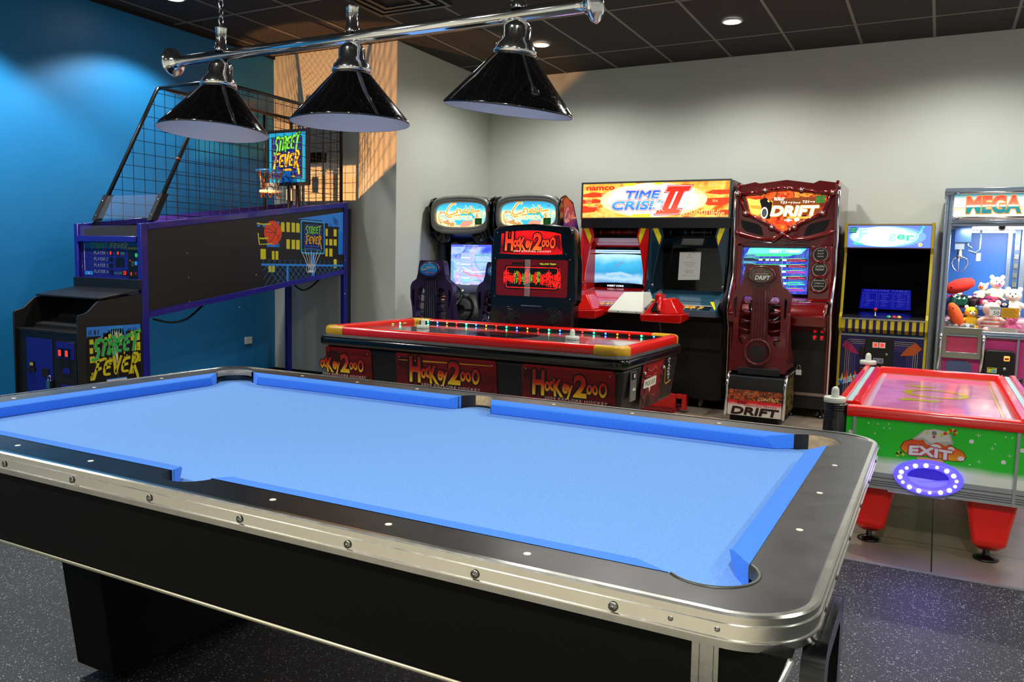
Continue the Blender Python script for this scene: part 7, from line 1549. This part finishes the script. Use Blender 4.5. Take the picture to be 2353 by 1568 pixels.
plush('plush_bear', (1.80, 5.86, zf), .20, Tf, Tf, 'peach plush animal in a red and white striped shirt against the glass', .2, -.05, 'shirt')
plush('plush_bear', (1.955, 5.87, zf), .13, Pf, Pf, 'pink plush animal low in the right corner of the claw machine', -.3, .1, 'ears')
plush('plush_bear', (1.84, 6.22, 1.06), .17, Wf, Pf, 'cream plush bear with a pink muzzle sitting on top of the toy heap', .25, .05)
plush('plush_dog', (1.965, 6.12, .95), .18, Wf, Wf, 'white plush dog with a red ribbon at the right of the toy heap', -.2, .0)
plush('plush_dog', (1.895, 5.99, .94), .115, Kf, Wf, 'dark blue plush toy with a white face, below the cream bear', .1, -.3)
plush('plush_bear', (1.66, 5.98, .83), .15, Yf, Wf, 'yellow plush toy with a white face behind the chute glass', .2, .0, 'ears')
plush('plush_bear', (1.58, 6.02, .83), .15, Gf, Wf, 'light grey plush toy lying beside the long orange one', -.3, -.9)
plush('plush_mouse', (1.64, 5.88, zf), .13, Gf, Gf, 'grey plush toy low behind the silver prize door', .1, -1.1)
plush('plush_bear', (1.57, 5.87, zf), .12, Gf, Wf, 'small grey plush toy at the bottom left corner of the glass case', .5, -1.)
plush('plush_doll', (1.64, 6.22, 1.02), .17, Mf, Wf, 'magenta and white plush toy lying next to the red one on top', .6, -1.2)
plush('plush_bird', (1.73, 6.24, 1.07), .12, Wf, Of, 'small white plush bird with an orange beak on top of the heap', -.5, -.3)
def long_toy(c, L_, r, ang, col, lab, name='plush_fish'):
    t = thing(name, c, lab, 'plush toy', 'plush toys in the claw machine'); b = MB(); R3 = Matrix.Rotation(ang, 3, 'Y'); b.ball(Vector(c) + Vector((0, 0, r)), r, col, n=18, sc=(L_ / r / 2, .8, 1.0), rot=R3); bd = b.build('body', t)
    e = MB(); d_ = R3 @ Vector((L_ * .5, 0, 0)); e.ball(Vector(c) + Vector((0, 0, r)) + d_ * .8, r * .55, col, sc=(.4, .3, 1.3), rot=R3); e.build('tail', bd)
    g = MB(); g.ball(Vector(c) + Vector((0, -r * .8, r * 1.15)) - d_ * .5, r * .13, GLOSS, n=8); g.build('eye', bd); return t
long_toy((1.56, 6.12, 1.13), .25, .06, -.35, Rf, 'shiny red plush fish lying at the top left of the heap')
long_toy((1.545, 5.90, .90), .22, .05, 1.15, Of, 'long orange plush toy leaning at the left of the case', 'plush_carrot')
# wrapped prizes
FOIL = mat('clear_wrap_shine', '#d8d8dc', .12, .7, bump=4., nscale=22, noise=.5)
def wrapped(c, sx, sy, sz, col, lab, rz=0.):
    t = thing('wrapped_prize', c, lab, 'wrapped prize', 'wrapped prizes in the claw machine'); rk_ = random.Random(int(c[0] * 1000)); n = 10; vs = []
    R3 = Matrix.Rotation(rz, 3, 'Z')
    b = MB(); b.box(-sx * .42, sx * .42, -sy * .4, sy * .4, .005, sz * .8, col); b.v = [Vector(c) + R3 @ v for v in b.v]; b.build('prize', t, bevel=.01, seg=2)
    b = MB()
    for i in range(n + 1):
        for j in range(n + 1):
            u_, v_ = i / n - .5, j / n - .5; e = max(0, .25 - max(u_ * u_, v_ * v_)) * 4; vs.append(Vector(c) + R3 @ Vector((u_ * sx * 1.25, v_ * sy * 1.3, sz * (e ** .4) * (.85 + .3 * rk_.random()) + .004)))
    b.add(vs, [(i * (n + 1) + j, (i + 1) * (n + 1) + j, (i + 1) * (n + 1) + j + 1, i * (n + 1) + j + 1) for i in range(n) for j in range(n)], glassmat('crinkly_wrap', '#f4f4f6', .45)); b.build('clear_wrap', t)
wrapped((1.56, 6.05, 1.02), .15, .12, .09, mat('box_green', '#2f8a6a', .4), 'green boxed prize in clear wrap at the left of the heap', .2)
wrapped((1.645, 6.08, 1.0), .15, .12, .10, mat('box_brown', '#5a3a34', .4), 'brown prize in crinkled clear wrap in the middle of the heap', -.4)
wrapped((1.80, 6.08, 1.0), .20, .14, .10, mat('box_pink', '#e82070', .5), 'bright pink prize in clear wrap below the cream bear', .1)
wrapped((1.74, 6.0, .99), .12, .10, .05, mat('box_lightblue', '#5a9ad8', .4), 'light blue prize in clear wrap in front of the pink one', .5)
wrapped((1.87, 6.0, .98), .12, .10, .05, mat('box_blue', '#3a6ac8', .4), 'blue flat prize in clear wrap just above the amber sticker', -.2)
# bed of hidden toys keeps the heap up
b = MB(); b.box(KX0 + .05, KX1 - .06, 5.96, KY1 - .06, .81, .93, fur('heap', '#b88a90')); b.build('prize_shelf', cm_, bevel=.03)
# ================================================================ GREEN AIR HOCKEY TABLE
gh = thing('childrens_air_hockey_table', (1.43, 3.05, 0), 'small green and red air hockey table with a glowing oval EXIT slot', 'air hockey table')
GX0, GX1, GY0, GY1, GZ = 1.066, 1.80, 2.20, 3.92, .668
SLR = mat('silver_rail', '#a6a8aa', .4, .4); GRN = mat('panel_green', '#14c824', .3, coat=.2)
SNOW = grad('panel_green_snow', [(0, '#e8eee0'), (.16, '#eef4e6'), (.30, '#28cc30'), (1, '#12c820')], 'Z', 0, .25, rough=.3, noise=.16, nscale=3.5, coat=.2)
b = MB(); b.box(GX0, GX1, GY0 + .004, GY1, .30, .635, GRN); b.build('body', gh)
f = F((0, GY0 + .004, 0), (1, 0, 0), (0, 0, 1)); b = MB(); b.slab(f, [(GX0, .375), (GX1, .375), (GX1, .625), (GX0, .625)], 0, .004, SNOW)
f2 = f.off(0, 0, .0045)
rs = random.Random(9)
for x, z, r in ((1.20, .60, .0), (1.225, .585, 1), (1.16, .60, 1), (1.19, .555, .5), (1.21, .49, 2), (1.245, .605, 1), (1.575, .565, 4), (1.60, .595, 2), (1.665, .565, 1), (1.655, .545, 2), (1.61, .48, 2), (1.70, .49, 4), (1.725, .60, 1), (1.72, .52, 2), (1.575, .462, 1), (1.70, .60, 1), (1.25, .585, 0), (1.087, .55, 4), (1.50, .60, 1), (1.765, .55, 4), (1.785, .60, 1)):
    if r in (2, .5, 0):
        q = .012 if r == 2 else .008
        for a in (0, PI / 2): b.poly(f2, [(x + q * math.cos(a), z + q * math.sin(a)), (x - .0015 * math.sin(a), z + .0015 * math.cos(a)), (x - q * math.cos(a), z - q * math.sin(a)), (x + .0015 * math.sin(a), z - .0015 * math.cos(a))], AWHT, d=.0006)
    else: b.disc(f2, x, z, .0095 if r == 4 else .003, AWHT, d=.0006, n=14)
# mushroom-like toadstool with cream and candy canes, EXIT
TO = grad('toadstool_orange', [(0, '#f4a41c'), (.5, '#ea5a14'), (1, '#d83a14')], 'Z', .10, .19, rough=.3)
b.poly(f2, [(1.37, .40), (1.37, .47), (1.47, .47), (1.49, .42), (1.52, .39)], mat('toadstool_stem', '#e8a850', .4), d=.001)
cap = [(1.30, .502), (1.312, .53), (1.345, .546), (1.42, .55), (1.50, .535), (1.545, .515), (1.558, .492), (1.545, .474), (1.51, .47), (1.44, .478), (1.36, .48), (1.32, .483)]
b.poly(f2, [(x + (x - 1.43) * .03, z + (z - .51) * .08) for x, z in cap], mat('outline_brown', '#6a2408', .4), d=.0014); b.poly(f2, cap, TO, d=.002)
b.poly(f2, [(1.345, .548), (1.365, .57), (1.39, .595), (1.43, .604), (1.465, .60), (1.495, .585), (1.507, .545), (1.49, .54), (1.475, .532), (1.46, .54), (1.44, .545), (1.42, .528), (1.40, .532), (1.39, .55), (1.37, .546)], mat('cream_grey', '#b8b4aa', .4), d=.0026); b.poly(f2, [(1.36, .555), (1.39, .592), (1.43, .60), (1.465, .596), (1.49, .58), (1.495, .555), (1.46, .55), (1.42, .54), (1.39, .56)], mat('cream_white', '#d8d6cc', .4), d=.003)
for x, z, r in ((1.44, .52, .022), (1.50, .522, .013), (1.54, .484, .013), (1.37, .52, .009)): b.disc(f2, x, z, r, AWHT, d=.0032, ry=r * .75)
b.disc(f2, 1.43, .585, .010, SIL, d=.0036); b.disc(f2, 1.43, .568, .006, mat('cherry_red', '#c8304a', .4), d=.0036); b.disc(f2, 1.40, .583, .005, AYEL, d=.0036)
def cane(pts, w, m1, m2):
    for i in range(len(pts) - 1): b.stroke(f2, [pts[i], pts[i + 1]], w, m1 if i % 2 else m2, d=.004)
cane([(1.455, .578), (1.467, .585), (1.478, .592), (1.488, .60), (1.497, .607), (1.507, .609), (1.514, .602), (1.512, .592), (1.505, .586)], .012, mat('cane_red', '#d8281c', .4), AYEL)
cane([(1.315, .467), (1.307, .478), (1.298, .484), (1.290, .479), (1.285, .47), (1.29, .462)], .010, mat('cane_green', '#0c4a34', .4), AYEL)
wv = lambda a, c: (a, c + .004 * math.sin(a * 30) - a * .06 * (c - .02))
for m, off, d in ((mat('exit_edge', '#a02418', .4), .15, .0046), (mat('exit_pink', '#e0608a', .4), .11, .0052), (AWHT, .05, .0058)): b.text(f2, 'EXIT', 1.42, .478, .038, m, d=d, w=.165, off=off, warp=wv)
b.build('front_panel', gh, label='green front panel with toadstool and EXIT lettering')
b = MB(); b.box(GX0, GX1, GY0 - .004, GY0 + .02, .300, .376, SLR)
for z in (.315, .325, .335, .352): b.box(GX0, GX1, GY0 - .006, GY0 - .004, z, z + .003, mat('rail_groove', '#5a5c5e', .4, .6))
for x in (1.096, 1.742): b.box(x, x + .012, GY0 - .008, GY0, .30, .625, SLR)
b.box(1.26, 1.49, GY0 - .002, GY0 + .012, .291, .2995, mat('under_strip_lit', '#b0a8c8', .4)); b.build('silver_trim', gh)
# glowing oval
LV = mat('lavender_lit_ring', '#6a5ef0', .3, emit=.75, ecol='#6458f4'); b = MB(); n = 40; cx_, cz_ = 1.418, .382
pr = [(1.0, .0), (.985, .022), (.93, .034), (.80, .038), (.66, .034), (.60, .022), (.585, .004)]
vs = []
for k, d in pr:
    for j in range(n): a = 2 * PI * j / n; vs.append((cx_ + k * .141 * math.cos(a), GY0 - d, cz_ + (k * .080 if k > .7 else k * .080 * .92) * math.sin(a)))
b.add(vs, [(i * n + j, i * n + (j + 1) % n, (i + 1) * n + (j + 1) % n, (i + 1) * n + j) for i in range(len(pr) - 1) for j in range(n)], LV, True)
ov = b.build('puck_slot_ring', gh, label='lavender glowing oval ring')
b = MB(); ff = F((cx_, GY0 - .006, cz_), (1, 0, 0), (0, 0, 1)); b.disc(ff, 0, 0, .084, mat('slot_violet', '#2a1c8c', .3, emit=.5, ecol='#3a2ad0'), d=0, ry=.044, n=32); b.poly(ff, [(-.08, -.005)] + ell(0, 0, .082, .043, 14, PI, 2 * PI, close=False) + [(.08, -.010)], mat('slot_tray_lilac', '#8a80e0', .3, emit=.5, ecol='#8a80f0'), d=.002); b.build('slot_tray', ov)
BU = mat('ring_bulb_white', '#f0f4ff', .3, emit=9.)
for k in range(16):
    a = 2 * PI * k / 16 + .1; r = .0095 if k % 3 else .0065; b = MB(); b.lathe([(0, .004), (r * .8, .003), (r, 0)], BU, (cx_ + .112 * math.cos(a), GY0 - .0375, cz_ + .060 * math.sin(a)), (0, -1, 0), n=14, smooth=False); b.build('ring_bulb', ov)
l = bpy.data.lights.new('ring_light', 'AREA'); l.shape = 'ELLIPSE'; l.size = .26; l.size_y = .14; l.energy = 1.3; l.color = (.25, .16, 1.); lo = bpy.data.objects.new('ring_light', l); COL.objects.link(lo); lo.parent = gh; lo.location = Vector((cx_, GY0 - .06, cz_)) - gh.location; lo.rotation_euler = (math.radians(-62), 0, 0)
# red rails
RR = mat('rail_red_green_table', '#f01a0c', .2, coat=.5)
b = MB(); b.prism([(GY0 - .012, .625), (GY0 - .016, .655), (GY0 - .008, .672), (GY0 + .035, .675), (GY0 + .045, .65), (GY0 + .045, .625)], 'x', GX0, GX1, RR); b.build('rail', gh, bevel=.004)
b = MB(); b.prism([(GY1 - .05, .64), (GY1 - .045, .68), (GY1 - .01, .685), (GY1 + .02, .66), (GY1 + .02, .62)], 'x', GX0 + .04, GX1 - .03, RR); b.build('rail', gh, bevel=.004)
for s_, x in ((1, GX0), (-1, GX1)):
    b = MB(); pts = [(x - s_ * .055, .625), (x - s_ * .065, .665), (x - s_ * .045, .690), (x - s_ * .020, .690), (x - s_ * .015, .678), (x + s_ * .012, .678), (x + s_ * .018, .688), (x + s_ * .045, .680), (x + s_ * .06, .655), (x + s_ * .06, .63)]
    b.prism(pts, 'y', GY0 + .10 if s_ > 0 else GY0 + .02, GY1 - .06, RR); b.prism([(x - s_ * .014, .6785), (x + s_ * .011, .6785), (x + s_ * .011, .681), (x - s_ * .014, .681)], 'y', GY0 + .11, GY1 - .06, mat('rail_inlay_pale_blue', '#9cc4c8', .3)); b.build('rail', gh, bevel=.003, seg=1)
# playfield, pink print under gloss, its colour paled for the reflected wall
b = MB(); pk = blotch('playfield_pink_print', ['#d478a8', '#c878a6', '#dc8cb4', '#c474a2', '#d488b0'], scale=2.2, rough=.08, dist=.3); b.box(GX0 + .02, GX1 - .02, GY0 + .03, GY1 - .03, .60, .645, pk); ft = topf(0, 0, .6455)
PY_ = mat('print_olive_yellow', '#b8a83a', .1); PW_ = mat('print_pale', '#d8b8c8', .1)
for (x0, x1, y0, y1) in ((GX0 + .06, GX0 + .085, GY0 + .05, GY1 - .05), (GX1 - .085, GX1 - .06, GY0 + .05, GY1 - .05)): b.rect(ft, x0, x1, y0, y1, PW_, d=.0004); b.rect(ft, x0 - .018, x0 - .008, y0, y1, PY_, d=.0004)
b.rect(ft, GX0 + .06, GX1 - .06, GY0 + .05, GY0 + .07, PY_, d=.0005); b.rect(ft, GX0 + .06, GX1 - .06, GY1 - .075, GY1 - .05, PY_, d=.0005); b.ring(ft, 1.43, 3.05, .12, .16, PY_, d=.0006, n=36); b.rect(ft, GX0 + .08, GX1 - .08, 3.045, 3.055, PW_, d=.0005); b.poly(ft, [(1.25, 2.75), (1.30, 2.82), (1.38, 2.78), (1.47, 2.82), (1.42, 2.72), (1.33, 2.74), (1.28, 2.70)], PY_, d=.0006); b.poly(ft, [(1.25, 3.3), (1.34, 3.36), (1.45, 3.34), (1.36, 3.28)], PY_, d=.0006)
b.build('playfield', gh)
# carbon wrapped corner posts
def carbon():
    m = mat('carbon_wrap', '#101012', .3, coat=.3); nt = m.node_tree; b_ = nt.nodes['Principled BSDF']; tc_ = nt.nodes.new('ShaderNodeTexCoord'); w = nt.nodes.new('ShaderNodeTexWave'); w.inputs['Scale'].default_value = 48; w.bands_direction = 'DIAGONAL'
    nt.links.new(tc_.outputs['Object'], w.inputs['Vector']); cr_ = nt.nodes.new('ShaderNodeValToRGB'); cr_.color_ramp.elements[0].color = lin('#050506'); cr_.color_ramp.elements[1].color = lin('#3a3a3e'); cr_.color_ramp.elements[0].position = .45
    nt.links.new(w.outputs['Fac'], cr_.inputs[0]); nt.links.new(cr_.outputs[0], b_.inputs['Base Color']); return m
CB = carbon()
for x, y in ((GX0 - .045, GY0 + .055), (GX1 + .045, GY0 + .055), (GX0 - .03, GY1 - .02), (GX1 + .03, GY1 - .02)):
    b = MB(); b.lathe([(.070, .30), (.068, .40), (.062, .60), (.060, .655), (.056, .668), (.030, .672), (0, .672)], CB, (x, y, 0), n=28)
    for k in range(3): b.lathe([(.0615, .640 + k * .010), (.0645, .645 + k * .010), (.061, .650 + k * .010)], mat('tape_black', '#17171a', .25), (x, y, 0), n=28)
    b.lathe([(0, .30), (.07, .30)], CB, (x, y, 0), n=20); b.build('corner_post', gh)
# legs
def gleg(x, y):
    b = MB(); r0 = [(-.105, -.10), (.105, -.10), (.105, .12), (-.105, .12)]; r1 = [(-.065, -.085), (.07, -.085), (.07, .07), (-.065, .07)]; r2 = [(-.045, -.03), (.05, -.03), (.05, .05), (-.045, .05)]
    vs = [(x + a, y + c, z) for rr_, z in ((r0, .31), (r1, .09), (r2, .055)) for a, c in rr_]
    b.add(vs, [(i + 4 * k, (i + 1) % 4 + 4 * k, (i + 1) % 4 + 4 * k + 4, i + 4 * k + 4) for k in (0, 1) for i in range(4)] + [(8, 9, 10, 11), (3, 2, 1, 0)], RR); lg = b.build('leg', gh, bevel=.022, seg=3)
    MB().lathe([(0, 0), (.052, 0), (.054, .006), (.046, .012), (.02, .018), (.015, .026), (.014, .06)], GLOSS, (x, y + .01, 0), n=24).build('levelling_foot', lg)
gleg(1.185, 2.37); gleg(1.675, 2.36); gleg(1.185, 3.72); gleg(1.675, 3.72)
b = MB(); b.tube(smooth([(1.83, GY0 + .15, .32), (1.835, GY0 + .13, .22), (1.845, 2.45, .10), (1.88, 2.5, .03), (1.95, 2.55, .008), (2.1, 2.7, .008)]), .006, MATT, n=6); b.build('power_cable', gh)
# overhead arm with a red globe seen at the frame edge
b = MB(); b.tube([(1.862, 3.05, .55), (1.862, 3.05, 1.0)], .010, glassmat('pink_tube', '#f0a8a8', .2, haze=.2), n=10); b.ball((1.878, 3.05, .935), .055, mat('globe_orange_red', '#d8401c', .15, coat=.6), n=20); b.ball((1.868, 3.015, .955), .026, AWHT, n=12); b.build('score_arm', gh)
pusher(1.005, 2.255, .673, 'white pusher on the near carbon-wrapped corner post of the green table', 'pushers on the green table')
pusher(1.03, 3.90, .690, 'white pusher at the far left corner of the green table', 'pushers on the green table')
for o in list(bpy.data.objects):
    if '_w' in o: del o['_w']
for c in list(bpy.data.curves):
    if c.users == 0: bpy.data.curves.remove(c)
